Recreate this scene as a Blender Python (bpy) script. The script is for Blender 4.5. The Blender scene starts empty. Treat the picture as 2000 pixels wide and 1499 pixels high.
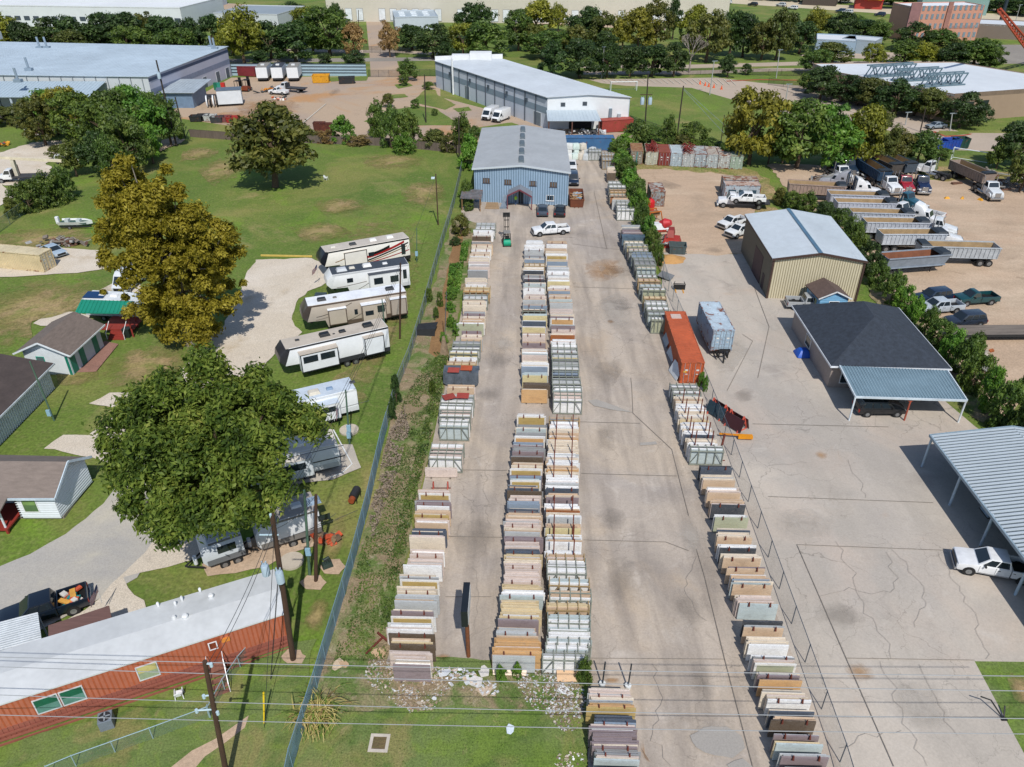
import bpy, bmesh, math, random
from mathutils import Vector, Matrix, noise
R = math.radians
random.seed(7)
S = bpy.context.scene
COL = S.collection
# ---------------------------------------------------------------- camera (drone, 45 m up, looking 32 degrees down)
CAMH, PITCH, FPX = 45.0, R(32.1), 1506.0
cd = bpy.data.cameras.new('camera'); cam = bpy.data.objects.new('camera', cd); COL.objects.link(cam)
cam.location = (0, 0, CAMH); cam.rotation_euler = (R(90) - PITCH, 0, 0)
cd.sensor_width = 36.0; cd.lens = FPX / 2000 * 36.0; cd.clip_end = 4000; cd.clip_start = 0.5
S.camera = cam
# ---------------------------------------------------------------- sky and sun
SUN_EL = R(50); SUN_AZ = R(168)          # compass bearing of the sun seen from the yard (0 = +Y, clockwise)
w = bpy.data.worlds.new('World'); S.world = w; w.use_nodes = True
nt = w.node_tree; bg = nt.nodes['Background']
sky = nt.nodes.new('ShaderNodeTexSky'); sky.sky_type = 'NISHITA'; sky.sun_disc = False
sky.sun_elevation = SUN_EL; sky.sun_rotation = SUN_AZ; sky.dust_density = 0.6; sky.ozone_density = 1.6
nt.links.new(sky.outputs[0], bg.inputs[0]); bg.inputs[1].default_value = 0.125
ld = bpy.data.lights.new('sun', 'SUN'); sun = bpy.data.objects.new('sun', ld); COL.objects.link(sun)
ld.energy = 4.5; ld.angle = R(0.5); ld.color = (1.0, 0.955, 0.88)
sd = Vector((math.sin(SUN_AZ) * math.cos(SUN_EL), math.cos(SUN_AZ) * math.cos(SUN_EL), math.sin(SUN_EL)))
sun.rotation_euler = (-sd).to_track_quat('-Z', 'Y').to_euler(); sun.location = (60, -80, 120)
S.view_settings.view_transform = 'Standard'; S.view_settings.look = 'None'
S.view_settings.exposure = 0.0; S.view_settings.gamma = 1.0
# ---------------------------------------------------------------- geometry of the place
def at(px, py, z=0.0):
    """world point at height z seen at photo pixel (px, py)"""
    d = PITCH + math.atan((py - 749.5) / FPX); Y = (CAMH - z) / math.tan(d)
    dep = Y * math.cos(PITCH) + (CAMH - z) * math.sin(PITCH)
    return Vector(((px - 1000) / FPX * dep, Y, z))
def hz(py, Y):
    return CAMH - Y * math.tan(PITCH + math.atan((py - 749.5) / FPX))
def tag(o, label=None, cat=None, group=None, kind=None):
    if label: o['label'] = label
    if cat: o['category'] = cat
    if group: o['group'] = group
    if kind: o['kind'] = kind
    return o
def thing(name, label, cat, loc=(0, 0, 0), rz=0.0, group=None):
    o = bpy.data.objects.new(name, None); COL.objects.link(o)
    o.location = loc; o.rotation_euler = (0, 0, rz); o.empty_display_size = .3
    return tag(o, label, cat, group)
KIDS = {}
def kids(o): return KIDS.get(o.name, [])
def copy_tree(o, parent=None):
    c = o.copy(); COL.objects.link(c)
    if parent is not None:
        c.parent = parent; KIDS.setdefault(parent.name, []).append(c)
    for k in list(kids(o)): copy_tree(k, c)
    return c
def lin(h, k=0.86):
    v = []
    for i in (0, 2, 4):
        c = int(h[i:i + 2], 16) / 255
        v.append((c / 12.92 if c <= .04045 else ((c + .055) / 1.055) ** 2.4) * k)
    return (v[0], v[1], v[2], 1)
# ---------------------------------------------------------------- materials
MC = {}
def nodes(name):
    m = bpy.data.materials.new(name); m.use_nodes = True
    n = m.node_tree; b = n.nodes['Principled BSDF']
    return m, n, b
def N(n, t, **kw):
    x = n.nodes.new(t)
    for k, v in kw.items():
        if k.startswith('_'): setattr(x, k[1:], v)
        else:
            key = k.replace('_', ' ')
            x.inputs[key].default_value = v
    return x
def ramp(n, src, stops):
    r = n.nodes.new('ShaderNodeValToRGB'); e = r.color_ramp.elements
    e[0].position = stops[0][0]; e[0].color = stops[0][1]; e[1].position = stops[1][0]; e[1].color = stops[1][1]
    for p, c in stops[2:]:
        x = e.new(p); x.color = c
    n.links.new(src, r.inputs[0]); return r.outputs[0]
def mix(n, f, a, b, mode='MIX'):
    x = n.nodes.new('ShaderNodeMix'); x.data_type = 'RGBA'; x.blend_type = mode
    for s, v in ((0, f), (6, a), (7, b)):
        if hasattr(v, 'links'): n.links.new(v, x.inputs[s])
        else: x.inputs[s].default_value = v
    return x.outputs[2]
def coords(n, world=False):
    if world: return n.nodes.new('ShaderNodeNewGeometry').outputs['Position']
    t = n.nodes.new('ShaderNodeTexCoord'); o = n.nodes.new('ShaderNodeObjectInfo')
    a = n.nodes.new('ShaderNodeVectorMath'); a.operation = 'ADD'
    s = n.nodes.new('ShaderNodeMath'); s.operation = 'MULTIPLY'; s.inputs[1].default_value = 91.0
    n.links.new(o.outputs['Random'], s.inputs[0]); n.links.new(t.outputs['Object'], a.inputs[0]); n.links.new(s.outputs[0], a.inputs[1])
    return a.outputs[0]
def noise_tex(n, vec, scale, detail=4, rough=.55, dist=0.0, stretch=None):
    x = N(n, 'ShaderNodeTexNoise', Scale=scale, Detail=detail, Roughness=rough, Distortion=dist)
    if stretch:
        mp = n.nodes.new('ShaderNodeMapping'); mp.inputs['Scale'].default_value = stretch
        n.links.new(vec, mp.inputs[0]); vec = mp.outputs[0]
    n.links.new(vec, x.inputs['Vector']); return x.outputs['Fac']
def bump(n, b, h, strength=.3, dist=.02):
    x = N(n, 'ShaderNodeBump', Strength=strength, Distance=dist)
    n.links.new(h, x.inputs['Height']); n.links.new(x.outputs[0], b.inputs['Normal'])
def g(v): return (v, v, v, 1)
def M(h, rough=.6, var=.16, scale=.9, metal=0.0, rust=0.0, stretch=None, k=.86, world=False):
    """a painted / weathered surface of colour h; rust = share of rusty patches"""
    key = (h, rough, var, scale, metal, rust, stretch, k, world)
    if key in MC: return MC[key]
    m, n, b = nodes('surface_' + h)
    v = coords(n, world); c = lin(h, k)
    f1 = noise_tex(n, v, scale, 5, .6, .3, stretch); f2 = noise_tex(n, v, scale * 7, 3, .5, 0, stretch)
    lo = tuple(x * (1 - var * 1.7) for x in c[:3]) + (1,); hi = tuple(min(1, x * (1 + var)) for x in c[:3]) + (1,)
    o = ramp(n, f1, [(.3, lo), (.7, hi)])
    o = mix(n, .35, o, ramp(n, f2, [(.3, lo), (.7, hi)]))
    if rust:
        f3 = noise_tex(n, v, scale * 1.7, 6, .65, .6)
        o = mix(n, ramp(n, f3, [(.62 - rust * .25, g(0)), (.70 - rust * .2, g(1))]), o, lin('7a4326'))
    n.links.new(o, b.inputs['Base Color']); b.inputs['Roughness'].default_value = rough; b.inputs['Metallic'].default_value = metal
    bump(n, b, f2, .15, .01)
    MC[key] = m; return m
def paint():
    if 'paint' in MC: return MC['paint']
    m, n, b = nodes('car_paint'); oi = n.nodes.new('ShaderNodeObjectInfo'); v = coords(n)
    f = noise_tex(n, v, 2.2, 4)
    o = mix(n, 1.0, oi.outputs['Color'], ramp(n, f, [(.3, g(.84)), (.7, g(1))]), 'MULTIPLY')
    n.links.new(o, b.inputs['Base Color']); b.inputs['Roughness'].default_value = .32; b.inputs['Coat Weight'].default_value = .5; b.inputs['Coat Roughness'].default_value = .08
    MC['paint'] = m; return m
def matte():
    if 'matte' in MC: return MC['matte']
    m, n, b = nodes('matte_coat'); oi = n.nodes.new('ShaderNodeObjectInfo'); v = coords(n)
    f = noise_tex(n, v, 1.6, 5); f2 = noise_tex(n, v, 9, 3)
    o = mix(n, 1.0, oi.outputs['Color'], ramp(n, f, [(.3, g(.78)), (.7, g(1.05))]), 'MULTIPLY')
    o = mix(n, 1.0, o, ramp(n, f2, [(.3, g(.9)), (.7, g(1.05))]), 'MULTIPLY')
    n.links.new(o, b.inputs['Base Color']); b.inputs['Roughness'].default_value = .7
    MC['matte'] = m; return m
def stone():
    if 'stone' in MC: return MC['stone']
    m, n, b = nodes('slab_stone'); oi = n.nodes.new('ShaderNodeObjectInfo'); v = coords(n)
    f = noise_tex(n, v, 1.5, 7, .7, 1.6, (.55, 1, 1.4)); f2 = noise_tex(n, v, 14, 4, .7); f3 = noise_tex(n, v, 3.0, 6, .7, 2.5, (.7, 1, 1.2))
    o = mix(n, 1.0, oi.outputs['Color'], ramp(n, f, [(.28, (.78, .75, .73, 1)), (.5, g(1)), (.75, (1.1, 1.08, 1.04, 1))]), 'MULTIPLY')
    o = mix(n, 1.0, o, ramp(n, f2, [(.3, g(.88)), (.7, g(1.1))]), 'MULTIPLY')
    o = mix(n, ramp(n, f3, [(.47, g(0)), (.5, g(.4)), (.53, g(0))]), o, (.25, .22, .2, 1))
    n.links.new(o, b.inputs['Base Color']); b.inputs['Roughness'].default_value = .38
    MC['stone'] = m; return m
def glass():
    if 'glass' in MC: return MC['glass']
    m, n, b = nodes('window_glass'); b.inputs['Base Color'].default_value = (.015, .022, .028, 1); b.inputs['Roughness'].default_value = .06
    b.inputs['Specular IOR Level'].default_value = .8
    MC['glass'] = m; return m
def leafm(name, hexes, shine=.35):
    m, n, b = nodes(name); v = coords(n); oi = n.nodes.new('ShaderNodeObjectInfo'); ge = n.nodes.new('ShaderNodeNewGeometry')
    f = noise_tex(n, v, .42, 4, .6); isl = ge.outputs['Random Per Island']
    a = n.nodes.new('ShaderNodeMath'); a.operation = 'MULTIPLY_ADD'; n.links.new(isl, a.inputs[0]); a.inputs[1].default_value = .45
    s = n.nodes.new('ShaderNodeMath'); s.operation = 'MULTIPLY_ADD'; n.links.new(f, s.inputs[0]); s.inputs[1].default_value = 1.5; s.inputs[2].default_value = -.5
    n.links.new(s.outputs[0], a.inputs[2])
    st = [(i / max(1, len(hexes) - 1), lin(h, 1)) for i, h in enumerate(hexes)]
    if len(st) < 2: st = st * 2
    o = ramp(n, a.outputs[0], [st[0], st[-1]] + st[1:-1])
    o = mix(n, 1.0, o, oi.outputs['Color'], 'MULTIPLY')
    n.links.new(o, b.inputs['Base Color']); b.inputs['Roughness'].default_value = .5; b.inputs['Specular IOR Level'].default_value = shine
    tr = n.nodes.new('ShaderNodeBsdfTranslucent'); n.links.new(mix(n, 1.0, o, (1.25, 1.3, .6, 1), 'MULTIPLY'), tr.inputs[0])
    ms = n.nodes.new('ShaderNodeMixShader'); ms.inputs[0].default_value = .34
    n.links.new(b.outputs[0], ms.inputs[1]); n.links.new(tr.outputs[0], ms.inputs[2]); n.links.new(ms.outputs[0], n.nodes['Material Output'].inputs[0])
    return m
def mesh_fence(h, cover):
    key = ('fence', h, cover)
    if key in MC: return MC[key]
    m, n, b = nodes('wire_mesh'); b.inputs['Base Color'].default_value = lin(h); b.inputs['Roughness'].default_value = .5; b.inputs['Metallic'].default_value = .3
    t = n.nodes.new('ShaderNodeBsdfTransparent'); ms = n.nodes.new('ShaderNodeMixShader'); v = coords(n)
    f = noise_tex(n, v, 1.2, 3)
    n.links.new(ramp(n, f, [(.3, g(cover * .75)), (.7, g(min(1, cover * 1.25)))]), ms.inputs[0])
    n.links.new(t.outputs[0], ms.inputs[1]); n.links.new(b.outputs[0], ms.inputs[2]); n.links.new(ms.outputs[0], n.nodes['Material Output'].inputs[0])
    MC[key] = m; return m
# ---------------------------------------------------------------- mesh builder
class MB:
    def __init__(s): s.v = []; s.f = []; s.m = []
    def add(s, vs, fs, m=0):
        o = len(s.v); s.v += [tuple(x) for x in vs]; s.f += [tuple(i + o for i in q) for q in fs]; s.m += [m] * len(fs); return s
    def box(s, x0, y0, z0, x1, y1, z1, m=0):
        if x0 > x1: x0, x1 = x1, x0
        if y0 > y1: y0, y1 = y1, y0
        return s.add([(x0, y0, z0), (x1, y0, z0), (x1, y1, z0), (x0, y1, z0), (x0, y0, z1), (x1, y0, z1), (x1, y1, z1), (x0, y1, z1)],
              [(0, 3, 2, 1), (4, 5, 6, 7), (0, 1, 5, 4), (1, 2, 6, 5), (2, 3, 7, 6), (3, 0, 4, 7)], m)
    def frus(s, a, b, m=0):
        """a, b = (x0, x1, y0, y1, z): a tapered box"""
        return s.add([(a[0], a[2], a[4]), (a[1], a[2], a[4]), (a[1], a[3], a[4]), (a[0], a[3], a[4]), (b[0], b[2], b[4]), (b[1], b[2], b[4]), (b[1], b[3], b[4]), (b[0], b[3], b[4])],
              [(0, 3, 2, 1), (4, 5, 6, 7), (0, 1, 5, 4), (1, 2, 6, 5), (2, 3, 7, 6), (3, 0, 4, 7)], m)
    def obox(s, c, size, rz=0, m=0, rx=0, ry=0):
        mt = Matrix.Translation(c) @ Matrix.Rotation(rz, 4, 'Z') @ Matrix.Rotation(ry, 4, 'Y') @ Matrix.Rotation(rx, 4, 'X')
        a, b, d = size[0] / 2, size[1] / 2, size[2] / 2
        vs = [mt @ Vector(p) for p in ((-a, -b, -d), (a, -b, -d), (a, b, -d), (-a, b, -d), (-a, -b, d), (a, -b, d), (a, b, d), (-a, b, d))]
        return s.add(vs, [(0, 3, 2, 1), (4, 5, 6, 7), (0, 1, 5, 4), (1, 2, 6, 5), (2, 3, 7, 6), (3, 0, 4, 7)], m)
    def quad(s, a, b, c, d, m=0): return s.add([a, b, c, d], [(0, 1, 2, 3)], m)
    def slab(s, pts, t, m=0):
        """polygon pts (3D, counter-clockwise from outside) thickened by vector t"""
        n = len(pts); t = Vector(t); p = [Vector(x) for x in pts]
        return s.add(p + [x + t for x in p], [tuple(range(n)), tuple(range(2 * n - 1, n - 1, -1))] + [(i, i + n, (i + 1) % n + n, (i + 1) % n) for i in range(n)], m)
    def prism(s, pts, z0, z1, m=0): return s.slab([(p[0], p[1], z1) for p in pts], (0, 0, z0 - z1), m)
    def beam(s, p, q, w, h=None, m=0):
        """square bar from p to q"""
        p = Vector(p); q = Vector(q); h = h or w; d = q - p
        if d.length < 1e-6: return s
        u = d.normalized(); a = Vector((0, 0, 1)) if abs(u.z) < .95 else Vector((0, 1, 0))
        x = u.cross(a).normalized() * w / 2; y = x.cross(u).normalized() * h / 2
        return s.add([p - x - y, p + x - y, p + x + y, p - x + y, q - x - y, q + x - y, q + x + y, q - x + y],
              [(0, 3, 2, 1), (4, 5, 6, 7), (0, 1, 5, 4), (1, 2, 6, 5), (2, 3, 7, 6), (3, 0, 4, 7)], m)
    def tube(s, pts, rs, n=8, m=0, cap=True):
        pts = [Vector(p) for p in pts]; rs = rs if isinstance(rs, (list, tuple)) else [rs] * len(pts); vs = []
        for i, p in enumerate(pts):
            u = (pts[min(i + 1, len(pts) - 1)] - pts[max(i - 1, 0)]).normalized(); a = Vector((0, 0, 1)) if abs(u.z) < .9 else Vector((1, 0, 0))
            x = u.cross(a).normalized(); y = u.cross(x)
            for k in range(n):
                t = 2 * math.pi * k / n; vs.append(p + (x * math.cos(t) + y * math.sin(t)) * rs[i])
        fs = [(i * n + k, i * n + (k + 1) % n, (i + 1) * n + (k + 1) % n, (i + 1) * n + k) for i in range(len(pts) - 1) for k in range(n)]
        if cap: fs += [tuple(range(n - 1, -1, -1)), tuple(range((len(pts) - 1) * n, len(pts) * n))]
        return s.add(vs, fs, m)
    def ribs(s, A, B, C, D, step, w, h, m=0, inset=0.0):
        """raised ribs on surface A-B-C-D (A-B bottom edge), each running from A-B to D-C"""
        A, B, C, D = map(Vector, (A, B, C, D)); L = (B - A).length; nrm = (B - A).cross(D - A).normalized() * h; k = max(1, int(L / step))
        for i in range(k + 1):
            t = (i + .5) / (k + 1) if inset == 0 else i / k
            e = w / 2 / L; t0, t1 = max(0, t - e), min(1, t + e)
            a, b, c, d = A.lerp(B, t0), A.lerp(B, t1), D.lerp(C, t1), D.lerp(C, t0)
            s.add([a, b, c, d, a + nrm, b + nrm, c + nrm, d + nrm], [(4, 5, 6, 7), (0, 1, 5, 4), (1, 2, 6, 5), (2, 3, 7, 6), (3, 0, 4, 7)], m)
        return s
    def build(s, name, mats, parent=None, color=None, world=False, bevel=0, smooth=False):
        me = bpy.data.meshes.new(name)
        vs = s.v
        if world and parent is not None:
            L = parent.location; vs = [(x[0] - L.x, x[1] - L.y, x[2] - L.z) for x in vs]
        me.from_pydata(vs, [], s.f)
        if not isinstance(mats, (list, tuple)): mats = [mats]
        for x in mats: me.materials.append(x)
        if len(mats) > 1: me.polygons.foreach_set('material_index', s.m)
        if bevel:
            bm = bmesh.new(); bm.from_mesh(me); bmesh.ops.recalc_face_normals(bm, faces=bm.faces)
            es = [e for e in bm.edges if len(e.link_faces) == 2 and e.calc_face_angle(0) > R(25)]
            try: bmesh.ops.bevel(bm, geom=es, offset=bevel, segments=2, affect='EDGES', profile=.6, clamp_overlap=True)
            except Exception: pass
            bm.to_mesh(me); bm.free()
        if smooth:
            me.polygons.foreach_set('use_smooth', [True] * len(me.polygons))
            try: me.set_sharp_from_angle(angle=R(38))
            except Exception: pass
        me.update()
        o = bpy.data.objects.new(name, me); COL.objects.link(o)
        if parent is not None:
            o.parent = parent; KIDS.setdefault(parent.name, []).append(o)
        if color: o.color = color if len(color) == 4 else (*color, 1)
        return o
def hexc(h, k=.86): return lin(h, k)
def ordinal(i):
    w_ = ['first', 'second', 'third', 'fourth', 'fifth', 'sixth', 'seventh', 'eighth', 'ninth', 'tenth', 'eleventh', 'twelfth', 'thirteenth', 'fourteenth', 'fifteenth', 'sixteenth', 'seventeenth', 'eighteenth', 'nineteenth']
    t = ['', '', 'twenty', 'thirty', 'forty', 'fifty', 'sixty']
    te = ['', '', 'twentieth', 'thirtieth', 'fortieth', 'fiftieth', 'sixtieth']
    if i <= 19: return w_[i - 1]
    a, b = divmod(i, 10)
    return te[a] if b == 0 else t[a] + '-' + w_[b - 1]
# ---------------------------------------------------------------- ground materials
def ground_mat(name, base, patches, speck=.12, sscale=9, cracks=0.0, csc=.13, rough=.9, bstr=.3, streak=None, soft=0):
    m, n, b = nodes(name); v = coords(n, True); o = lin(base)
    c = n.nodes.new('ShaderNodeRGB'); c.outputs[0].default_value = o; o = c.outputs[0]
    for i, (h, sc, lo, hi, amt) in enumerate(patches):
        mp = n.nodes.new('ShaderNodeMapping'); mp.inputs['Location'].default_value = (i * 37.3, i * 11.7, 0); n.links.new(v, mp.inputs[0])
        f = noise_tex(n, mp.outputs[0], sc, 6, .62, .7)
        o = mix(n, ramp(n, f, [(lo, g(0)), (hi, g(amt))]), o, lin(h))
    if streak:
        f = noise_tex(n, v, streak[1], 5, .6, .4, streak[2]); o = mix(n, ramp(n, f, [(.42, g(0)), (.68, g(streak[3]))]), o, lin(streak[0]))
    f = noise_tex(n, v, sscale, 4, .7)
    o = mix(n, 1.0, o, ramp(n, f, [(.3, g(1 - speck * 1.6)), (.7, g(1 + speck))]), 'MULTIPLY')
    if cracks:
        nz = N(n, 'ShaderNodeTexNoise', Scale=.5, Detail=5, Roughness=.6); n.links.new(v, nz.inputs['Vector'])
        vm = n.nodes.new('ShaderNodeVectorMath'); vm.operation = 'MULTIPLY_ADD'; n.links.new(nz.outputs['Color'], vm.inputs[0]); vm.inputs[1].default_value = (2.6, 2.6, 0); n.links.new(v, vm.inputs[2])
        for sc, th, am in ((csc, .0055, cracks), (csc * 2.7, .010, cracks * .75)):
            vo = N(n, 'ShaderNodeTexVoronoi', Scale=sc, _feature='DISTANCE_TO_EDGE'); n.links.new(vm.outputs[0], vo.inputs['Vector'])
            mk = noise_tex(n, v, .07 if sc == csc else .12, 2)
            r1 = ramp(n, vo.outputs['Distance'], [(0, g(1)), (th, g(0))])
            r2 = ramp(n, mk, [(.46, g(0)), (.6, g(am))])
            q = n.nodes.new('ShaderNodeMath'); q.operation = 'MULTIPLY'; n.links.new(r1, q.inputs[0]); n.links.new(r2, q.inputs[1])
            o = mix(n, q.outputs[0], o, lin('4a4640'))
    n.links.new(o, b.inputs['Base Color']); b.inputs['Roughness'].default_value = rough; b.inputs['Specular IOR Level'].default_value = .25
    bump(n, b, f, bstr, .05)
    if soft:
        tc = n.nodes.new('ShaderNodeTexCoord'); vs = n.nodes.new('ShaderNodeVectorMath'); vs.operation = 'DISTANCE'; n.links.new(tc.outputs['Generated'], vs.inputs[0]); vs.inputs[1].default_value = (.5, .5, 0)
        s0 = n.nodes.new('ShaderNodeSeparateXYZ'); n.links.new(tc.outputs['Generated'], s0.inputs[0]); c0 = n.nodes.new('ShaderNodeCombineXYZ'); n.links.new(s0.outputs[0], c0.inputs[0]); n.links.new(s0.outputs[1], c0.inputs[1]); n.links.new(c0.outputs[0], vs.inputs[0])
        nf = noise_tex(n, v, .6, 6, .65, .8); ad = n.nodes.new('ShaderNodeMath'); ad.operation = 'MULTIPLY_ADD'; n.links.new(nf, ad.inputs[0]); ad.inputs[1].default_value = .7; n.links.new(vs.outputs['Value'], ad.inputs[2])
        al = ramp(n, ad.outputs[0], [(.45, g(soft)), (.78, g(0))]); tr = n.nodes.new('ShaderNodeBsdfTransparent'); ms = n.nodes.new('ShaderNodeMixShader')
        n.links.new(al, ms.inputs[0]); n.links.new(tr.outputs[0], ms.inputs[1]); n.links.new(b.outputs[0], ms.inputs[2]); n.links.new(ms.outputs[0], n.nodes['Material Output'].inputs[0])
    return m
GM = dict(
    lawn=ground_mat('lawn_grass', '6a7d36', [('56702e', .03, .42, .62, .8), ('8f8a50', .05, .5, .66, .75), ('a8946a', .09, .59, .7, .55), ('70902e', .08, .54, .7, .7), ('55682e', .45, .52, .75, .5), ('8f8a5c', 1.3, .5, .7, .4)], .26, 3.2),
    dry=ground_mat('dry_grass', '8d8450', [('ae9570', .16, .42, .6, .85), ('6a7f36', .2, .5, .62, .85), ('8d6f4e', .5, .55, .7, .5), ('4c6a1e', .7, .56, .7, .6)], .38, 4),
    weeds=ground_mat('weedy_ground', '8f7e64', [('5c7636', .2, .45, .54, .9), ('a08e72', .4, .46, .6, .7), ('506c2c', .8, .55, .64, .7), ('b5a590', 1.3, .56, .7, .6), ('76664e', 2.2, .55, .7, .5)], .3, 8),
    bright=ground_mat('verge_grass', '6f7f48', [('4c6628', .25, .45, .6, .7), ('74893c', .6, .48, .62, .7), ('8d8455', .2, .53, .65, .75), ('6c862f', .12, .5, .62, .5), ('9c9068', .9, .6, .72, .5)], .28, 8),
    conc=ground_mat('yard_concrete', 'bbaea0', [('aaa19a', .05, .42, .6, .85), ('958c84', .1, .5, .7, .7), ('c3b3a0', .08, .48, .66, .7), ('857c74', .16, .56, .76, .5), ('bba488', .06, .58, .7, .5), ('cfc5ba', .4, .58, .72, .5), ('82796f', .8, .62, .74, .35)], .09, 7, .5, .15, .8, .15, ('857c74', .16, (3.5, .45, 1), .6)),
    conc2=ground_mat('lot_concrete', 'c1b7ab', [('a9a29b', .05, .42, .62, .8), ('c2b2a4', .09, .48, .68, .6), ('958d86', .18, .58, .72, .55), ('bfa68f', .12, .62, .74, .5), ('cbc3ba', .4, .58, .72, .4)], .07, 7, .5, .15, .8, .15, ('a19a90', .12, (2.5, .5, 1), .4)),
    conc3=ground_mat('lot_concrete_panel', 'b5aaa2', [('a49b94', .09, .42, .62, .8), ('c0ae9e', .14, .48, .68, .7), ('958d86', .25, .58, .72, .55), ('cbc3ba', .5, .58, .72, .5)], .08, 7, .5, .15, .8, .15, ('a19a90', .12, (2.5, .5, 1), .4)),
    crack=ground_mat('crack_line', '968d84', [], .15, 6),
    drysoft=ground_mat('dry_grass_soft', '978c58', [('ae9570', .2, .42, .6, .85), ('77853e', .25, .5, .62, .7), ('8d7650', .6, .55, .7, .5)], .28, 4, soft=.95),
    patch=ground_mat('patched_concrete', 'a29d97', [('aaa49c', .4, .45, .65, .7)], .08, 8),
    patch2=ground_mat('pale_concrete', 'beb6ab', [('a8a198', .3, .45, .65, .7), ('cdc6bb', .8, .55, .7, .5)], .1, 8, .5, .3),
    dirt=ground_mat('bare_dirt', 'bfa68e', [('cdb9a2', .05, .45, .65, .8), ('a3907c', .09, .55, .7, .7), ('8a7560', .3, .63, .73, .7), ('b5a08a', .2, .5, .7, .6)], .14, 5, 0, .1, .9, .3, ('9e8a74', .09, (.6, 3.0, 1), .45)),
    gravel=ground_mat('white_gravel', 'cfc3b2', [('dcd2c4', .12, .45, .65, .8), ('b7a487', .15, .56, .7, .7), ('a99f92', .5, .6, .72, .5)], .2, 9, 0, .1, .9, .4),
    road=ground_mat('gravel_road', 'aeaaa4', [('c2bba9', .09, .5, .66, .8), ('9d9c9c', .2, .5, .7, .6)], .1, 8, 0, .1, .85, .2, ('c8c0b0', .1, (.5, 2.4, 1), .5)),
    lot=ground_mat('factory_lot', 'b59f88', [('a6968a', .035, .45, .6, .8), ('b98a5a', .03, .54, .64, .8), ('8e8274', .1, .6, .75, .5)], .1, 3, .5, .08),
    asph=ground_mat('asphalt', '8d8780', [('a09a90', .05, .45, .65, .7)], .1, 3),
    pave=ground_mat('parking_concrete', 'b7a797', [('a89b8c', .05, .45, .65, .7)], .08, 3),
    hwy=ground_mat('highway_concrete', 'c9bca2', [('b9ad97', .03, .45, .65, .7)], .05, 2),
    soil=ground_mat('garden_soil', '8a6a48', [('9c7b55', .3, .45, .65, .8), ('6a5238', .6, .55, .7, .6)], .2, 6),
    joint=ground_mat('joint_filler', '857d74', [], .2, 6), line=ground_mat('white_line', 'd0cabc', [], .1, 4), brick=ground_mat('brick_paving', '9a7468', [('85665c', .9, .45, .65, .6)], .15, 6), redk=ground_mat('red_kerb_paint', 'a8503c', [], .1, 4),
    stain=ground_mat('oil_stain', '6e675f', [('8d857b', .8, .5, .62, .8)], .1, 5, soft=.24),
    wash=ground_mat('pale_wash', 'c6beb4', [('b0a89e', .5, .5, .62, .8)], .1, 6, soft=.5),
    sandy=ground_mat('sandy_stain', 'b08455', [('c49a68', .6, .45, .6, .8)], .1, 5, soft=.5),
    sand=ground_mat('sand', 'bf935e', [('a87e4e', .9, .45, .65, .7)], .12, 8, 0, .1, .9, .5))
LV = [0]
def rough_edge(pts, jit, step):
    out = []
    for i, p in enumerate(pts):
        q = pts[(i + 1) % len(pts)]; L = (q - p).length; k = max(1, min(60, int(L / step))); nn = Vector((-(q - p).y, (q - p).x, 0)).normalized() if L > 0 else Vector()
        for j in range(k):
            t = j / k; c = p.lerp(q, t); a = noise.noise(c * .35) * 1.2 + noise.noise(c * 1.3) * .6
            out.append(c + nn * a * jit)
    return out
def sheet(name, mat_, px, z=None, jit=0.0, step=1.0, world=False):
    pts = [Vector((p[0], p[1], 0)) if world else at(*p) for p in px]
    if jit: pts = rough_edge(pts, jit, step)
    if z is None: LV[0] += 1; z = LV[0]
    zz = .0025 * z
    bm = bmesh.new(); vs = [bm.verts.new((p.x, p.y, zz)) for p in pts]
    f = bm.faces.new(vs); f.normal_update()
    if f.normal.z < 0: f.normal_flip()
    bmesh.ops.triangulate(bm, faces=[f])
    me = bpy.data.meshes.new(name); bm.to_mesh(me); bm.free(); me.materials.append(GM[mat_])
    o = bpy.data.objects.new(name, me); COL.objects.link(o); o['kind'] = 'structure'; return o
sheet('ground', 'lawn', [(-1500, -60), (1500, -60), (1500, 2600), (-1500, 2600)], 0, world=True)
# far district: roads, highway, lots
sheet('factory_lot', 'lot', [(352, 232), (560, 262), (740, 272), (905, 292), (1240, 300), (1250, 262), (1090, 250), (860, 190), (860, 150), (785, 148), (772, 110), (752, 40), (715, 40), (722, 110), (724, 150), (560, 150), (452, 152), (340, 215)])
sheet('road', 'asph', [(0, 112), (500, 116), (860, 112), (860, 119), (500, 123), (0, 119)])
sheet('road', 'pave', [(540, 100), (700, 104), (780, 104), (860, 108), (860, 103), (780, 99), (700, 98), (540, 96)])
sheet('road', 'pave', [(1130, 133), (1340, 134), (1560, 128), (2100, 124), (2100, 118), (1560, 121), (1340, 127), (1130, 127)])
sheet('road', 'pave', [(1130, 146), (1340, 146), (1500, 140), (1600, 138), (1600, 134), (1500, 134), (1340, 139), (1130, 139)])
sheet('parking_lot', 'pave', [(1150, 156), (1400, 152), (1480, 162), (1620, 172), (1760, 215), (1880, 260), (2100, 262), (2100, 300), (1870, 294), (1760, 262), (1640, 230), (1540, 222), (1410, 190), (1350, 176), (1240, 170), (1175, 163)])
sheet('parking_lot', 'pave', [(1560, 110), (1760, 118), (1760, 104), (1600, 96)])
sheet('parking_lot', 'asph', [(1930, 88), (2200, 88), (2200, 128), (1930, 124)])
sheet('highway', 'hwy', [(1380, 4), (1560, 16), (2100, 52), (2100, 36), (1700, 14), (1560, 4), (1400, -4)])
sheet('highway', 'hwy', [(1380, -6), (1600, 2), (2100, 30), (2100, 20), (1700, 2), (1500, -8)])
sheet('road', 'lot', [(430, 18), (560, 30), (700, 40), (760, 38), (900, 40), (1300, 60), (1300, 50), (900, 30), (560, 14), (430, 6)])
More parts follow.
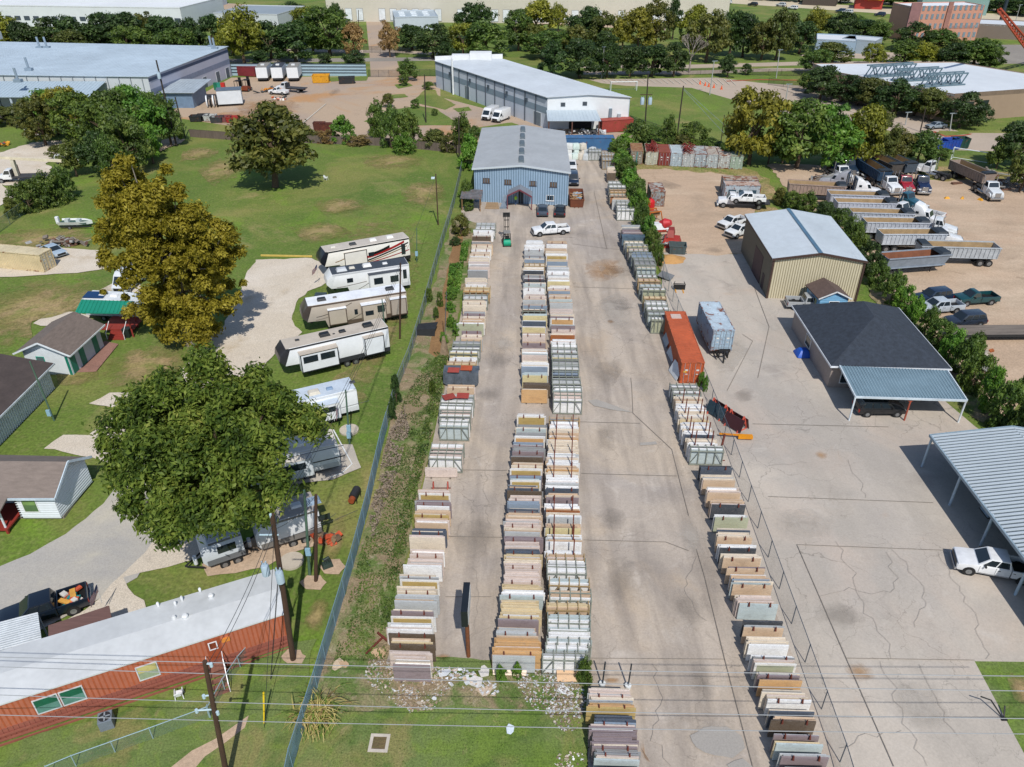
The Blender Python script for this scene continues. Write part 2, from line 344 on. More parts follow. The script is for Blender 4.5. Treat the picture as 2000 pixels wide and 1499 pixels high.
sheet('mown_field', 'lawn', [(1150, 166), (1350, 172), (1440, 198), (1530, 235), (1560, 320), (1240, 300), (1232, 200)])
for pts in ([(770, 166), (797, 162), (806, 168), (778, 174)], [(755, 186), (790, 184), (798, 190), (762, 194)], [(805, 200), (830, 175), (850, 176), (855, 186), (890, 205), (870, 215)], [(760, 215), (820, 208), (850, 212), (900, 245), (760, 246), (710, 238)], [(884, 213), (915, 209), (922, 216), (895, 220)], [(930, 250), (1000, 240), (1060, 262), (930, 262)], [(615, 152), (720, 150), (716, 158), (640, 160)], [(1835, 256), (1880, 258), (1898, 262), (1850, 266), (1830, 262)]):
    sheet('grass_island', 'lawn', pts, jit=.3)
sheet('red_kerb', 'redk', [(1826, 257), (1846, 266), (1880, 264.5), (1899, 261.5), (1896, 263.5), (1880, 266.5), (1846, 268), (1820, 258)])
sheet('red_kerb', 'redk', [(1418, 160), (1480, 157), (1560, 158), (1560, 156.6), (1480, 155.6), (1418, 158.6)])
for i in range(22):
    x = 1172 + i * 12; y0, y1 = 155.5, 162 + i * .25
    sheet('parking_line', 'line', [(x, y0), (x + 1.2, y0), (x + 14, y1), (x + 12.6, y1)], 60)
sheet('parking_line', 'line', [(590, 242), (636, 204), (637.5, 204), (592.5, 242)], 60)
for i in range(11):
    x = 1510 + i * 14; y = 170 + i * 4.5
    sheet('parking_line', 'line', [(x, y), (x + 1.4, y), (x + 26, y + 7.5), (x + 24, y + 7.5)], 60)
# main yard and neighbours
sheet('concrete_yard', 'conc', [(752, 1300), (790, 1150), (815, 1000), (842, 880), (862, 780), (885, 690), (905, 590), (920, 500), (935, 438), (900, 430), (902, 400), (925, 395), (930, 300), (1105, 276), (1198, 285), (1205, 330), (1222, 400), (1246, 478), (1285, 600), (1330, 740), (1420, 960), (1555, 1300), (1642, 1499), (1720, 1700), (1150, 1700), (1146, 1300), (1060, 1292), (850, 1290)])
sheet('concrete_lot', 'conc2', [(1290, 494), (1440, 498), (1450, 480), (1520, 480), (1640, 540), (1700, 640), (1840, 780), (1905, 835), (2150, 1000), (2300, 1500), (2400, 1800), (2095, 1700), (2000, 1475), (1903, 1292), (2000, 1296), (2200, 1300), (2300, 1800), (1725, 1700), (1642, 1499), (1555, 1300), (1420, 960), (1330, 740), (1295, 600)][:10] + [(2400, 1500), (2300, 1850), (1722, 1700), (1642, 1499), (1555, 1300), (1420, 960), (1330, 740), (1295, 600)])
for pts in ([(1556, 1066), (1700, 1071), (1790, 1289), (1652, 1288)], [(1652, 1288), (1903, 1292), (2000, 1474), (2060, 1600), (1790, 1600)], [(1500, 972), (1822, 984), (1842, 1077), (1556, 1066)]): sheet('pavement_panel', 'conc3', pts, 22)
for pts in ([(1150, 1057), (1345, 1061), (1415, 1289), (1156, 1288)], [(1132, 826), (1250, 829), (1322, 932), (1135, 927)], [(880, 1168), (970, 1168), (960, 1290), (850, 1290)]): sheet('pavement_panel', 'conc3', pts, 21)
sheet('verge', 'bright', [(1903, 1293), (2300, 1298), (2500, 1800), (2160, 1800), (2000, 1474)])
sheet('dirt_yard', 'dirt', [(1238, 330), (1300, 324), (1450, 338), (1500, 352), (1480, 420), (1460, 496), (1400, 498), (1288, 494), (1262, 440), (1240, 380)], jit=.8)
sheet('dirt_yard', 'dirt', [(1500, 322), (1640, 322), (1750, 335), (1820, 345), (1920, 345), (2150, 355), (2300, 480), (2400, 800), (2100, 800), (1990, 790), (1960, 820), (1900, 745), (1860, 700), (1780, 620), (1740, 580), (1700, 520), (1670, 460), (1600, 430), (1560, 400)], jit=.8)
sheet('grass_strip', 'dry', [(1236, 318), (1452, 328), (1500, 350), (1520, 400), (1500, 432), (1470, 470), (1452, 455), (1480, 425), (1475, 375), (1440, 346), (1300, 330), (1240, 334)], jit=1.0)
sheet('grass_strip', 'dry', [(1840, 325), (2000, 340), (2000, 352), (1900, 350), (1850, 355), (1800, 352)], jit=.8)
sheet('hedge_bed', 'weeds', [(1200, 300), (1228, 300), (1262, 380), (1285, 470), (1300, 510), (1290, 530), (1262, 470), (1236, 400), (1210, 345)])
sheet('hedge_bed', 'weeds', [(1560, 408), (1620, 440), (1700, 520), (1740, 580), (1860, 700), (1960, 820), (2060, 900), (2060, 960), (1930, 840), (1850, 770), (1740, 640), (1690, 560), (1655, 480), (1590, 440)], jit=.5)
# left side: RV park
sheet('gravel_road', 'gravel', [(500, 508), (610, 505), (660, 535), (628, 560), (600, 570), (575, 600), (568, 625), (590, 650), (560, 680), (535, 690), (500, 740), (440, 800), (400, 830), (330, 900), (300, 960), (240, 980), (228, 900), (290, 850), (318, 765), (395, 685), (445, 620), (470, 560)], jit=.5)
sheet('gravel_road', 'road', [(-60, 1210), (60, 1240), (200, 1170), (270, 1130), (330, 1060), (400, 980), (470, 900), (420, 840), (350, 860), (290, 880), (245, 935), (200, 985), (130, 1045), (60, 1085), (-60, 1130)], jit=.35)
sheet('gravel_bed', 'gravel', [(130, 1215), (200, 1170), (240, 1120), (300, 1060), (360, 1030), (400, 1040), (440, 1060), (390, 1090), (300, 1110), (245, 1128), (250, 1150), (280, 1175), (290, 1200), (210, 1215)], jit=.4)
sheet('gravel_bed', 'gravel', [(86, 878), (125, 850), (175, 852), (200, 830), (240, 800), (175, 790), (215, 768), (290, 770), (340, 800), (300, 860), (260, 905), (215, 908), (160, 892)], jit=.35)
sheet('gravel_bed', 'gravel', [(-40, 545), (20, 500), (110, 484), (190, 490), (225, 510), (210, 525), (150, 535), (60, 540)], jit=.35)
sheet('gravel_bed', 'gravel', [(66, 633), (95, 612), (150, 610), (175, 618), (160, 640), (80, 638)], jit=.2)
sheet('gravel_bed', 'gravel', [(195, 568), (230, 550), (275, 552), (275, 575), (200, 575)], jit=.2)
sheet('gravel_road', 'gravel', [(-60, 400), (0, 300), (60, 280), (125, 275), (140, 300), (90, 320), (120, 350), (60, 362), (0, 362), (40, 380), (-60, 440)], jit=.8)
sheet('dry_lawn', 'drysoft', [(-40, 460), (60, 440), (160, 440), (200, 480), (100, 482), (20, 495), (-40, 500)], jit=.8)
sheet('dry_lawn', 'drysoft', [(-40, 556), (150, 546), (250, 535), (260, 600), (160, 605), (60, 630), (60, 690), (-40, 670)], jit=.6)
sheet('dry_lawn', 'drysoft', [(160, 735), (240, 690), (330, 665), (420, 670), (380, 730), (290, 765), (170, 770)], jit=.5)
for pts in ([(600, 392), (700, 385), (730, 410), (640, 425)], [(380, 330), (450, 300), (480, 340), (420, 370)], [(780, 360), (860, 350), (880, 400), (790, 410)], [(560, 440), (640, 430), (700, 460), (600, 480)], [(700, 300), (820, 298), (840, 330), (720, 335)], [(360, 285), (430, 290), (420, 315), (350, 320)], [(100, 700), (180, 690), (200, 760), (120, 770)], [(620, 1090), (660, 1000), (690, 1010), (650, 1120)], [(600, 1180), (650, 1160), (640, 1240), (590, 1250)], [(380, 1410), (480, 1380), (500, 1440), (400, 1460)], [(700, 1420), (800, 1400), (850, 1450), (740, 1480)], [(900, 1400), (1000, 1410), (1040, 1470), (930, 1480)], [(1960, 1310), (2040, 1320), (2060, 1400), (1990, 1400)]): sheet('dry_patch', 'drysoft', pts, 43)
sheet('dry_lawn', 'drysoft', [(640, 420), (760, 400), (870, 400), (870, 440), (830, 520), (800, 600), (790, 640), (740, 720), (700, 800), (680, 900), (655, 980), (620, 1000), (560, 860), (700, 690), (800, 560), (760, 490), (690, 470)], jit=.7)
sheet('weedy_strip', 'weeds', [(892, 425), (935, 438), (918, 510), (900, 600), (880, 700), (858, 790), (838, 880), (812, 1000), (785, 1150), (750, 1305), (765, 1330), (1146, 1305), (1150, 1420), (900, 1420), (700, 1420), (585, 1400), (640, 1250), (700, 1080), (745, 920), (770, 800), (790, 720), (820, 640), (848, 560), (880, 440)], jit=.3)
sheet('garden_rows', 'soil', [(848, 640), (868, 560), (885, 470), (905, 450), (898, 520), (880, 600), (862, 690), (850, 700), (838, 690)], jit=.2)
sheet('verge', 'bright', [(560, 1700), (585, 1400), (640, 1400), (700, 1385), (820, 1392), (900, 1380), (1000, 1395), (1148, 1340), (1150, 1700)], jit=.5, step=.6)
sheet('verge', 'bright', [(850, 1288), (965, 1290), (965, 1312), (880, 1320), (848, 1305)], jit=.25, step=.4)
sheet('verge', 'bright', [(0, 1700), (-60, 1480), (120, 1425), (330, 1370), (560, 1260), (620, 1250), (585, 1400), (540, 1600)], jit=.3)
sheet('dirt_path', 'dirt', [(330, 1500), (420, 1440), (490, 1400), (480, 1425), (400, 1480), (360, 1530)], jit=.4)
sheet('dirt_path', 'dirt', [(315, 275), (345, 268), (362, 275), (330, 290), (312, 297)], jit=.5)
sheet('brick_path', 'brick', [(148, 730), (165, 700), (205, 668), (232, 674), (188, 728)])
sheet('concrete_pad', 'patch2', [(545, 935), (610, 870), (690, 870), (705, 915), (650, 940), (560, 950)], jit=.2)
sheet('gravel_bed', 'dirt', [(395, 1105), (480, 1060), (560, 1030), (625, 1035), (612, 1070), (560, 1085), (520, 1110), (400, 1130)], jit=.3)
for x, y in ((575, 1285), (612, 1140), (648, 1109)): sheet('dirt_path', 'dirt', [(x - 26, y), (x - 12, y - 14), (x + 14, y - 14), (x + 26, y), (x + 14, y + 16), (x - 14, y + 14)], jit=.2, step=.4)
# patches, stains and joints on the yard
for mt, pts in (('stain', [(940, 685), (985, 680), (1012, 688), (990, 720), (955, 728)]), ('wash', [(955, 660), (990, 655), (1012, 672), (1012, 690), (975, 692)]), ('stain', [(925, 775), (950, 755), (985, 760), (975, 785), (940, 790)]),
    ('wash', [(1310, 1025), (1340, 1012), (1370, 1030), (1392, 1062), (1390, 1090), (1360, 1090), (1325, 1060)]), ('patch', [(1148, 784), (1165, 782), (1205, 795), (1236, 808), (1205, 805), (1160, 795)]), ('patch', [(1250, 868), (1282, 864), (1284, 870), (1252, 872)]),
    ('patch', [(1348, 1440), (1375, 1425), (1420, 1420), (1452, 1440), (1455, 1465), (1430, 1482), (1395, 1478), (1360, 1462)]), ('patch', [(1418, 1495), (1450, 1484), (1470, 1500), (1440, 1520)]), ('wash', [(1335, 1435), (1380, 1405), (1430, 1412), (1462, 1440), (1468, 1470), (1430, 1490), (1385, 1488)]),
    ('stain', [(1160, 1010), (1180, 990), (1215, 1000), (1235, 1030), (1205, 1045), (1170, 1035)]), ('sandy', [(1184, 628), (1195, 625), (1200, 631), (1190, 635)]), ('sandy', [(1592, 888), (1604, 880), (1615, 890), (1608, 900), (1594, 898)]),
    ('sandy', [(1175, 1330), (1205, 1325), (1212, 1332), (1195, 1337)]), ('sandy', [(850, 1285), (872, 1278), (885, 1288), (860, 1294)]), ('stain', [(1190, 580), (1225, 578), (1245, 600), (1225, 620), (1195, 605)]), ('sandy', [(1290, 1500), (1250, 1480), (1248, 1440), (1258, 1450), (1262, 1490)]),
    ('wash', [(1412, 760), (1470, 665), (1440, 640), (1425, 660), (1380, 720)]), ('stain', [(1425, 775), (1470, 755), (1480, 780), (1440, 795)]), ('stain', [(1360, 490), (1400, 482), (1425, 488), (1400, 498)]), ('stain', [(1260, 350), (1300, 352), (1345, 370), (1310, 375)]),
    ('stain', [(640, 180), (662, 172), (668, 180), (645, 190)]), ('stain', [(1230, 700), (1180, 690), (1150, 740), (1190, 770)]), ('wash', [(1150, 600), (1230, 560), (1250, 620), (1180, 660)]), ('stain', [(870, 1020), (960, 1000), (985, 1080), (900, 1110)]), ('stain', [(1165, 520), (1235, 515), (1240, 545), (1180, 548)]), ('sandy', [(1130, 520), (1200, 500), (1235, 530), (1160, 560)]), ('stain', [(1290, 1140), (1380, 1150), (1400, 1230), (1310, 1240)]), ('stain', [(1160, 1100), (1250, 1080), (1270, 1180), (1180, 1200)]), ('wash', [(1500, 1000), (1620, 990), (1640, 1050), (1520, 1060)]), ('stain', [(1580, 1180), (1680, 1170), (1700, 1230), (1600, 1240)]), ('wash', [(1740, 1330), (1830, 1320), (1860, 1420), (1760, 1440)]), ('sandy', [(1640, 1300), (1700, 1290), (1720, 1330), (1660, 1340)]), ('sandy', [(450, 200), (560, 190), (600, 215), (480, 230)]), ('sandy', [(370, 225), (480, 215), (600, 235), (450, 248)]), ('stain', [(1150, 830), (1200, 820), (1210, 880), (1160, 890)]), ('stain', [(1330, 1280), (1390, 1300), (1400, 1380), (1340, 1360)])):
    if pts[0] == (1335, 1435): sheet('concrete_patch', mt, pts, 44, .25, .4)
    elif mt == 'patch' and pts[0][1] > 1400: sheet('concrete_patch', mt, pts, 46, .3, .4)
    else: sheet('concrete_patch' if 'p' in mt else 'ground_stain', mt, pts, 45 if 'p' in mt else 47, .25, .5)
def strip(pts, wd=.07, mt='joint', name='pavement_joint', z=50, jit=0):
    ps = [at(*p) for p in pts]; mb = MB()
    if jit:
        q = []
        for a, b in zip(ps, ps[1:]):
            k = max(2, int((b - a).length / .5)); d = (b - a).normalized(); nn = Vector((-d.y, d.x, 0))
            q += [a.lerp(b, i / k) + nn * noise.noise(a.lerp(b, i / k) * 1.1) * jit for i in range(k)]
        ps = q + [ps[-1]]
    for a, b in zip(ps, ps[1:]):
        d = (b - a).normalized(); nn = Vector((-d.y, d.x, 0)) * wd / 2; zz = Vector((0, 0, .0025 * z))
        mb.quad(a - nn + zz, b - nn + zz, b + nn + zz, a + nn + zz)
    o = mb.build(name, GM[mt]); o['kind'] = 'structure'
for pts in ([(1150, 1288), (1415, 1290)], [(1140, 1057), (1300, 1061), (1345, 1078)], [(1135, 927), (1322, 932)], [(1132, 826), (1250, 829)], [(1235, 808), (1312, 880), (1345, 1010)], [(1360, 1075), (1375, 1125), (1415, 1290), (1475, 1520)], [(1236, 808), (1234, 760), (1232, 740)], [(1118, 478), (1185, 487), (1222, 490)],
    [(1160, 375), (1185, 487)], [(1120, 562), (1238, 566)], [(960, 1168), (870, 1168)], [(1500, 972), (1822, 984)], [(1556, 1066), (1842, 1077)], [(1556, 1066), (1652, 1288), (1745, 1500)], [(1652, 1288), (1903, 1292)], [(1470, 830), (1735, 836)], [(900, 920), (990, 921)], [(875, 1050), (985, 1052)], [(1480, 740), (1502, 640), (1472, 560)], [(1420, 765), (1470, 668), (1450, 655)]):
    strip(pts, .055)
for pts in ([(1640, 1060), (1690, 1200), (1735, 1260), (1740, 1290)], [(1830, 1080), (1900, 1200), (1925, 1290)], [(1725, 1295), (1760, 1400), (1810, 1499)], [(1600, 1165), (1660, 1155), (1740, 1160), (1745, 1130), (1730, 1080)], [(1790, 1230), (1810, 1180), (1770, 1100), (1740, 1075)], [(1655, 900), (1690, 975)], [(1360, 1090), (1330, 1160), (1380, 1215)], [(1275, 1300), (1290, 1380), (1270, 1450), (1310, 1499)], [(1795, 1300), (1830, 1380), (1870, 1440)], [(950, 900), (945, 960), (955, 1010), (935, 1100)], [(1575, 905), (1500, 912)], [(1640, 1465), (1690, 1435), (1760, 1430)], [(930, 1110), (935, 1200), (915, 1260)]):
    strip(pts, .022, 'crack', 'pavement_crack', 52, .7)
# ---------------------------------------------------------------- stone slab rows
CN = dict(W=('e6e7e8', 'white'), C=('dacdba', 'cream'), T=('c6ad92', 'tan'), P=('cfbfb6', 'pale pink'), G=('8e9092', 'grey'), D=('3a4048', 'charcoal'), N=('45505f', 'navy blue'),
    B=('8494a6', 'blue grey'), M=('887a7e', 'mauve'), L=('b59d62', 'gold'), O=('c79e6c', 'orange tan'), R=('9c5c2a', 'rust brown'), K=('594b3c', 'dark brown'), A=('b4c1c3', 'pale aqua'),
    V=('a8ac92', 'green veined'), Y=('cfc294', 'pale yellow'), S=('b4b8ba', 'silver grey'), E=('cfbc96', 'sand yellow'))
STEEL = M('6a2f22', .7, .3, 3, 0, .2); WOODG = M('868b80', .85, .25, 4); WOODT = M('a08860', .85, .25, 4); SKID = M('5d5248', .85, .25, 4)
TARP = M('4f5963', .45, .35, 1.4)
PACKS = {}
rnd = random.Random(11)
def pack(row, yb, yf, x0, x1, ct, cf, kd='', zt=1.72, rz=0.0):
    """one bundle of slabs on edge: its top runs from photo row yb (back) to yf (front), x0..x1 at the front"""
    a, b = at(x0, yf, zt), at(x1, yf, zt); back = at((x0 + x1) / 2, yb, zt)
    t = max(.14, back.y - (a.y + b.y) / 2); wd = (b - a).length; cx = (a.x + b.x) / 2; yfr = (a.y + b.y) / 2
    rot = math.atan2(b.y - a.y, b.x - a.x) + R(rnd.uniform(-.9, .3)) - R(1.6) + rz
    crate = 'c' in kd
    o = thing('slab_crate' if crate else 'slab_bundle', None, None, (cx, yfr, 0), rot)
    sm = stone(); n = max(1, min(9, round(t / .1))); th = t / n
    if 't' in kd: n = max(n, 2); th = t / n
    for i in range(n):
        y0 = i * th; hh = zt - .02 + rnd.uniform(-.11, .07) * (0 if n == 1 else 1); w2 = wd / 2 * rnd.uniform(.86, 1.0); s_ = rnd.uniform(-.05, .05) * wd
        c = CN[cf if i == 0 else ct][0]
        if i and i != n // 2 and rnd.random() < .3 and not crate: c = CN[rnd.choice('CWTPSC')][0]
        cc = lin(c); f = rnd.uniform(.78, 1.1) if i else 1
        if crate: cc = lin(CN[ct][0]) if i else lin(CN[cf][0])
        m = MB()
        if i == 0: w2 = wd / 2 * .985; s_ = 0; hh = zt
        if i == 0 and 'f' in kd: cc = lin('dcdad6')
        lean = .05
        m.frus((-w2 + s_, w2 + s_, y0, y0 + th * .9, .14), (-w2 + s_, w2 + s_, y0 + lean, y0 + th * .9 + lean, hh))
        # broken corner on some slabs
        m.build('slab', sm, o, tuple(min(.84, x * f * 1.02 + .008) for x in cc[:3]))
        if i == 0 and 'f' in kd:
            m = MB(); m.frus((-w2 + .16, w2 - .16, y0 - .035, y0 - .004, .2), (-w2 + .16, w2 - .16, y0 + lean - .035, y0 + lean - .004, hh - .16)); m.build('slab', sm, o, lin(CN[cf][0]))
    for x in (-.3, .3): m = MB(); m.box(x * wd - .06, -.12, .02, x * wd + .06, t + .12, .13); m.build('skid', SKID, o)
    if crate:
        wm = WOODT if 'w' in kd else WOODG; m = MB(); z1 = zt + .03
        for i in range(5):
            x = -wd / 2 + i * wd / 4; m.box(x - .04, -.13, .1, x + .04, -.06, z1); m.box(x - .035, -.05, z1, x + .035, t + .12, z1 + .06); m.box(x - .04, t + .06, .1, x + .04, t + .13, z1)
        for z in (.12, z1 - .12):
            m.box(-wd / 2 - .05, -.21, z, wd / 2 + .05, -.15, z + .1)
        m.beam((-wd / 2, -.17, .3), (-wd / 4, -.17, z1 - .1), .08, .04); m.beam((wd / 2, -.17, .3), (wd / 4, -.17, z1 - .1), .08, .04)
        if t > .7: m.box(-wd / 2, t / 2 - .05, z1 + .085, wd / 2, t / 2 + .05, z1 + .13)
        m.build('crate_frame', wm, o)
    if 'p' in kd or 'P' in kd:
        hp = 3.35 if 'P' in kd else zt + .34
        for x in (-.26, .28):
            m = MB()
            if 'P' in kd: m.box(x * wd - .045, -.13, .03, x * wd + .045, -.04, hp)
            else: m.frus((x * wd - .06, x * wd + .06, -.1, .05, zt - .12), (x * wd - .03, x * wd + .03, -.05, .04, zt + .24))
            m.build('rack_post', STEEL, o)
    if 't' in kd:
        m = MB(); nx, k = 14, []
        prof = [(-.35, .55), (-.22, 1.2), (-.08, zt + .06), (t * .5, zt + .12), (t + .1, zt + .05), (t + .25, 1.1)]
        for i in range(nx + 1):
            x = -wd / 2 - .15 + (wd + .3) * i / nx
            for j, (y, z) in enumerate(prof):
                e = .09 * math.sin(i * 1.9 + j) + .05 * math.sin(i * 3.7)
                dz = -.3 * abs(math.sin(i * .9)) if j in (0,) else 0
                k.append((x, y + (e if j in (0, 1, 5) else 0), z + dz + (.02 * math.sin(i * 2.3 + j * 2) if j > 1 else 0)))
        p = len(prof); m.add(k, [(i * p + j, (i + 1) * p + j, (i + 1) * p + j + 1, i * p + j + 1) for i in range(nx) for j in range(p - 1)])
        tb = m.build('tarpaulin', M('585f68' if 'b' not in kd else '50616e', .35, .35, 1.4), o, smooth=True)
    PACKS.setdefault(row, []).append((yfr, o, ct, cf, kd)); return o
def rows(row, txt, **kw):
    for l in txt.strip().split(';'):
        q = l.split()
        if len(q) < 6: continue
        pack(row, float(q[0]), float(q[1]), float(q[2]), float(q[3]), q[4][0], q[4][1], q[5].strip('.'), **kw)
rows('left', '''436 447 929 967 SW cp;449 454 925 962 WW p;459 463 922 959 TK p;470 474 921 959 TG .;476 481 921 961 TC p;485 489 920 959 WW p;493 499 917 955 TC p;501 508 915 955 CC .;510 517 915 955 PW .;518 523 916 956 PP .;
528 530 913 953 SG .;542 548 908 950 CC .;551 557 909 950 CW .;560 570 905 956 EO cwp;574 583 905 952 SW cp;586 594 903 949 CC p;596 599 903 948 CC .;608 616 903 947 MM p;618 622 903 946 CP p;623 628 902 945 TT .;631 634 893 945 WV p;646 650 902 941 MM p;653 658 901 941 CC p;659 664 900 941 TT .;
666 671 885 938 GS c;674 681 883 937 GW c;686 690 878 933 WY cp;698 703 877 932 WW p;706 712 873 930 TE cwp;716 728 868 932 GG tp;752 759 872 926 TT p;772 785 861 924 SW c;790 799 858 921 WW c;804 812 858 919 PW c;820 833 858 915 WA c;
868 876 842 905 WP c;881 894 838 902 PW c;957 966 817 880 PL fp;976 986 811 880 MM p;989 991 813 878 WW .;997 1008 808 877 TL p;1013 1024 809 875 PT .;1033 1042 803 872 NN p;1045 1052 798 869 PC .;1075 1086 799 866 PP p;1090 1103 794 863 PP .;1105 1107 786 863 WW .;
1122 1129 779 857 CS p;1131 1135 780 858 GL f;1147 1158 775 852 CC p;1163 1177 770 854 SS .;1190 1197 763 847 CM p;1203 1207 762 847 WL f;1216 1232 755 845 WW .;1236 1241 757 850 WK p;1247 1257 763 846 CE .;1259 1262 760 850 BK p;1271 1279 760 845 PP .;1283 1286 768 832 PP .;1289 1302 766 840 WM .''')
rows('left', '913 919 829 891 PP .', zt=.95)
rows('centre', '''469 474 1027 1061 WW .;476 481 1025 1063 WW .;486 489 1024 1062 WS p;499 504 1025 1063 GS p;505 508 1024 1064 CB .;515 519 1024 1064 CC cwp;521 526 1022 1063 CC .;528 530 1021 1062 WD .;537 541 1022 1064 GG p;544 547 1023 1064 MD p;552 556 1023 1066 SA p;562 566 1022 1064 WW p;576 582 1024 1066 PP p;584 587 1021 1066 CS .;596 598 1022 1069 TB p;
604 607 1021 1066 CK cp;614 618 1021 1069 AY .;626 629 1020 1067 WN .;637 641 1020 1065 WY .;650 655 1020 1066 TP p;667 672 1020 1066 TM p;680 684 1019 1069 TO f;688 692 1019 1070 WA .;693 695 1019 1069 SP .;705 711 1018 1071 WW .;713 718 1018 1070 GB .;728 735 1020 1069 AY p;748 753 1021 1075 KK .;760 763 1018 1069 TO .;
808 814 1009 1067 WL fp;829 839 1008 1067 GA p;846 850 1007 1066 GG .;851 855 1004 1065 WO f;864 872 1000 1062 BM p;873 884 1000 1063 GM p;891 895 998 1061 GK .;902 911 998 1060 TC p;914 918 995 1060 WL f;927 932 995 1058 MB p;934 940 996 1057 AL f;947 956 990 1053 NN p;958 961 990 1059 GK .;968 978 993 1055 PP p;980 986 992 1055 BB .;994 1002 991 1054 NN p;
1003 1012 987 1060 TT .;1014 1028 984 1056 PP p;1030 1041 985 1055 TS .;1048 1055 984 1062 MM p;1057 1070 985 1054 PP .;1072 1081 987 1055 NN p;1082 1096 985 1058 EC .;1098 1109 985 1056 PP p;1112 1126 983 1055 PP .;1128 1138 983 1055 PP p;1141 1151 980 1056 EE .;1152 1166 975 1062 WA p;1172 1182 977 1053 EE .;1184 1207 974 1056 EE p;1209 1214 972 1053 GM .;1226 1239 968 1048 SS p;1241 1245 969 1052 ST .;
1247 1261 964 1053 OO .;1264 1278 961 1058 OO p;1280 1284 961 1046 TS .''')
rows('inner', '''470 475 1069 1107 TT p;476 478 1067 1108 MW .;484 488 1065 1107 TT .;490 493 1065 1107 CC .;495 499 1066 1109 WL f;508 512 1068 1109 EB .;519 526 1070 1111 SS .;529 535 1068 1111 WW p;538 541 1070 1112 MW .;545 551 1069 1113 WY .;558 566 1070 1114 PP p;567 570 1071 1114 TB .;575 582 1072 1115 TT p;583 586 1073 1118 TA .;590 593 1074 1119 TS .;602 610 1074 1119 PP .;612 616 1075 1121 CC .;
618 623 1075 1122 MO fp;634 637 1076 1124 AM .;641 645 1077 1124 MP p;651 656 1075 1123 CR .;663 671 1077 1124 WW p;673 678 1077 1127 WW c;680 689 1077 1128 WS cp;694 700 1078 1129 SY c;703 710 1079 1130 GS c;713 721 1079 1131 SW c;724 734 1079 1130 BN c;738 749 1079 1134 SS c;754 764 1080 1136 WA c;767 782 1081 1137 PW c;
816 820 1073 1131 TG cw;822 836 1073 1131 WW P;838 847 1073 1131 CT .;850 858 1072 1130 TO P;860 871 1070 1130 CC .;873 884 1069 1130 CC P;886 896 1068 1130 WC .;898 908 1067 1130 WW P;910 919 1067 1130 TO .;921 930 1066 1130 CW P;932 946 1066 1131 WS .;948 956 1066 1131 WN p;963 974 1066 1131 TM p;984 996 1066 1132 WT P;997 1004 1066 1133 RC .;1006 1012 1067 1134 WS .;1023 1034 1065 1134 TY P;1045 1054 1065 1135 WS P;
1056 1061 1065 1137 TW .;1075 1082 1064 1136 WW P;1084 1091 1068 1141 TP cw;1093 1104 1068 1144 WS c;1106 1118 1069 1145 WW c;1131 1141 1073 1151 AW cw;1153 1170 1074 1155 TW c;1177 1189 1068 1150 ET cw;1201 1214 1070 1153 AW c;1216 1229 1070 1153 WA c;1231 1245 1071 1154 WW .;1248 1258 1068 1154 AW c;1260 1272 1066 1150 WA c;1274 1286 1060 1146 SW c''')
rows('drive', '''1345 1361 1150 1234 PP p;1363 1372 1150 1237 CS .;1374 1382 1148 1240 OO p;1383 1386 1145 1243 WL .;1399 1415 1160 1243 NB p;1416 1431 1150 1243 MM .;1433 1462 1156 1246 MM p;1463 1476 1162 1249 GG p;1477 1487 1160 1250 CA .;1499 1512 1160 1252 DD .''')
rows('fence', '''750 758 1311 1362 WG c;760 769 1315 1369 WG cp;772 786 1320 1375 CC P;789 805 1325 1380 WC P;807 822 1328 1385 CE P;824 840 1333 1390 WC P;842 851 1337 1396 WN P;857 868 1343 1402 CW P;871 880 1350 1413 WA c;
910 915 1369 1431 DN p;928 940 1374 1437 CT .;950 965 1382 1447 PT .;976 988 1391 1457 TD p;1005 1013 1397 1463 SV p;1033 1038 1400 1466 BN .;1040 1052 1401 1470 CT p;1063 1073 1407 1478 WD p;1082 1093 1413 1487 CT p;1107 1113 1420 1495 MT p;1123 1134 1430 1504 TB .;1136 1145 1432 1510 AT p;1161 1177 1441 1512 PP .;1178 1182 1445 1521 TA p;
1213 1216 1452 1530 WD .;1221 1229 1453 1532 ST p;1243 1262 1463 1542 CW .;1280 1287 1472 1553 WG p;1289 1299 1475 1557 PV f;1313 1322 1480 1563 CM p;1327 1332 1484 1568 MO .;1348 1356 1488 1573 GC .;1358 1370 1500 1586 CW p;1386 1393 1504 1592 CN .;1399 1411 1507 1595 TK p;1434 1440 1512 1601 WM p;1450 1457 1517 1609 EA .;1474 1482 1527 1620 SM p;1500 1512 1535 1632 TK .''')
rows('upper', '''290 296 1150 1175 SS c;298 304 1176 1201 SG cw;306 313 1177 1201 SG cw;325 330 1186 1202 CC .;333 339 1187 1203 TK .;354 359 1189 1221 WG c;362 366 1190 1222 WS c;370 376 1192 1224 TO cw;378 383 1192 1224 CR c;387 391 1196 1228 TS .;393 398 1205 1239 SW c;405 410 1206 1239 WW c;
440 447 1214 1254 SG .;449 456 1216 1256 MM .;459 465 1217 1258 BB tb;471 475 1220 1257 CW c;477 482 1225 1265 SY cp;486 490 1229 1266 PS cp;493 503 1234 1275 BB c;504 517 1240 1281 GG c;520 525 1244 1281 CA c;536 541 1246 1283 WS cp;545 549 1247 1290 TT cwp;556 560 1250 1292 AS c;563 567 1256 1300 WV cp;579 583 1258 1301 ET cwp;587 596 1262 1304 WS c;597 605 1263 1306 WS cp;607 614 1266 1312 SA c;620 625 1273 1300 WV c''', zt=1.9)
RN = dict(left='left row', centre='centre row', inner='post row', drive='short bottom row', fence='fence row', upper='hedge row')
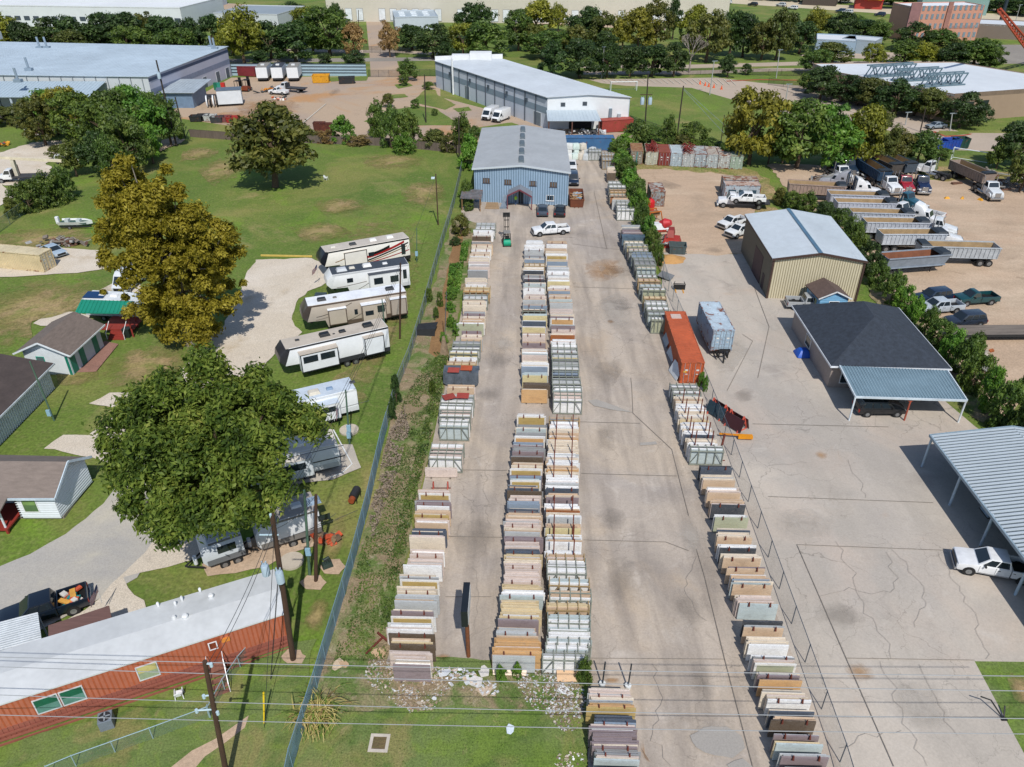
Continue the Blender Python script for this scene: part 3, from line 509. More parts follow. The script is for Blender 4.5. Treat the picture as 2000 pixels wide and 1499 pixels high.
for r_, L in PACKS.items():
    L.sort(key=lambda t: t[0])
    for i, (y, o, ct, cf, kd) in enumerate(L):
        a, b = CN[ct][1], CN[cf][1]; k = 'crate' if 'c' in kd else ('tarp covered bundle' if 't' in kd else 'bundle')
        what = f'{a} slab {k}' if a == b else f'{a} slab {k} with {b} face'
        tag(o, f'{what}, {ordinal(i + 1)} from near end of {RN[r_]}', 'crate' if 'c' in kd else 'stone slabs', 'slab bundles in the ' + RN[r_])
# leaning and fallen slabs, boards on the crates
def loose(px, py, w_, l_, c, rz, lean, label, z=.12, cat='slab', name='stone_slab'):
    p = at(px, py); m = MB(); m.obox((0, 0, 0), (w_, l_, .05), 0, 0, lean)
    o = m.build(name, stone(), None, lin(c)); o.location = (p.x, p.y, z + abs(math.sin(lean)) * l_ / 2); o.rotation_euler = (0, 0, rz)
    return tag(o, label, cat)
loose(996, 1308, 2.3, 1.5, 'd6bfa6', R(-2), R(42), 'broad cream slab leaning on the grey bundle at the near end of the centre row')
loose(1112, 1324, 1.75, .95, 'c39a6c', R(1), R(30), 'tan board propped in the weeds above the white rubble')
loose(1094, 1300, 2.9, .55, 'e4e8ea', R(-1), R(35), 'long white slab behind the tan board at the near end of the crate row')
loose(788, 1310, 1.4, .8, '6f6258', R(-1), R(50), 'brown slab leaning on the near end of the left row')
loose(820, 1312, 1.4, .9, 'd9cdbd', R(-1), R(48), 'cream slab leaning beside the brown slab at the near end of the left row')
for px, py, c, z in ((886, 723, 'a8483c', 1.95), (911, 719, 'b5532c', 1.95), (877, 775, '9c4034', 1.95), (904, 773, 'a8443a', 1.95)):
    p = at(px, py, z); m = MB(); m.obox((0, 0, 0), (1.25, 1.0, .03), R(-3 if px > 880 else 24)); o = m.build('metal_sheet', matte(), None, lin(c)); o.location = (p.x, p.y, z)
    tag(o, {886: 'dull red sheet on the left of the grey tarpaulin', 911: 'orange sheet on the right of the grey tarpaulin', 877: 'crooked red sheet on the slab crates below the tarpaulin', 904: 'straight red sheet on the slab crates below the tarpaulin'}[px], 'sheet', 'red sheets lying on the left row')
# empty red rack with two posts in the left row
t = thing('slab_rack', 'empty red steel slab rack standing in the left row above the gold faced bundle', 'rack', at(859, 955))
for x in (-.55, .75):
    m = MB(); m.box(x - .06, -.06, .03, x + .06, .06, .8); m.beam((x, 0, .75), (x, -.9, .1), .08); m.build('rack_post', M('a23a26', .6, .2), t)
m = MB(); m.box(-.8, -.95, .0, 1.0, -.85, .1); m.box(-.8, -.05, .0, 1.0, .05, .1); m.build('rack_base', STEEL, t)
# brown angle iron lying in the grass
m = MB(); m.beam(at(715, 1280) + Vector((0, 0, .1)), at(750, 1246) + Vector((0, 0, .15)), .14); m.beam(at(738, 1240) + Vector((0, 0, .22)), at(760, 1258) + Vector((0, 0, .2)), .14)
tag(m.build('steel_bar', STEEL), 'rusty crossed steel bars lying in the grass left of the left slab row', 'steel bars')
# rack with lone post, two posts in buckets
t = thing('rack_frame', 'red brown steel post on a flat base above the navy slabs by the fence', 'post', at(1402, 901))
m = MB(); m.beam((0, 0, .05), (.3, .3, 2.9), .16); m.build('post', STEEL, t); m = MB(); m.box(-.95, -.06, .02, .65, .06, .1); m.build('base', STEEL, t)
for px, lb in ((1176, 'black steel post in a white bucket by the drive, left one'), (1226, 'black steel post in a white bucket by the drive, right one')):
    t = thing('bucket_post', lb, 'post', at(px, 1342 if px < 1200 else 1346), 0, 'posts standing in white buckets')
    m = MB(); m.tube([(0, 0, 0), (0, 0, .42)], [.17, .22], 14); m.build('bucket', M('dfe2e2', .5, .1), t, smooth=True)
    m = MB(); m.tube([(0, 0, .1), (.06, .05, 2.5)], .055, 8); m.build('post', M('3c4044', .5, .2), t)
# black billboard style sign on a rusty post
t = thing('sign_board', 'tall narrow dark sign board seen edge on atop a rusty post between two slab rows', 'sign', at(915, 1283), R(-1))
m = MB(); m.tube([(0, 0, 0), (0, 0, 4.8)], .15, 12); m.build('post', M('7a4a2c', .75, .3, 2, 0, .5), t, smooth=True)
m = MB(); m.box(-.22, -1.4, 4.7, .22, 1.15, 6.15); m.build('sign_cabinet', M('20252b', .4, .15), t)
m = MB(); m.box(.222, -1.3, 4.8, .24, 1.05, 6.05); m.build('sign_face', M('d8dadb', .4, .1), t)
# rubble: shards nobody could count
def rubble(name, label, pts, n, cols, smin, smax, seed):
    r2 = random.Random(seed); P = [at(*p) for p in pts]; x0, x1 = min(p.x for p in P), max(p.x for p in P); y0, y1 = min(p.y for p in P), max(p.y for p in P); m = MB()
    def inside(x, y):
        c = False; j = len(P) - 1
        for i in range(len(P)):
            if (P[i].y > y) != (P[j].y > y) and x < (P[j].x - P[i].x) * (y - P[i].y) / (P[j].y - P[i].y) + P[i].x: c = not c
            j = i
        return c
    k = 0
    while k < n:
        x, y = r2.uniform(x0, x1), r2.uniform(y0, y1)
        if not inside(x, y) or (noise.noise(Vector((x * .8, y * .8, seed))) < -.05 and r2.random() < .7): continue
        k += 1; s_ = r2.uniform(smin, smax) * (1.8 if r2.random() < .03 else 1); cnt = r2.choice((3, 4, 5)); a0 = r2.uniform(0, 6.3)
        rt = Matrix.Translation((x, y, r2.uniform(.04, .22))) @ Matrix.Rotation(r2.uniform(-.7, .7), 4, 'X') @ Matrix.Rotation(r2.uniform(-.7, .7), 4, 'Y')
        pp = [rt @ Vector((math.cos(a0 + 6.283 * i / cnt) * s_ * r2.uniform(.6, 1.3), math.sin(a0 + 6.283 * i / cnt) * s_ * r2.uniform(.5, 1), 0)) for i in range(cnt)]
        m.slab(pp, rt.to_3x3() @ Vector((0, 0, -.04)), r2.randrange(len(cols)))
    return tag(m.build(name, [M(c, .7, .2, 3) for c in cols]), label, 'rubble', None, 'stuff')
rubble('rubble', 'white and tan broken stone heaped in the grass below the left slab row', [(870, 1308), (720, 1290), (712, 1330), (770, 1375), (800, 1395), (850, 1388), (880, 1350), (860, 1320)], 1500, ['bfc1c3', 'b8ac9a', 'a88f74', 'c9c2b8', '8d7b68', '9c8c78'], .03, .11, 3)
rubble('rubble', 'broken white stone shards in the weeds below the crate row', [(1012, 1305), (1060, 1298), (1140, 1345), (1145, 1375), (1125, 1430), (1100, 1432), (1070, 1400), (1038, 1385), (1012, 1345)], 1900, ['bfc1c3', 'b8afa2', 'a08a74', 'c9ccd0', '7b6a58', '8d7b68'], .03, .11, 5)
rubble('rubble', 'small white stone chips in the weeds at the bottom edge left of the mauve slabs', [(1085, 1478), (1140, 1470), (1146, 1520), (1080, 1530)], 220, ['e3e4e6', 'cdbfae', '8d7b68'], .05, .12, 7)
rubble('rubble', 'loose white plaster pieces in the grass between the left and centre slab rows', [(860, 1305), (880, 1302), (960, 1330), (975, 1350), (965, 1362), (880, 1345)], 130, ['d6d8dc', 'ccd0d4', 'c0ab94'], .06, .24, 8)
for i, (px, py, s_, c) in enumerate(((738, 1278, .55, 'c4a584'), (660, 1302, .5, 'cdb89c'), (673, 1300, .35, 'c4a584'), (869, 1315, .5, 'e4e8ec'), (945, 1313, .5, 'dcd8d2'), (925, 1335, .6, 'd0ccc8'), (996, 1428, .35, 'cfdbe6'), (1104, 1352, .45, 'e8ebee'), (950, 1350, .55, 'd8c4ae'))):
    p = at(px, py); m = MB(); m.slab([(-s_, -s_ * .6, 0), (s_ * .7, -s_ * .8, 0), (s_ * 1.1, .1, 0), (s_ * .3, s_ * .7, 0), (-s_ * .8, s_ * .5, 0)], (0, 0, -.05)); o = m.build('stone_slab', stone(), None, lin(c)); o.location = (p.x, p.y, .16); o.rotation_euler = (R(8), R(-6), i * 1.3)
    tag(o, ['broken tan slab lying in grass by the rusty crossed bars', 'large cream shard lying right of the wire fence', 'narrow cream shard beside the larger one by the wire fence', 'white square shard left of the bright grass strip', 'pale broken slab in grass left of the leaning cream slab', 'grey white shard under the second power line', 'bluish white plate alone on the near grass', 'white tile shard on top of the crate row rubble', 'pink tan shard at the right end of the plaster pieces'][i], 'stone piece')
# storm drain
t = thing('storm_drain', 'square storm drain with rusty grate in a concrete collar on the near grass', 'drain', at(741, 1454), R(-2))
m = MB()
for b in ((-.62, -.62, .62, -.42), (-.62, .42, .62, .62), (-.62, -.42, -.42, .42), (.42, -.42, .62, .42)): m.box(b[0], b[1], 0, b[2], b[3], .16)
m.build('collar', M('c4bbae', .8, .1), t)
m = MB(); m.box(-.42, -.42, .02, .42, .42, .09, 0)
for i in range(10): m.box(-.42, -.39 + i * .085, .1, .42, -.35 + i * .085, .14, 1)
m.build('grate', [M('1d1a17', .9), M('6b5340', .8, .3, 5)], t)
# ---------------------------------------------------------------- vehicles
TYRE = M('1c1c1e', .85, .2, 4); RIM = M('9a9ea2', .35, .1, 3, .7); BLACK = M('17181a', .6, .2, 2); CHROME = M('b9bcc0', .25, .05, 2, .8); TAIL = M('8e1d1a', .3, .05); HEAD = M('d9dde0', .15, .03, 2, .2); UNDER = M('222325', .8, .2, 2)
def wheel(o, x, y, r=.38, wd=.26, rim=RIM):
    s_ = 1 if y > 0 else -1; m = MB(); m.tube([(x, y - wd / 2, r), (x, y + wd / 2, r)], r, 16); q = m.build('wheel', TYRE, o, smooth=True)
    m = MB(); e = y + s_ * (wd / 2 + .012); m.tube([(x, y, r), (x, e, r)], r * .58, 12); m.tube([(x, e, r), (x, e + s_ * .03, r)], r * .16, 8); m.build('rim', rim, q, smooth=True)
def trim(o, xs, hw, r, seams, z0, z1):
    for s_ in (-1, 1):
        for x in xs: m = MB(); m.tube([(x, s_ * (hw - .1), r), (x, s_ * (hw + .008), r)], r * 1.2, 16); m.build('wheel_arch', BLACK, o)
        m = MB()
        for x in seams: m.box(x - .012, s_ * (hw - .02), z0, x + .012, s_ * (hw + .006), z1)
        m.box(min(seams), s_ * (hw - .02), z0 - .03, max(seams), s_ * (hw + .006), z0)
        m.build('door_seam', BLACK, o)
        for x in seams[1:]: m = MB(); m.box(x - .32, s_ * (hw - .01), z1 - .2, x - .14, s_ * (hw + .03), z1 - .16); m.build('door_handle', BLACK, o)
def glassq(o, name, a, b, c, d, f=(.08, .92, .1, .9), mt=None):
    """pane on bilinear quad a,b (bottom) c,d (top), fractions u0,u1,v0,v1, 1.2 cm proud"""
    a, b, c, d = map(Vector, (a, b, c, d)); nrm = (b - a).cross(d - a).normalized()
    def P(u, v): return a.lerp(b, u).lerp(d.lerp(c, u), v)
    u0, u1, v0, v1 = f; m = MB(); m.slab([P(u0, v0) + nrm * .014, P(u1, v0) + nrm * .014, P(u1, v1) + nrm * .014, P(u0, v1) + nrm * .014], nrm * -.012)
    return m.build(name, mt or glass(), o)
def cabin(o, b, t, doors=2):
    """b, t = (x0, x1, halfwidth, z): glasshouse; x1 is the front"""
    m = MB(); m.frus((b[0], b[1], -b[2], b[2], b[3]), (t[0], t[1], -t[2], t[2], t[3])); m.build('cab', paint(), o, bevel=.05, smooth=True)
    B = lambda x, y: (x, y, b[3]); T = lambda x, y: (x, y, t[3])
    glassq(o, 'windshield', B(b[1], -b[2]), B(b[1], b[2]), T(t[1], t[2]), T(t[1], -t[2]), (.07, .93, .08, .9))
    glassq(o, 'rear_window', B(b[0], b[2]), B(b[0], -b[2]), T(t[0], -t[2]), T(t[0], t[2]), (.1, .9, .18, .86))
    for k in range(doors):
        u0, u1 = .08 + k * .86 / doors, .08 + (k + 1) * .86 / doors - .045
        glassq(o, 'side_window', B(b[0], -b[2]), B(b[1], -b[2]), T(t[1], -t[2]), T(t[0], -t[2]), (u0, u1, .1, .86))
        glassq(o, 'side_window', B(b[1], b[2]), B(b[0], b[2]), T(t[0], t[2]), T(t[1], t[2]), (1 - u1, 1 - u0, .1, .86))
def lights(o, xf, xr, hw, z):
    for s_ in (-1, 1):
        m = MB(); m.box(xf - .12, s_ * (hw - .02), z - .1, xf + .02, s_ * (hw - .42), z + .08); m.build('headlight', HEAD, o)
        m = MB(); m.box(xr - .02, s_ * (hw + .005), z - .1, xr + .1, s_ * (hw - .2), z + .2); m.build('taillight', TAIL, o)
        m = MB(); m.obox((0, 0, 0), (.1, .22, .16)); q = m.build('mirror', BLACK, o); q.location = (xf * .36, s_ * (hw + .14), z + .42)
def pickup(o, crew=True, L=5.9, bedc=None):
    h = L / 2; cb = -.85 if crew else -.05
    m = MB(); m.slab([(cb, -.98, .42), (h - .1, -.98, .42), (h, -.98, .62), (h - .05, -.98, 1.04), (h - .5, -.98, 1.12), (1.45, -.98, 1.2), (cb, -.98, 1.2)], (0, 1.96, 0)); m.build('body', paint(), o, bevel=.07, smooth=True)
    cabin(o, (cb + .02, 1.55, .93, 1.19), (cb + .2, .72, .76, 1.84), 2 if crew else 1)
    m = MB()
    for s_ in (-1, 1): m.box(-h + .05, s_ * .98, .5, cb - .03, s_ * .86, 1.2)
    m.box(-h + .02, -.98, .5, -h + .1, .98, 1.19); m.box(cb - .12, -.85, .7, cb - .04, .85, 1.2); m.build('bed', paint(), o, bevel=.03, smooth=True)
    m = MB(); m.box(-h + .11, -.855, .55, cb - .13, .855, .68); m.build('bed_floor', BLACK, o)
    m = MB(); m.box(h - .02, -.8, .62, h + .03, .8, .96); m.build('grille', M('2a2c2e', .4), o)
    m = MB(); m.box(h - .05, -.97, .4, h + .1, .97, .6); m.box(-h - .1, -.95, .45, -h + .02, .95, .62); m.build('bumper', CHROME, o, bevel=.02)
    m = MB(); m.box(-h + .2, -.8, .3, h - .3, .8, .5); m.build('chassis', UNDER, o)
    trim(o, (-h + 1.15, h - .95), .98, .4, (1.4, .25, cb + .04) if crew else (1.4, .1), .52, 1.17)
    for x in (-h + 1.15, h - .95):
        for y in (-.87, .87): wheel(o, x, y, .4)
    lights(o, h, -h, .96, .86)
def suv(o, L=4.9, H=1.75, low=.38, cab0=None, sedan=False):
    h = L / 2; zb = 1.02 if not sedan else .92
    m = MB(); pts = [(-h, .45), (-h + .15, low), (h - .15, low), (h, .55), (h - .08, zb - .18), (h - .45, zb - .06), (1.1, zb + .02), (-h + .1, zb + .02)]
    m.slab([(x, -.93, z) for x, z in pts], (0, 1.86, 0)); m.build('body', paint(), o, bevel=.1, smooth=True)
    if sedan: cabin(o, (-h + .45, 1.2, .88, zb), (-.95, .35, .68, H), 2)
    else: cabin(o, (-h + .12, 1.2, .9, zb), (-h + .45, .45, .74, H), 3)
    m = MB(); m.box(h - .03, -.6, .5, h + .02, .6, .78); m.build('grille', BLACK, o)
    m = MB(); m.box(-h + .2, -.75, .25, h - .3, .75, .45); m.build('chassis', UNDER, o)
    trim(o, (-h + .95, h - .9), .93, .36, (1.1, .1, -.9), .45, zb - .04)
    for x in (-h + .95, h - .9):
        for y in (-.84, .84): wheel(o, x, y, .36, .24)
    lights(o, h - .06, -h, .9, .72)
def van(o):
    m = MB(); pts = [(-2.9, .45), (2.6, .45), (2.95, .6), (2.93, 1.1), (2.55, 1.3), (1.75, 2.35), (1.2, 2.7), (-2.88, 2.7)]
    m.slab([(x, -1.0, z) for x, z in pts], (0, 2.0, 0)); m.build('body', paint(), o, bevel=.09, smooth=True)
    glassq(o, 'windshield', (2.56, -.95, 1.3), (2.56, .95, 1.3), (1.76, .9, 2.35), (1.76, -.9, 2.35), (.05, .95, .05, .9))
    for s_ in (-1, 1):
        a = [(1.1, s_ * 1.0, 1.35), (2.3, s_ * 1.0, 1.35), (1.75, s_ * 1.0, 2.1), (1.1, s_ * 1.0, 2.1)]
        if s_ > 0: a = [a[1], a[0], a[3], a[2]]
        glassq(o, 'side_window', *a)
    m = MB(); m.box(2.93, -.7, .6, 2.98, .7, 1.0); m.build('grille', BLACK, o)
    for x in (-1.9, 2.0):
        for y in (-.88, .88): wheel(o, x, y, .37)
    lights(o, 2.9, -2.9, .98, .98)
def tractor(o, sleeper=False, L=7.0):
    """road tractor, nose at +x"""
    m = MB(); m.box(-3.4, -.42, .75, 3.0, -.3, 1.0); m.box(-3.4, .3, .75, 3.0, .42, 1.0); m.box(-3.2, -.55, .98, -.9, .55, 1.15); m.build('chassis', UNDER, o)
    m = MB(); m.slab([(1.35, -.98, .75), (3.3, -.98, .75), (3.42, -.98, 1.0), (3.35, -.98, 1.65), (1.35, -.98, 2.0)], (0, 1.96, 0)); m.build('hood', paint(), o, bevel=.12, smooth=True)
    m = MB(); m.box(3.36, -.5, .85, 3.46, .5, 1.6)
    m.build('grille', CHROME, o); m = MB(); m.box(3.25, -1.15, .45, 3.55, 1.15, .8); m.build('bumper', CHROME, o, bevel=.04)
    xb = -1.3 if sleeper else .1
    m = MB(); m.box(xb, -1.08, .8, 1.4, 1.08, 2.0); m.build('body', paint(), o, bevel=.06)
    if sleeper:
        m = MB(); m.slab([(-1.3, -1.1, 1.95), (.9, -1.1, 1.95), (.55, -1.1, 2.7), (-.1, -1.1, 3.45), (-1.25, -1.1, 3.8)], (0, 2.2, 0)); m.build('sleeper', paint(), o, bevel=.14, smooth=True)
        m = MB(); m.box(-1.34, -1.0, 1.1, -1.31, 1.0, 3.6); m.build('rear_panel', M('24405a', .5), o)
        glassq(o, 'side_window', (-.9, -1.1, 2.2), (-.3, -1.1, 2.2), (-.3, -1.1, 2.7), (-.9, -1.1, 2.7)); glassq(o, 'side_window', (-.3, 1.1, 2.2), (-.9, 1.1, 2.2), (-.9, 1.1, 2.7), (-.3, 1.1, 2.7))
    cabin(o, (.1 if not sleeper else .3, 1.5, 1.04, 1.98), (.15 if not sleeper else .32, 1.05, .92, 2.85), 1)
    for s_ in (-1, 1):
        m = MB(); m.tube([(-.1 if not sleeper else -1.5, s_ * 1.12, .9), (-.1 if not sleeper else -1.5, s_ * 1.12, 3.5)], .08, 8); m.build('exhaust_stack', CHROME, o, smooth=True)
        m = MB(); m.tube([(-1.3, s_ * .95, .75), (.5, s_ * .95, .75)], .3, 12); m.build('fuel_tank', CHROME, o, smooth=True)
        m = MB(); m.slab([(1.9, s_ * .98, 1.3), (2.3, s_ * .98, 1.45), (2.9, s_ * .98, 1.4), (3.2, s_ * .98, 1.1), (3.2, s_ * .98, .8), (1.8, s_ * .98, .8)], (0, s_ * .24, 0)); m.build('fender', paint(), o, bevel=.05)
        wheel(o, 2.55, s_ * 1.02, .5, .28)
        for x in (-2.85, -1.6): wheel(o, x, s_ * .95, .5, .52)
        m = MB(); m.box(3.2, s_ * .65, 1.05, 3.44, s_ * 1.05, 1.3); m.build('headlight', HEAD, o)
def daycab(o): tractor(o)
def sleeper(o): tractor(o, True)
def dump_trailer(o, L=9.5, inner='a58c68', tub=False, text=None):
    h = L / 2; m = MB(); zb, zt, wt = 1.25, 2.9, 1.25
    m.frus((-h, h - .3, -1.0 if tub else -1.2, 1.0 if tub else 1.2, zb), (-h, h - .3, -1.0 if tub else -1.2, 1.0 if tub else 1.2, zb + .1))
    wb = .8 if tub else 1.15
    for s_ in (-1, 1):
        m.slab([(-h, s_ * wb, zb), (h - .4, s_ * wb, zb), (h, s_ * wt, zt), (-h - .1, s_ * wt, zt)] if s_ < 0 else [(-h - .1, s_ * wt, zt), (h, s_ * wt, zt), (h - .4, s_ * wb, zb), (-h, s_ * wb, zb)], (0, -s_ * .07, 0))
        m.beam((-h - .1, s_ * (wt + .02), zt), (h, s_ * (wt + .02), zt), .16, .14)
        if not tub:
            k = int(L / .62)
            for i in range(k + 1): x = -h + .1 + (L - .4) * i / k; m.beam((x, s_ * (wb + .04), zb), (x, s_ * (wt + .05), zt), .09, .09)
    m.slab([(h - .4, -wb, zb), (h - .4, wb, zb), (h, wt, zt), (h, -wt, zt)], (-.07, 0, 0)); m.slab([(-h, wb, zb), (-h, -wb, zb), (-h - .1, -wt, zt), (-h - .1, wt, zt)], (.07, 0, 0))
    m.build('tub', matte(), o)
    m = MB(); m.box(-h + .08, -wb + .1, zb + .12, h - .5, wb - .1, zb + .2)
    for s_ in (-1, 1): m.slab([(-h + .08, s_ * (wb - .08), zb + .1), (h - .5, s_ * (wb - .08), zb + .1), (h - .12, s_ * (wt - .08), zt - .06), (-h, s_ * (wt - .08), zt - .06)], (0, -s_ * .02, 0))
    m.build('lining', M(inner, .8, .2, 1.2), o)
    m = MB(); m.frus((h - 1.6, h - .1, -wt, wt, zt + .05), (h - 1.2, h, -wt * .8, wt * .8, zt + .35)); m.build('rolled_tarp', M('26303a', .7), o, bevel=.08)
    m = MB(); m.box(-h + .2, -.5, .85, h - .3, -.38, 1.2); m.box(-h + .2, .38, .85, h - .3, .5, 1.2); m.box(h - 2.2, -.6, .2, h - 2.1, -.5, .9); m.box(h - 2.2, .5, .2, h - 2.1, .6, .9); m.build('chassis', UNDER, o)
    for x in (-h + .9, -h + 2.15):
        for y in (-.95, .95): wheel(o, x, y, .5, .5)
    if text:
        cu = bpy.data.curves.new('lettering', 'FONT'); cu.body = text; cu.size = .78; cu.extrude = .004; cu.space_character = 1.45; cu.align_x = 'CENTER'; cu.align_y = 'CENTER'
        q = bpy.data.objects.new('lettering', cu); COL.objects.link(q); cu.materials.append(BLACK); bpy.context.view_layer.update(); me = bpy.data.meshes.new_from_object(q.evaluated_get(bpy.context.evaluated_depsgraph_get())); bpy.data.objects.remove(q); q = bpy.data.objects.new('lettering', me); COL.objects.link(q); q.parent = o; KIDS.setdefault(o.name, []).append(q)
        q.location = (-.4, -1.33, 2.1); q.rotation_euler = (R(88), 0, 0)
def flatbed(o):
    m = MB(); m.slab([(2.6, -.95, .7), (4.1, -.95, .7), (4.25, -.95, .95), (4.15, -.95, 1.4), (2.6, -.95, 1.6)], (0, 1.9, 0)); m.build('hood', paint(), o, bevel=.12, smooth=True)
    m = MB(); m.box(1.35, -1.0, .75, 2.7, 1.0, 1.6); m.build('body', paint(), o, bevel=.06)
    cabin(o, (1.37, 2.85, .98, 1.58), (1.42, 2.3, .85, 2.45), 1)
    m = MB(); m.box(-4.4, -1.2, 1.05, 1.1, 1.2, 1.2); m.box(1.0, -1.2, 1.2, 1.1, 1.2, 2.3); m.build('deck', M('3f4045', .8, .25, 1), o)
    m = MB(); m.box(-4.2, -.4, .7, 3.8, .4, 1.0); m.build('chassis', UNDER, o); m = MB(); m.box(4.1, -1.05, .45, 4.35, 1.05, .75); m.build('bumper', M('dfe0e0', .4), o)
    for x in (-2.6, 3.3):
        for y in (-.9, .9): wheel(o, x, y, .48, .4 if x < 0 else .28)
    lights(o, 4.2, -4.3, .95, 1.0)
BUILDERS = dict(pickup=(pickup, 'pickup_truck'), pickup2=(lambda o: pickup(o, False, 5.5), 'pickup_truck'), suv=(suv, 'suv'), sedan=(lambda o: suv(o, 4.8, 1.45, .3, None, True), 'sedan'), minivan=(lambda o: suv(o, 5.0, 1.9), 'minivan'), van=(van, 'van'), daycab=(daycab, 'tractor_unit'), sleeper=(sleeper, 'tractor_unit'),
    dump=(dump_trailer, 'dump_trailer'), tubdump=(lambda o: dump_trailer(o, 9.5, '7a4a30', True), 'dump_trailer'), wills=(lambda o: dump_trailer(o, 11, 'a58c68', False, 'WILLS'), 'dump_trailer'), flatbed=(flatbed, 'flatbed_truck'))
PRO = {}
def recolor(o, c):
    for k in kids(o):
        if k.type == 'MESH' and k.data.materials and k.data.materials[0] and k.data.materials[0].name.split('.')[0] in ('car_paint', 'matte_coat'): k.color = c
        recolor(k, c)
def veh(kind, front, rear, color, label, cat, group=None, z=.05, loc=None):
    f, nm = BUILDERS[kind]
    if kind not in PRO:
        o = thing(nm, None, None); f(o); PRO[kind] = o
    else: o = copy_tree(PRO[kind])
    a, b = at(*front, z), at(*rear, z); o.location = loc or (a + b) / 2; d = a - b; o.rotation_euler = (0, 0, math.atan2(d.y, d.x))
    recolor(o, lin(color)); return tag(o, label, cat, group)
YC = 'vehicles parked at the blue metal building'
veh('pickup', (1040, 460), (1110, 454), 'eceef0', 'white crew cab pickup standing across the yard just below the two dark cars', 'pickup truck', YC)
veh('sedan', (1059, 407), (1060, 427), '3c4552', 'dark grey car nosed to the blue wall, left of the pair below the window', 'car', YC)
veh('sedan', (1094, 408), (1093, 428), '15171c', 'black car nosed to the blue wall, right of the pair below the window', 'car', YC)
veh('minivan', (1121, 369), (1119, 347), '1d2d44', 'dark blue van facing the camera beside the right wall of the blue building', 'van', YC)
veh('pickup2', (1117, 345), (1114, 318), 'e6e8ea', 'white vehicle parked right behind the dark blue van', 'pickup truck', YC)
LC = 'vehicles on the dirt truck yard'
veh('suv', (1785, 592), (1853, 585), '1c2c44', 'dark blue crossover, upper left of the four cars beside the hedge', 'car', LC)
veh('pickup', (1796, 612), (1868, 606), 'b9c2ca', 'silver pickup without a bed parked below the dark blue crossover', 'pickup truck', LC)
veh('suv', (1846, 637), (1917, 632), '2a3342', 'dark suv with tan sides, lowest of the four cars beside the hedge', 'suv', LC)
veh('pickup2', (1866, 594), (1940, 590), '14454a', 'dark green single cab pickup parked right of the blue crossover', 'pickup truck', LC)
veh('pickup', (1625, 603), (1532, 600), 'a9adb0', 'silver pickup with black bed cover behind the dark roofed house', 'pickup truck')
veh('suv', (1760, 806), (1668, 806), '14181e', 'black suv parked under the front canopy of the dark roofed house', 'suv')
veh('pickup', (1868, 1104), (2010, 1130), 'e9ebee', 'white heavy pickup nosing out of the striped metal canopy', 'pickup truck')
veh('flatbed', (1393, 402), (1506, 408), 'e9ebee', 'white flatbed truck with a dark deck on the dirt yard', 'truck')
a, b = at(1430, 397, 1.2), at(1500, 400, 1.2)
veh('pickup', (1424, 394), (1494, 397), 'eceef0', 'white crew cab pickup standing on the deck of the flatbed truck', 'pickup truck', None, 1.2)
veh('pickup2', (1408, 449), (1452, 436), 'e6e8ea', 'white pickup, upper of two beside the dark wall of the beige building', 'pickup truck')
veh('pickup2', (1422, 466), (1468, 452), 'e9ebec', 'white service truck, lower of two beside the dark wall of the beige building', 'truck')
veh('van', (961, 243), (996, 229), 'eceef0', 'white cargo van, right one of two beside the grey striped warehouse', 'van')
veh('van', (945, 238), (970, 226), 'e6e8ea', 'white cargo van, left one of two beside the grey striped warehouse', 'van')
veh('pickup2', (525, 183), (566, 186), 'eceef0', 'white work pickup on the orange stained factory lot', 'pickup truck')
veh('flatbed', (548, 178), (592, 181), 'e6e8ea', 'white truck with short dark flat deck behind the work pickup on the factory lot', 'truck')
veh('sedan', (129, 507), (85, 488), 'a9bccd', 'pale blue car parked behind the cream shipping container', 'car')
veh('suv', (145, 322), (118, 318), 'd9dcde', 'white car with dark glass beside the crane truck yard', 'car')
veh('sedan', (1812, 252), (1842, 250), '8d9aa6', 'grey car parked under the tree on the far right parking lot', 'car')
# trucks
TG = 'road tractors in the truck yard'
veh('daycab', (1748, 384), (1712, 362), 'e6e9ec', 'white day cab tractor, left one of three nosed toward the camera', 'truck', TG)
veh('daycab', (1772, 384), (1750, 360), 'a01c2a', 'bright red day cab tractor between the white and navy ones', 'truck', TG)
veh('daycab', (1804, 384), (1784, 360), '16264a', 'navy blue day cab tractor right of the red one', 'truck', TG)
veh('daycab', (1944, 395), (1908, 372), 'd9dee2', 'silver white tractor at the right hitched to a rusty dump trailer', 'truck', TG)
veh('sleeper', (1610, 366), (1664, 376), 'b2b3bb', 'silver grey sleeper tractor below the dark green trees', 'truck', TG)
veh('sleeper', (1706, 388), (1650, 386), 'f0f1f2', 'tall white sleeper tractor with dark blue back beside the top dump trailer', 'truck', TG)
veh('sleeper', (1822, 448), (1768, 436), 'f0f1f2', 'white sleeper tractor with dark blue back right of the stacked trailers', 'truck', TG)
veh('daycab', (1782, 412), (1738, 398), '2a5a6c', 'teal tractor above the white sleeper right of the trailers', 'truck', TG)
veh('daycab', (1768, 432), (1728, 420), 'e4e6e8', 'white tractor half hidden behind the third dump trailer', 'truck', TG)
veh('daycab', (1836, 462), (1800, 456), 'e4e8ea', 'white tractor nose poking out below the white sleeper', 'truck', TG)
veh('daycab', (1846, 482), (1806, 478), 'e9ebed', 'white tractor nose right of the fifth dump trailer', 'truck', TG)
veh('daycab', (1648, 358), (1625, 345), 'e6e8ea', 'small white tractor beside the scrap under the trees', 'truck', TG)
veh('daycab', (1662, 348), (1640, 330), '22344a', 'dark blue tractor beside the lime green container', 'truck', TG)
veh('pickup2', (1742, 482), (1790, 486), 'dfe2e4', 'white pickup between the fifth dump trailer and the lettered trailer', 'pickup truck', LC)
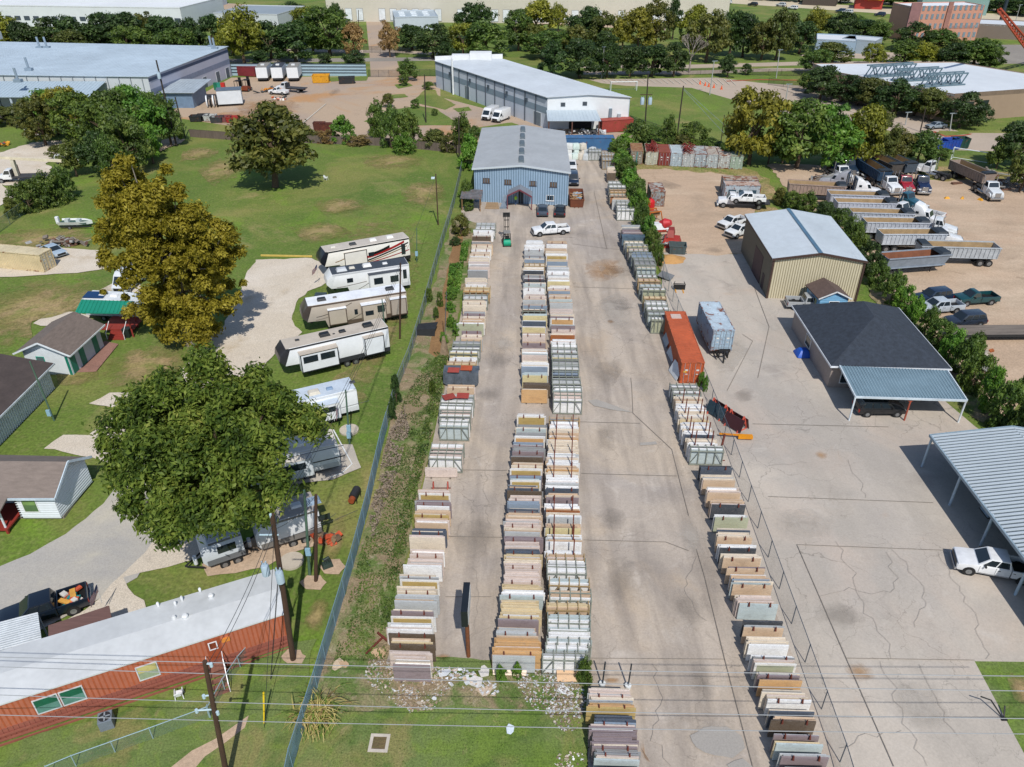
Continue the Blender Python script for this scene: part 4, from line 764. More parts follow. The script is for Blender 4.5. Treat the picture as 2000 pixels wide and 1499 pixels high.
veh('pickup2', (1778, 417), (1838, 432), 'e4e6e8', 'white service pickup with crane parts right of the teal tractor', 'pickup truck', LC)
veh('daycab', (1798, 340), (1838, 350), 'e9ecee', 'white cab facing away at the grass edge beside the rusty trailer', 'truck', TG)
DG = 'open top dump trailers parked in the truck yard'
for i, (f, r_, c) in enumerate((((1726, 412), (1612, 408), 'b9bcc6'), ((1738, 427), (1628, 424), 'c3c6d0'), ((1772, 448), (1655, 444), 'b6bbc4'), ((1798, 466), (1684, 464), 'c0c4cc'), ((1842, 488), (1702, 488), 'c4cad2'))):
    veh('dump', f, r_, c, f'silver open dump trailer, {ordinal(i + 1)} from the top of the side by side stack', 'trailer', DG)
veh('wills', (1786, 512), (1932, 516), 'b0b6bc', 'silver dump trailer with the dark letters WILLS on its side', 'trailer', DG)
veh('tubdump', (1842, 528), (1712, 538), '8c97a4', 'grey half round dump trailer with rusty inside, in front of the lettered trailer', 'trailer', DG)
veh('dump', (1722, 366), (1678, 338), '2e4a66', 'dark blue dump trailer behind the white day cab tractor', 'trailer', DG)
veh('dump', (1778, 352), (1712, 322), '4a5866', 'slate trailer behind the navy tractor, next to the trees', 'trailer', DG)
veh('dump', (1745, 352), (1690, 326), '55504c', 'dark brown trailer between the blue and slate ones', 'trailer', DG)
veh('dump', (1926, 372), (1858, 342), '9a8a80', 'rust streaked dump trailer hitched to the silver white tractor', 'trailer', DG)
veh('dump', (1622, 392), (1558, 388), 'a58f82', 'pinkish dump trailer at the left end of the truck yard', 'trailer', DG)
t = thing('flat_trailer', 'long low flat trailer with weathered plank deck at the right edge of the dirt yard', 'trailer', at(1960, 660), R(1))
m = MB(); m.box(-7, -1.25, .95, 7, 1.25, 1.1); m.build('deck', M('776d64', .85, .3, .8, 0, 0, (.3, 4, 1)), t); m = MB(); m.box(-7, -1.3, .8, 7, -1.26, 1.12); m.box(-6.8, -.5, .5, 6.8, .5, .94); m.build('chassis', UNDER, t)
for x in (-5.2, -3.9):
    for y in (-.95, .95): wheel(t, x, y, .45, .4)
# bucket / crane truck on the left
t = copy_tree(PRO['flatbed']); t.location = at(45, 355); t.rotation_euler = (0, 0, R(186)); recolor(t, lin('e9ebec')); tag(t, 'white crane truck with a red post and long cream boom, far left gravel yard', 'crane truck')
m = MB(); m.box(.55, -1.15, 1.2, .95, -.6, 2.9); m.build('crane_post', M('a83a2a'), t); m = MB(); m.beam((2.8, 0, 4.6), (-8.6, 0, 3.6), .5, .45); m.build('boom', M('d8cdb4', .6, .15), t); m = MB(); m.box(.3, -.4, 1.2, .9, .4, 4.1); m.build('turret', M('c9c2b0'), t)
# ---------------------------------------------------------------- shipping containers
def container(front_mid, heading, L, color, label, doors=True, rust=.25, roof=None, z=.1, H=2.6, cat='container', group=None, windows=()):
    """front_mid: world point under the middle of the door end; heading: direction the doors face"""
    o = thing('shipping_container', label, cat, (front_mid.x, front_mid.y, z), heading, group)
    mt = M(color, .6, .14, .7, 0, rust); rf = M(roof or color, .6, .18, .6, 0, rust * 1.3); W2 = 1.22
    m = MB(); m.box(-L, -W2 + .04, .12, -.05, W2 - .04, H - .06)
    m.ribs((-L + .15, -W2 + .04, .2), (-.15, -W2 + .04, .2), (-.15, -W2 + .04, H - .15), (-L + .15, -W2 + .04, H - .15), .28, .14, .035)
    m.ribs((-.15, W2 - .04, .2), (-L + .15, W2 - .04, .2), (-L + .15, W2 - .04, H - .15), (-.15, W2 - .04, H - .15), .28, .14, .035)
    m.ribs((-L, W2 - .1, .2), (-L, -W2 + .1, .2), (-L, -W2 + .1, H - .1), (-L, W2 - .1, H - .1), .3, .15, .03); m.build('walls', mt, o)
    m = MB()
    for x in (-L, -.0):
        for y in (-W2, W2): m.box(x - .08, y - .06 * (1 if y > 0 else -1) * 1, 0, x + .06, y, H)
    for y in (-W2, W2): m.beam((-L, y, .09), (0, y, .09), .12, .16); m.beam((-L, y, H - .03), (0, y, H - .03), .1, .09)
    m.beam((-.0, -W2, H - .03), (0, W2, H - .03), .1, .12); m.beam((-L, -W2, H - .03), (-L, W2, H - .03), .1, .1); m.beam((0, -W2, .09), (0, W2, .09), .12, .16); m.build('corner_frame', M(color, .6, .2, 1, 0, min(1, rust + .35)), o)
    m = MB(); m.box(-L + .06, -W2 + .06, H - .055, -.06, W2 - .06, H - .01); m.ribs((-L + .3, -W2 + .15, H - .01), (-.3, -W2 + .15, H - .01), (-.3, W2 - .15, H - .01), (-L + .3, W2 - .15, H - .01), .45, .2, .015); m.build('roof', rf, o)
    if doors:
        for s_ in (-1, 1):
            m = MB(); y0, y1 = s_ * .02, s_ * (W2 - .1); m.box(-.04, y0, .18, .01, y1, H - .12)
            for z_ in (.5, .95, 1.4, 1.85, 2.25): m.box(.01, y0 + s_ * .1, z_ - .08, .035, y1 - s_ * .08, z_ + .08)
            q = m.build('door', M(color, .55, .2, 1.2, 0, rust * .8), o)
            m = MB()
            for yy in (.3, .85): m.tube([(.07, s_ * yy, .14), (.07, s_ * yy, H - .08)], .025, 6)
            m.build('lock_rod', M('b7bcc0', .4, .2, 3, .3), q)
            m = MB(); m.box(.036, s_ * .45, 1.55, .045, s_ * .75, 1.75); m.box(.036, s_ * .45, 1.1, .045, s_ * .7, 1.2); m.build('marking_plate', M('d8d9d6', .5), q)
    return o
SG = 'containers lined up at the far end of the dirt yard'
xs = [(1229, 1256), (1260, 1283), (1285, 1308), (1309, 1331), (1332, 1354), (1356, 1378), (1379, 1401), (1402, 1424), (1425, 1448)]
for i, ((x0, x1), c, rf, ru, lb) in enumerate(zip(xs, ('8c8474', 'b9b8a6', '7c302a', 'a9b7bf', 'b4b8b8', 'a3aeb4', 'b0b7b8', 'b7b9b4', '9dae9c'), ('9a7654', '7c3a2c', '8c4a3c', 'b3bfc4', '9c8c86', 'a9b1b3', 'b0a79c', 'b5aa9e', '93a090'), (.35, .2, .3, .15, .3, .35, .3, .4, .1),
        ('tan roofed container with a teal stripe, leftmost of the lined up row', 'pale container loaded with dark red steel frames', 'dark red container between two pale ones', 'pale blue container right of the dark red one', 'white container with red steel frames on its roof', 'blue grey container right of the frame loaded white one', 'pale container with a rusty roof edge, fourth from the right end of the row', 'container with pinkish roof next to the green end container', 'pale green container at the right end of the row'))):
    y = 322 + (x0 - 1229) * .05; a, b = at(x0, y), at(x1, y); o = container((a + b) / 2, R(-90) + R(-5.5), 6.06, c, lb, True, ru, rf, group=SG)
    if i == 0:
        m = MB(); m.box(.04, -.08, .15, .09, .1, 2.4); m.build('door_stripe', M('3f8a8c'), o)
    if i in (1, 4):
        m = MB()
        r3 = random.Random(i)
        for k in range(26): m.obox((-r3.uniform(.6, 5), r3.uniform(-.9, .9), 2.7 + k * .035), (r3.uniform(1.5, 3), .1, .12), r3.uniform(-.5, .5))
        p = o.location; q = m.build('frame_heap', M('8a2f26', .7, .2, 3)); q.location = p; q.rotation_euler = o.rotation_euler
        tag(q, 'heap of dark red steel frames on the second container from the left' if i == 1 else 'smaller heap of dark red steel frames on the white container', 'steel frames')
o = container((at(1325, 751) + at(1371, 749)) / 2, R(-90) + R(-1), 12.19, 'bb5c36', 'long bright orange container standing on the right slab row', True, .06)
m = MB(); m.box(-11.4, -.7, 2.6, -10.3, .5, 2.66); m.build('vent_plate', M('c9b3a8'), o); m = MB(); m.box(.05, -.95, 1.35, .06, -.6, 1.6); m.build('warning_label', M('d8a02a'), o)
o = container((at(1384, 697) + at(1428, 696)) / 2 , R(-90) + R(1), 7.3, '9db3c4', 'pale blue container with purplish side on a black wheeled chassis', True, .22, 'b3c3cf', z=.75, H=2.7)
c0 = (at(1384, 697) + at(1428, 696)) / 2; t = thing('container_chassis', 'black gooseneck trailer chassis carrying the pale blue container', 'trailer', (c0.x, c0.y, 0), R(-91))
m = MB(); m.box(-7.2, -.6, .45, 1.2, -.45, .72); m.box(-7.2, .45, .45, 1.2, .6, .72); m.beam((.1, -1.0, .7), (1.5, -.5, 1.7), .16); m.beam((.1, 1.0, .7), (1.5, .5, 1.7), .16); m.beam((1.5, -.6, 1.7), (1.5, .6, 1.7), .2); m.beam((1.5, 0, 1.7), (1.7, 0, .1), .16); m.beam((1.2, -.5, .7), (1.5, -.5, 1.7), .12); m.beam((1.2, .5, .7), (1.5, .5, 1.7), .12); m.build('chassis_frame', BLACK, t)
for x in (-5.6, -4.5):
    for y in (-.95, .95): wheel(t, x, y, .42, .3)
container((at(88, 534) + at(110, 520)) / 2, R(-12), 12.19, 'd2c09a', 'long cream yellow container on the gravel at the left edge', True, 0, 'd6c8a6')
a, b = at(1411, 408), at(1402, 372)
o = container(at(1411, 388), R(176), 6.06, 'b4bdc4', 'rust streaked white office container facing the flatbed truck', False, .3, 'bfa89a', H=2.7)
m = MB(); m.box(-1.0 - .9, 1.19, 1.0, -.6 , 1.26, 1.9); m.box(-5.4, 1.19, 1.0, -2.4, 1.26, 1.9); m.build('window', M('3c5260', .3), o)
container(at(1408, 376), R(176), 6.06, '9fa8a6', 'greyish container with a rusty top side by side behind the white office container', False, .5, 'b3a596', H=2.6)
o = container((at(1268, 404) + at(1298, 405)) / 2, R(-92), 5.0, 'a3a8a0', 'rust streaked corrugated container with peeling roof beside the hedge', False, .55, 'a9a8a2'); 
m = MB(); m.ribs((.0, -1.1, .15), (.0, 1.1, .15), (.0, 1.1, 2.45), (.0, -1.1, 2.45), .22, .11, .04); m.build('door', M('9fb0b8', .6, .2, 1, 0, .7, (1, 2.5, .3)), o)
o = container(at(1197, 292), R(0), 12.19, '3f6c98', 'bright blue container behind the blue metal building', False, .06)
container(at(1172, 258), R(195), 7.5, '9c4038', 'red container on the yard behind the blue building', False, .1, 'a8483c')
container(at(470, 147), R(160), 6.06, '7c2c34', 'dark red container in the far corner of the factory lot', True, .1)
container(at(1640, 338), R(-100), 5, '2a4f9a', 'blue metal box under the trees at the end of the truck yard', False, .1, cat='metal box', H=1.8)
container(at(1668, 326), R(-95), 4, '3fd01e', 'lime green metal box under the trees beside the dark blue tractor', False, 0, cat='metal box', H=2.6)
n_ = 0
for i, (px, py) in enumerate(((1110, 312), (1122, 312), (1134, 312), (1145, 313), (1112, 304), (1124, 304), (1136, 304), (1147, 305), (1112, 304), (1124, 304), (1137, 304), (1157, 300))):
    z = 1.3 if 8 <= i < 11 else .08; p = at(px, py); m = MB(); m.frus((-.75, .75, -.6, .6, 0), (-.6, .65, -.5, .5, 1.2)); o = m.build('wrapped_block', M(('dfe2e0', 'cfe0da', 'd8cfc0', 'c9cfd2')[i % 4], .5, .12, 2), bevel=.12, smooth=True); o.location = (p.x, p.y, z); o.rotation_euler = (0, 0, i * .37)
    row_ = 'front' if i < 4 else ('upper' if z > 1 else ('back' if i < 11 else 'far right'))
    tag(o, f'{("white", "pale mint", "cream", "light grey")[i % 4]} wrapped stone block in the {row_} line before the blue container' if i < 11 else 'tall pale wrapped block at the right end of the blue container', 'stone block', 'wrapped blocks before the blue container')
# ---------------------------------------------------------------- roll-off bins, dumpsters, machines
def bin_(px, py, L, W, H, c, rz, label, name='dumpster', cat='dumpster', group=None, fill=None, taper=.1, lid=None):
    o = thing(name, label, cat, at(px, py), rz, group); m = MB(); t = .07
    for s_ in (-1, 1):
        m.slab([(-L / 2, s_ * (W / 2 - taper), .15), (L / 2, s_ * (W / 2 - taper), .15), (L / 2 + taper, s_ * W / 2, H), (-L / 2 - taper, s_ * W / 2, H)], (0, -s_ * t, 0))
        m.ribs(*([(-L / 2, -W / 2 + taper, .2), (L / 2, -W / 2 + taper, .2), (L / 2, -W / 2, H), (-L / 2, -W / 2, H)] if s_ < 0 else [(L / 2, W / 2 - taper, .2), (-L / 2, W / 2 - taper, .2), (-L / 2, W / 2, H), (L / 2, W / 2, H)]), .8, .1, .07)
        m.slab([(s_ * L / 2, -W / 2 + taper, .15), (s_ * L / 2, W / 2 - taper, .15), (s_ * (L / 2 + taper), W / 2, H), (s_ * (L / 2 + taper), -W / 2, H)], (-s_ * t, 0, 0))
        m.beam((-L / 2 - taper, s_ * W / 2, H), (L / 2 + taper, s_ * W / 2, H), .12)
        m.beam((s_ * (L / 2 + taper), -W / 2, H), (s_ * (L / 2 + taper), W / 2, H), .12)
    m.box(-L / 2, -W / 2 + taper, .12, L / 2, W / 2 - taper, .2); m.box(-L / 2, -.4, 0, L / 2 + .3, -.25, .14); m.box(-L / 2, .25, 0, L / 2 + .3, .4, .14)
    m.build('bin_body', M(c, .65, .16, .8, 0, .15), o)
    if fill:
        m = MB(); r4 = random.Random(int(px))
        for k in range(40): m.obox((r4.uniform(-L / 2 + .5, L / 2 - .5), r4.uniform(-W / 2 + .4, W / 2 - .4), H * .62 + r4.uniform(0, .45)), (r4.uniform(.4, 1.5), r4.uniform(.1, .8), .08), r4.uniform(0, 3), k % len(fill), r4.uniform(-.3, .3))
        m.build('load', [M(x, .8, .2, 2) for x in fill], o)
    if lid:
        m = MB(); m.box(-L / 2 - taper, -W / 2, H + .07, L / 2 + taper, W / 2, H + .12); m.build('lid', M(lid, .6), o)
    return o
bin_(1125, 396, 5.6, 2.4, 1.5, '6e3b24', R(-92), 'rusty brown open skip full of scrap wood by the right wall of the blue building', 'rolloff_skip', 'skip', None, ['b8966a', '9db8cf', 'a88058', '8d6a48', 'c2a884'])
bin_(1322, 494, 2.3, 1.9, 1.35, '4c5a5c', R(-8), 'dark grey green skip with yellow marks beside the sand pile', 'dumpster', 'dumpster')
bin_(628, 161, 4.6, 3.4, 2.0, 'd69a1c', R(5), 'yellow skip on the factory lot below the striped fence')
bin_(678, 163, 4.4, 2.6, 1.7, '26292c', R(10), 'black skip right of the yellow one on the factory lot')
bin_(1833, 292, 3.2, 2.4, 1.9, '1f4fb0', R(5), 'blue dumpster, left one tilted on its side at the far lot edge')
bin_(1855, 291, 3.0, 2.2, 2.1, '1d46a4', R(5), 'upright blue dumpster between the tilted blue and the dark green one')
bin_(1872, 289, 3.0, 2.2, 2.1, '12423a', R(5), 'dark green dumpster right of the two blue ones')
for i, (x, y, c, lb) in enumerate(((385, 237, '2a2b2d', 'black skip, leftmost of the bins by the fence on the factory lot'), (398, 235, '2f3032', 'second black skip beside the leftmost one on the factory lot'), (412, 236, 'b9bcba', 'white bin between the black and grey ones on the factory lot'), (425, 239, '3c3e42', 'dark round shouldered bin right of the white bin'), (441, 238, '7c4a4a', 'brownish bin next to the red one on the factory lot'), (456, 239, '9c2c26', 'red skip, rightmost of the bins by the fence on the factory lot'))):
    bin_(x, y, 2.6, 2.2, 1.3, c, R(4), lb, 'dumpster', 'dumpster', 'bins along the factory lot fence')
for i, (x, y) in enumerate(((625, 256), (638, 258))): bin_(x, y, 2.4, 1.6, 1.9, '5a2c22', R(0), ('taller' if i == 0 else 'shorter') + ' rust brown bin standing at the near edge of the factory lot', 'dumpster', 'dumpster')
# red balers / hoppers by the hedge
t = thing('hopper', 'dark red hopper machine with white labels beside the grey green skip', 'machine', at(1312, 480), R(-15))
m = MB(); m.frus((-1.6, 1.4, -1.5, 1.5, .1), (-1.2, 1.0, -1.2, 1.2, 1.3)); m.build('base', M('a83020', .55), t, bevel=.05); m = MB(); m.frus((-1.0, .2, -.2, 2.4, 1.3), (-.8, .0, .6, 2.2, 2.2)); m.build('chute', M('8a2a1e', .55), t)
m = MB(); m.box(-1.0, -1.45, .6, -.5, -1.38, 1.0); m.box(.2, -1.45, .6, .7, -1.38, 1.0); m.build('label_plate', M('e2e2e0'), t)
t = thing('tank', 'small bright red tank in front of the rusty container', 'tank', at(1269, 412)); m = MB(); m.tube([(0, 0, 0), (0, 0, 1.7), (0, 0, 2.1)], [.75, .75, .3], 14); m.build('tank_body', M('c41c22', .4, .1), t, smooth=True); m = MB(); m.tube([(0, 0, 2.1), (0, 0, 2.35)], .12, 8); m.build('cap', M('a01a1c'), t)
t = thing('machine', 'orange steel machine frame on the dirt by the hedge', 'machine', at(1274, 432), R(20)); m = MB()
for x in (-1.4, 1.4):
    for y in (-1, 1): m.beam((x, y, 0), (x * .7, y * .8, 1.8), .14)
m.beam((-1.0, -.8, 1.8), (1.0, -.8, 1.8), .16); m.beam((-1, .8, 1.8), (1, .8, 1.8), .16); m.build('frame', M('b5651f', .7, .2, 2), t); m = MB(); m.box(-1, -.5, 1.0, 1, .5, 1.6); m.build('engine', M('8a6a4a', .8), t)
t = thing('mixer', 'red and white drum mixer at the hedge above the hopper', 'machine', at(1298, 452), R(-30)); m = MB(); m.tube([(-.9, 0, 1.0), (0, 0, 1.3), (.9, 0, 1.6)], [.5, .85, .45], 14); m.build('drum', M('c22c34', .5, .2), t, smooth=True); m = MB(); m.box(-1.4, -.5, .3, 1.2, .5, .6); m.build('frame', M('d6d6d4'), t)
for y in (-.6, .6): wheel(t, -.3, y, .35, .2)
t = thing('machine', 'white and red wedge shaped trailer machine left of the drum mixer', 'machine', at(1283, 452), R(10)); m = MB(); m.frus((-2, 2, -.8, .8, .5), (-1.8, .4, -.5, .5, 1.4)); m.build('body', M('d9dde0', .5), t); m = MB(); m.box(-2, -.9, .2, 2, .9, .48); m.build('frame', M('a03426'), t)
t = thing('scrap_heap', 'heap of grey and brown scrap frames between the hedge and the hopper', 'scrap', at(1295, 480)); m = MB(); r5 = random.Random(4)
for k in range(34): m.obox((r5.uniform(-2, 1.6), r5.uniform(-2, 2.5), r5.uniform(.1, 1.4)), (r5.uniform(.8, 2.6), .1, .1), r5.uniform(0, 3.1), k % 3, r5.uniform(-.6, .6), r5.uniform(-.6, .6))
m.build('scrap_bars', [M('6f5c4a', .8), M('56595c', .7), M('8a8d8e', .6)], t)
for i, (px, py, n_, sp, lb) in enumerate(((1980, 365, 90, 9, 'long scrap pile of pipes and sheets at the right edge of the truck yard'), (1640, 352, 60, 7, 'scrap pile of pipes at the tree edge of the truck yard'), (1915, 345, 50, 5, 'pale scrap sheets behind the rusty dump trailer'), (1900, 694, 26, 1.6, 'small heap of orange and grey scrap beside the hedge'), (1920, 725, 18, 1.3, 'broken grey boards lying beside the hedge'), (120, 478, 40, 3.4, 'pile of old poles and rusty frames on the lawn beside an orange cone'), (80, 265, 30, 4, 'old trailers and scrap at the edge of the left gravel yard'), (0, 286, 24, 3, 'orange machinery at the far left gravel yard'), (640, 1062, 30, 1.0, 'firewood and branches piled behind the striped travel trailer'), (530, 180, 30, 3.2, 'orange lifting machinery parked on the factory lot'), (1150, 262, 70, 3.6, 'heap of pale appliances and scrap under the white warehouse awning'), (548, 196, 16, 1.6, 'orange cones and posts in front of the work pickup'))):
    t = thing('scrap_pile', lb, 'scrap', at(px, py)); m = MB(); r5 = random.Random(20 + i); cc = {3: ['a85c2c', '6e6f70', 'b9b0a4'], 7: ['c8481c', 'd8a030', '5a5c5e'], 8: ['6e5a48', '8a7258', 'c0502c'], 9: ['c8781c', '4a4c4e', 'd69a2c'], 10: ['dcdedf', 'b9bcc0', '5a5c60'], 11: ['d8642c', 'e0dcd4', '3c3e40']}.get(i, ['7d746a', '9c9c9a', '6a4a3a'])
    for k in range(n_): m.obox((r5.gauss(0, sp / 2), r5.gauss(0, sp / 5), r5.uniform(.1, .9)), (r5.uniform(.4, 2.2) * min(1.4, .4 + sp / 6), r5.uniform(.08, .7), r5.uniform(.06, .4)), r5.uniform(0, 3.1), k % 3, r5.uniform(-.5, .5), r5.uniform(-.5, .5))
    m.build('scrap_pieces', [M(x, .75, .25, 2) for x in cc], t)
# sand pile
m = MB(); nn = 26; vs = [(0, 0, .75)]; fs = []
for j, (rr, zz) in enumerate(((.5, .62), (1.1, .35), (1.8, .02))):
    for i in range(nn): a = 6.283 * i / nn; k = 1 + .25 * noise.noise(Vector((math.cos(a) * 1.5, math.sin(a) * 1.5, j))); vs.append((math.cos(a) * rr * k * 1.2, math.sin(a) * rr * k, zz + .1 * noise.noise(Vector((a, j, 3)))))
for i in range(nn): fs.append((0, 1 + i, 1 + (i + 1) % nn))
for j in range(2):
    for i in range(nn): fs.append((1 + j * nn + i, 1 + (j + 1) * nn + i, 1 + (j + 1) * nn + (i + 1) % nn, 1 + j * nn + (i + 1) % nn))
m.add(vs, fs); o = m.build('sand_pile', GM['sand'], smooth=True); o.location = at(1310, 508) + Vector((0, 0, .04)); tag(o, 'low pile of tan sand on the concrete beside the skip', 'sand pile')
# forklift
t = thing('forklift', 'green forklift with a tall dark mast driving up between the slab rows', 'forklift', at(990, 478), R(93))
m = MB(); m.slab([(-1.3, -.55, .3), (.9, -.55, .3), (.9, -.55, .6), (.3, -.55, .75), (-.3, -.55, 1.05), (-1.3, -.55, 1.15), (-1.45, -.55, .7)], (0, 1.1, 0)); m.build('body', M('12a07a', .4, .1), t, bevel=.08, smooth=True)
m = MB(); m.box(-.6, -.3, 1.05, -.1, .3, 1.25); m.box(-.7, -.3, 1.2, -.58, .3, 1.7); m.build('seat', BLACK, t)
m = MB()
for y in (-.5, .5): m.beam((.5, y, .7), (.25, y, 2.15), .07); m.beam((-1.1, y, 1.1), (-.9, y, 2.15), .07)
m.build('cage', BLACK, t); m = MB(); m.box(-.95, -.52, 2.15, .3, .52, 2.2); m.build('cage_roof', M('8d8a86'), t)
m = MB()
for y in (-.38, -.18, .18, .38): m.box(1.0, y - .04, .1, 1.12, y + .04, 4.6)
for z in (1.2, 2.4, 3.5, 4.55): m.box(1.0, -.42, z, 1.1, .42, z + .1)
m.build('mast', BLACK, t); m = MB(); m.box(1.12, -.55, 4.0, 1.2, .55, 4.7); m.build('carriage', M('3c3c3c'), t)
for y in (-.35, .35):
    m = MB(); m.box(1.2, y - .06, 4.0, 2.3, y + .06, 4.05); m.build('fork', M('5a4a3a'), t)
for x, r_ in ((.75, .36), (-.95, .28)):
    for y in (-.52, .52): wheel(t, x, y, r_, .24, M('d8a020'))
# fork attachment and orange crane jib, pink slab stands by the fence
t = thing('fork_attachment', 'black fork carriage with two yellow tines lying on the concrete', 'fork attachment', at(1326, 567), R(-5)); m = MB(); m.box(-.8, -.06, .1, .8, .06, .8); m.beam((-.8, .3, .8), (.8, .3, .8), .08); m.beam((-.8, 0, .8), (-.6, .4, 1.1), .07); m.beam((.8, 0, .8), (.6, .4, 1.1), .07); m.build('carriage', BLACK, t)
for x in (-.5, .5): m = MB(); m.box(x - .07, -1.1, .06, x + .07, -.05, .13); m.build('tine', M('d8941c'), t)
t = thing('jib', 'bright orange jib attachment lying across the wire fence line', 'jib', at(1436, 858), R(-4)); m = MB(); m.beam((-1.6, .1, .5), (.6, 0, .5), .14); m.build('arm', M('d98a14', .5), t); m = MB(); m.box(.2, -.3, .25, 1.6, .15, .55); m.build('box_beam', M('e0920f', .5), t)
for i, (px, py, rz) in enumerate(((1402, 812, 34), (1436, 835, 36))):
    t = thing('slab_stand', ('blue grey' if i == 0 else 'dark maroon') + ' slabs leaning on a pink steel stand beyond the wire fence, ' + ('further' if i == 0 else 'nearer') + ' of two', 'slab stand', at(px, py), R(-90 + rz), 'pink slab stands beyond the fence')
    for x in (-.8, .8):
        m = MB(); m.beam((x, -.7, .05), (x, 0, 1.75), .11); m.beam((x, .7, .05), (x, 0, 1.75), .11); m.beam((x, -.8, .06), (x, .8, .06), .11); m.beam((x, -.3, .9), (x, .3, .9), .09); m.build('stand_frame', M('d8604e', .5), t)
    for y, c in ((-.5, '2f4350' if i == 0 else '43262c'), (.5, '43262c')): m = MB(); m.obox((0, y * .9, .85), (2.3, .05, 1.35), 0, 0, -R(18) if y < 0 else R(18)); m.build('slab', M(c, .3, .1), t)
m = MB(); m.obox((0, 0, 0), (2.0, 1.4, .05)); o = m.build('metal_sheet', M('77797b', .5)); o.location = at(1300, 545) + Vector((0, 0, .5)); o.rotation_euler = (R(12), R(6), R(-38)); tag(o, 'grey sheet leaning at the fence beside the crates with red posts', 'sheet')
r6 = random.Random(9)
for i, (px, py, c) in enumerate(((1291, 640, '8fa3b4'), (1302, 672, '7f95a8'), (1312, 700, 'a9b7c2'), (1318, 735, 'cfd6dc'))):
    m = MB(); m.obox((0, 0, 0), (.06, 2.3, 1.5)); o = m.build('leaning_slab', stone(), None, lin(c)); p = at(px, py); o.location = (p.x, p.y, .8); o.rotation_euler = (0, R(24), R(-4 + i * 5)); tag(o, f'pale blue slab leaning on the orange container, {ordinal(4 - i)} from its door end', 'slab', 'slabs leaning on the orange container')
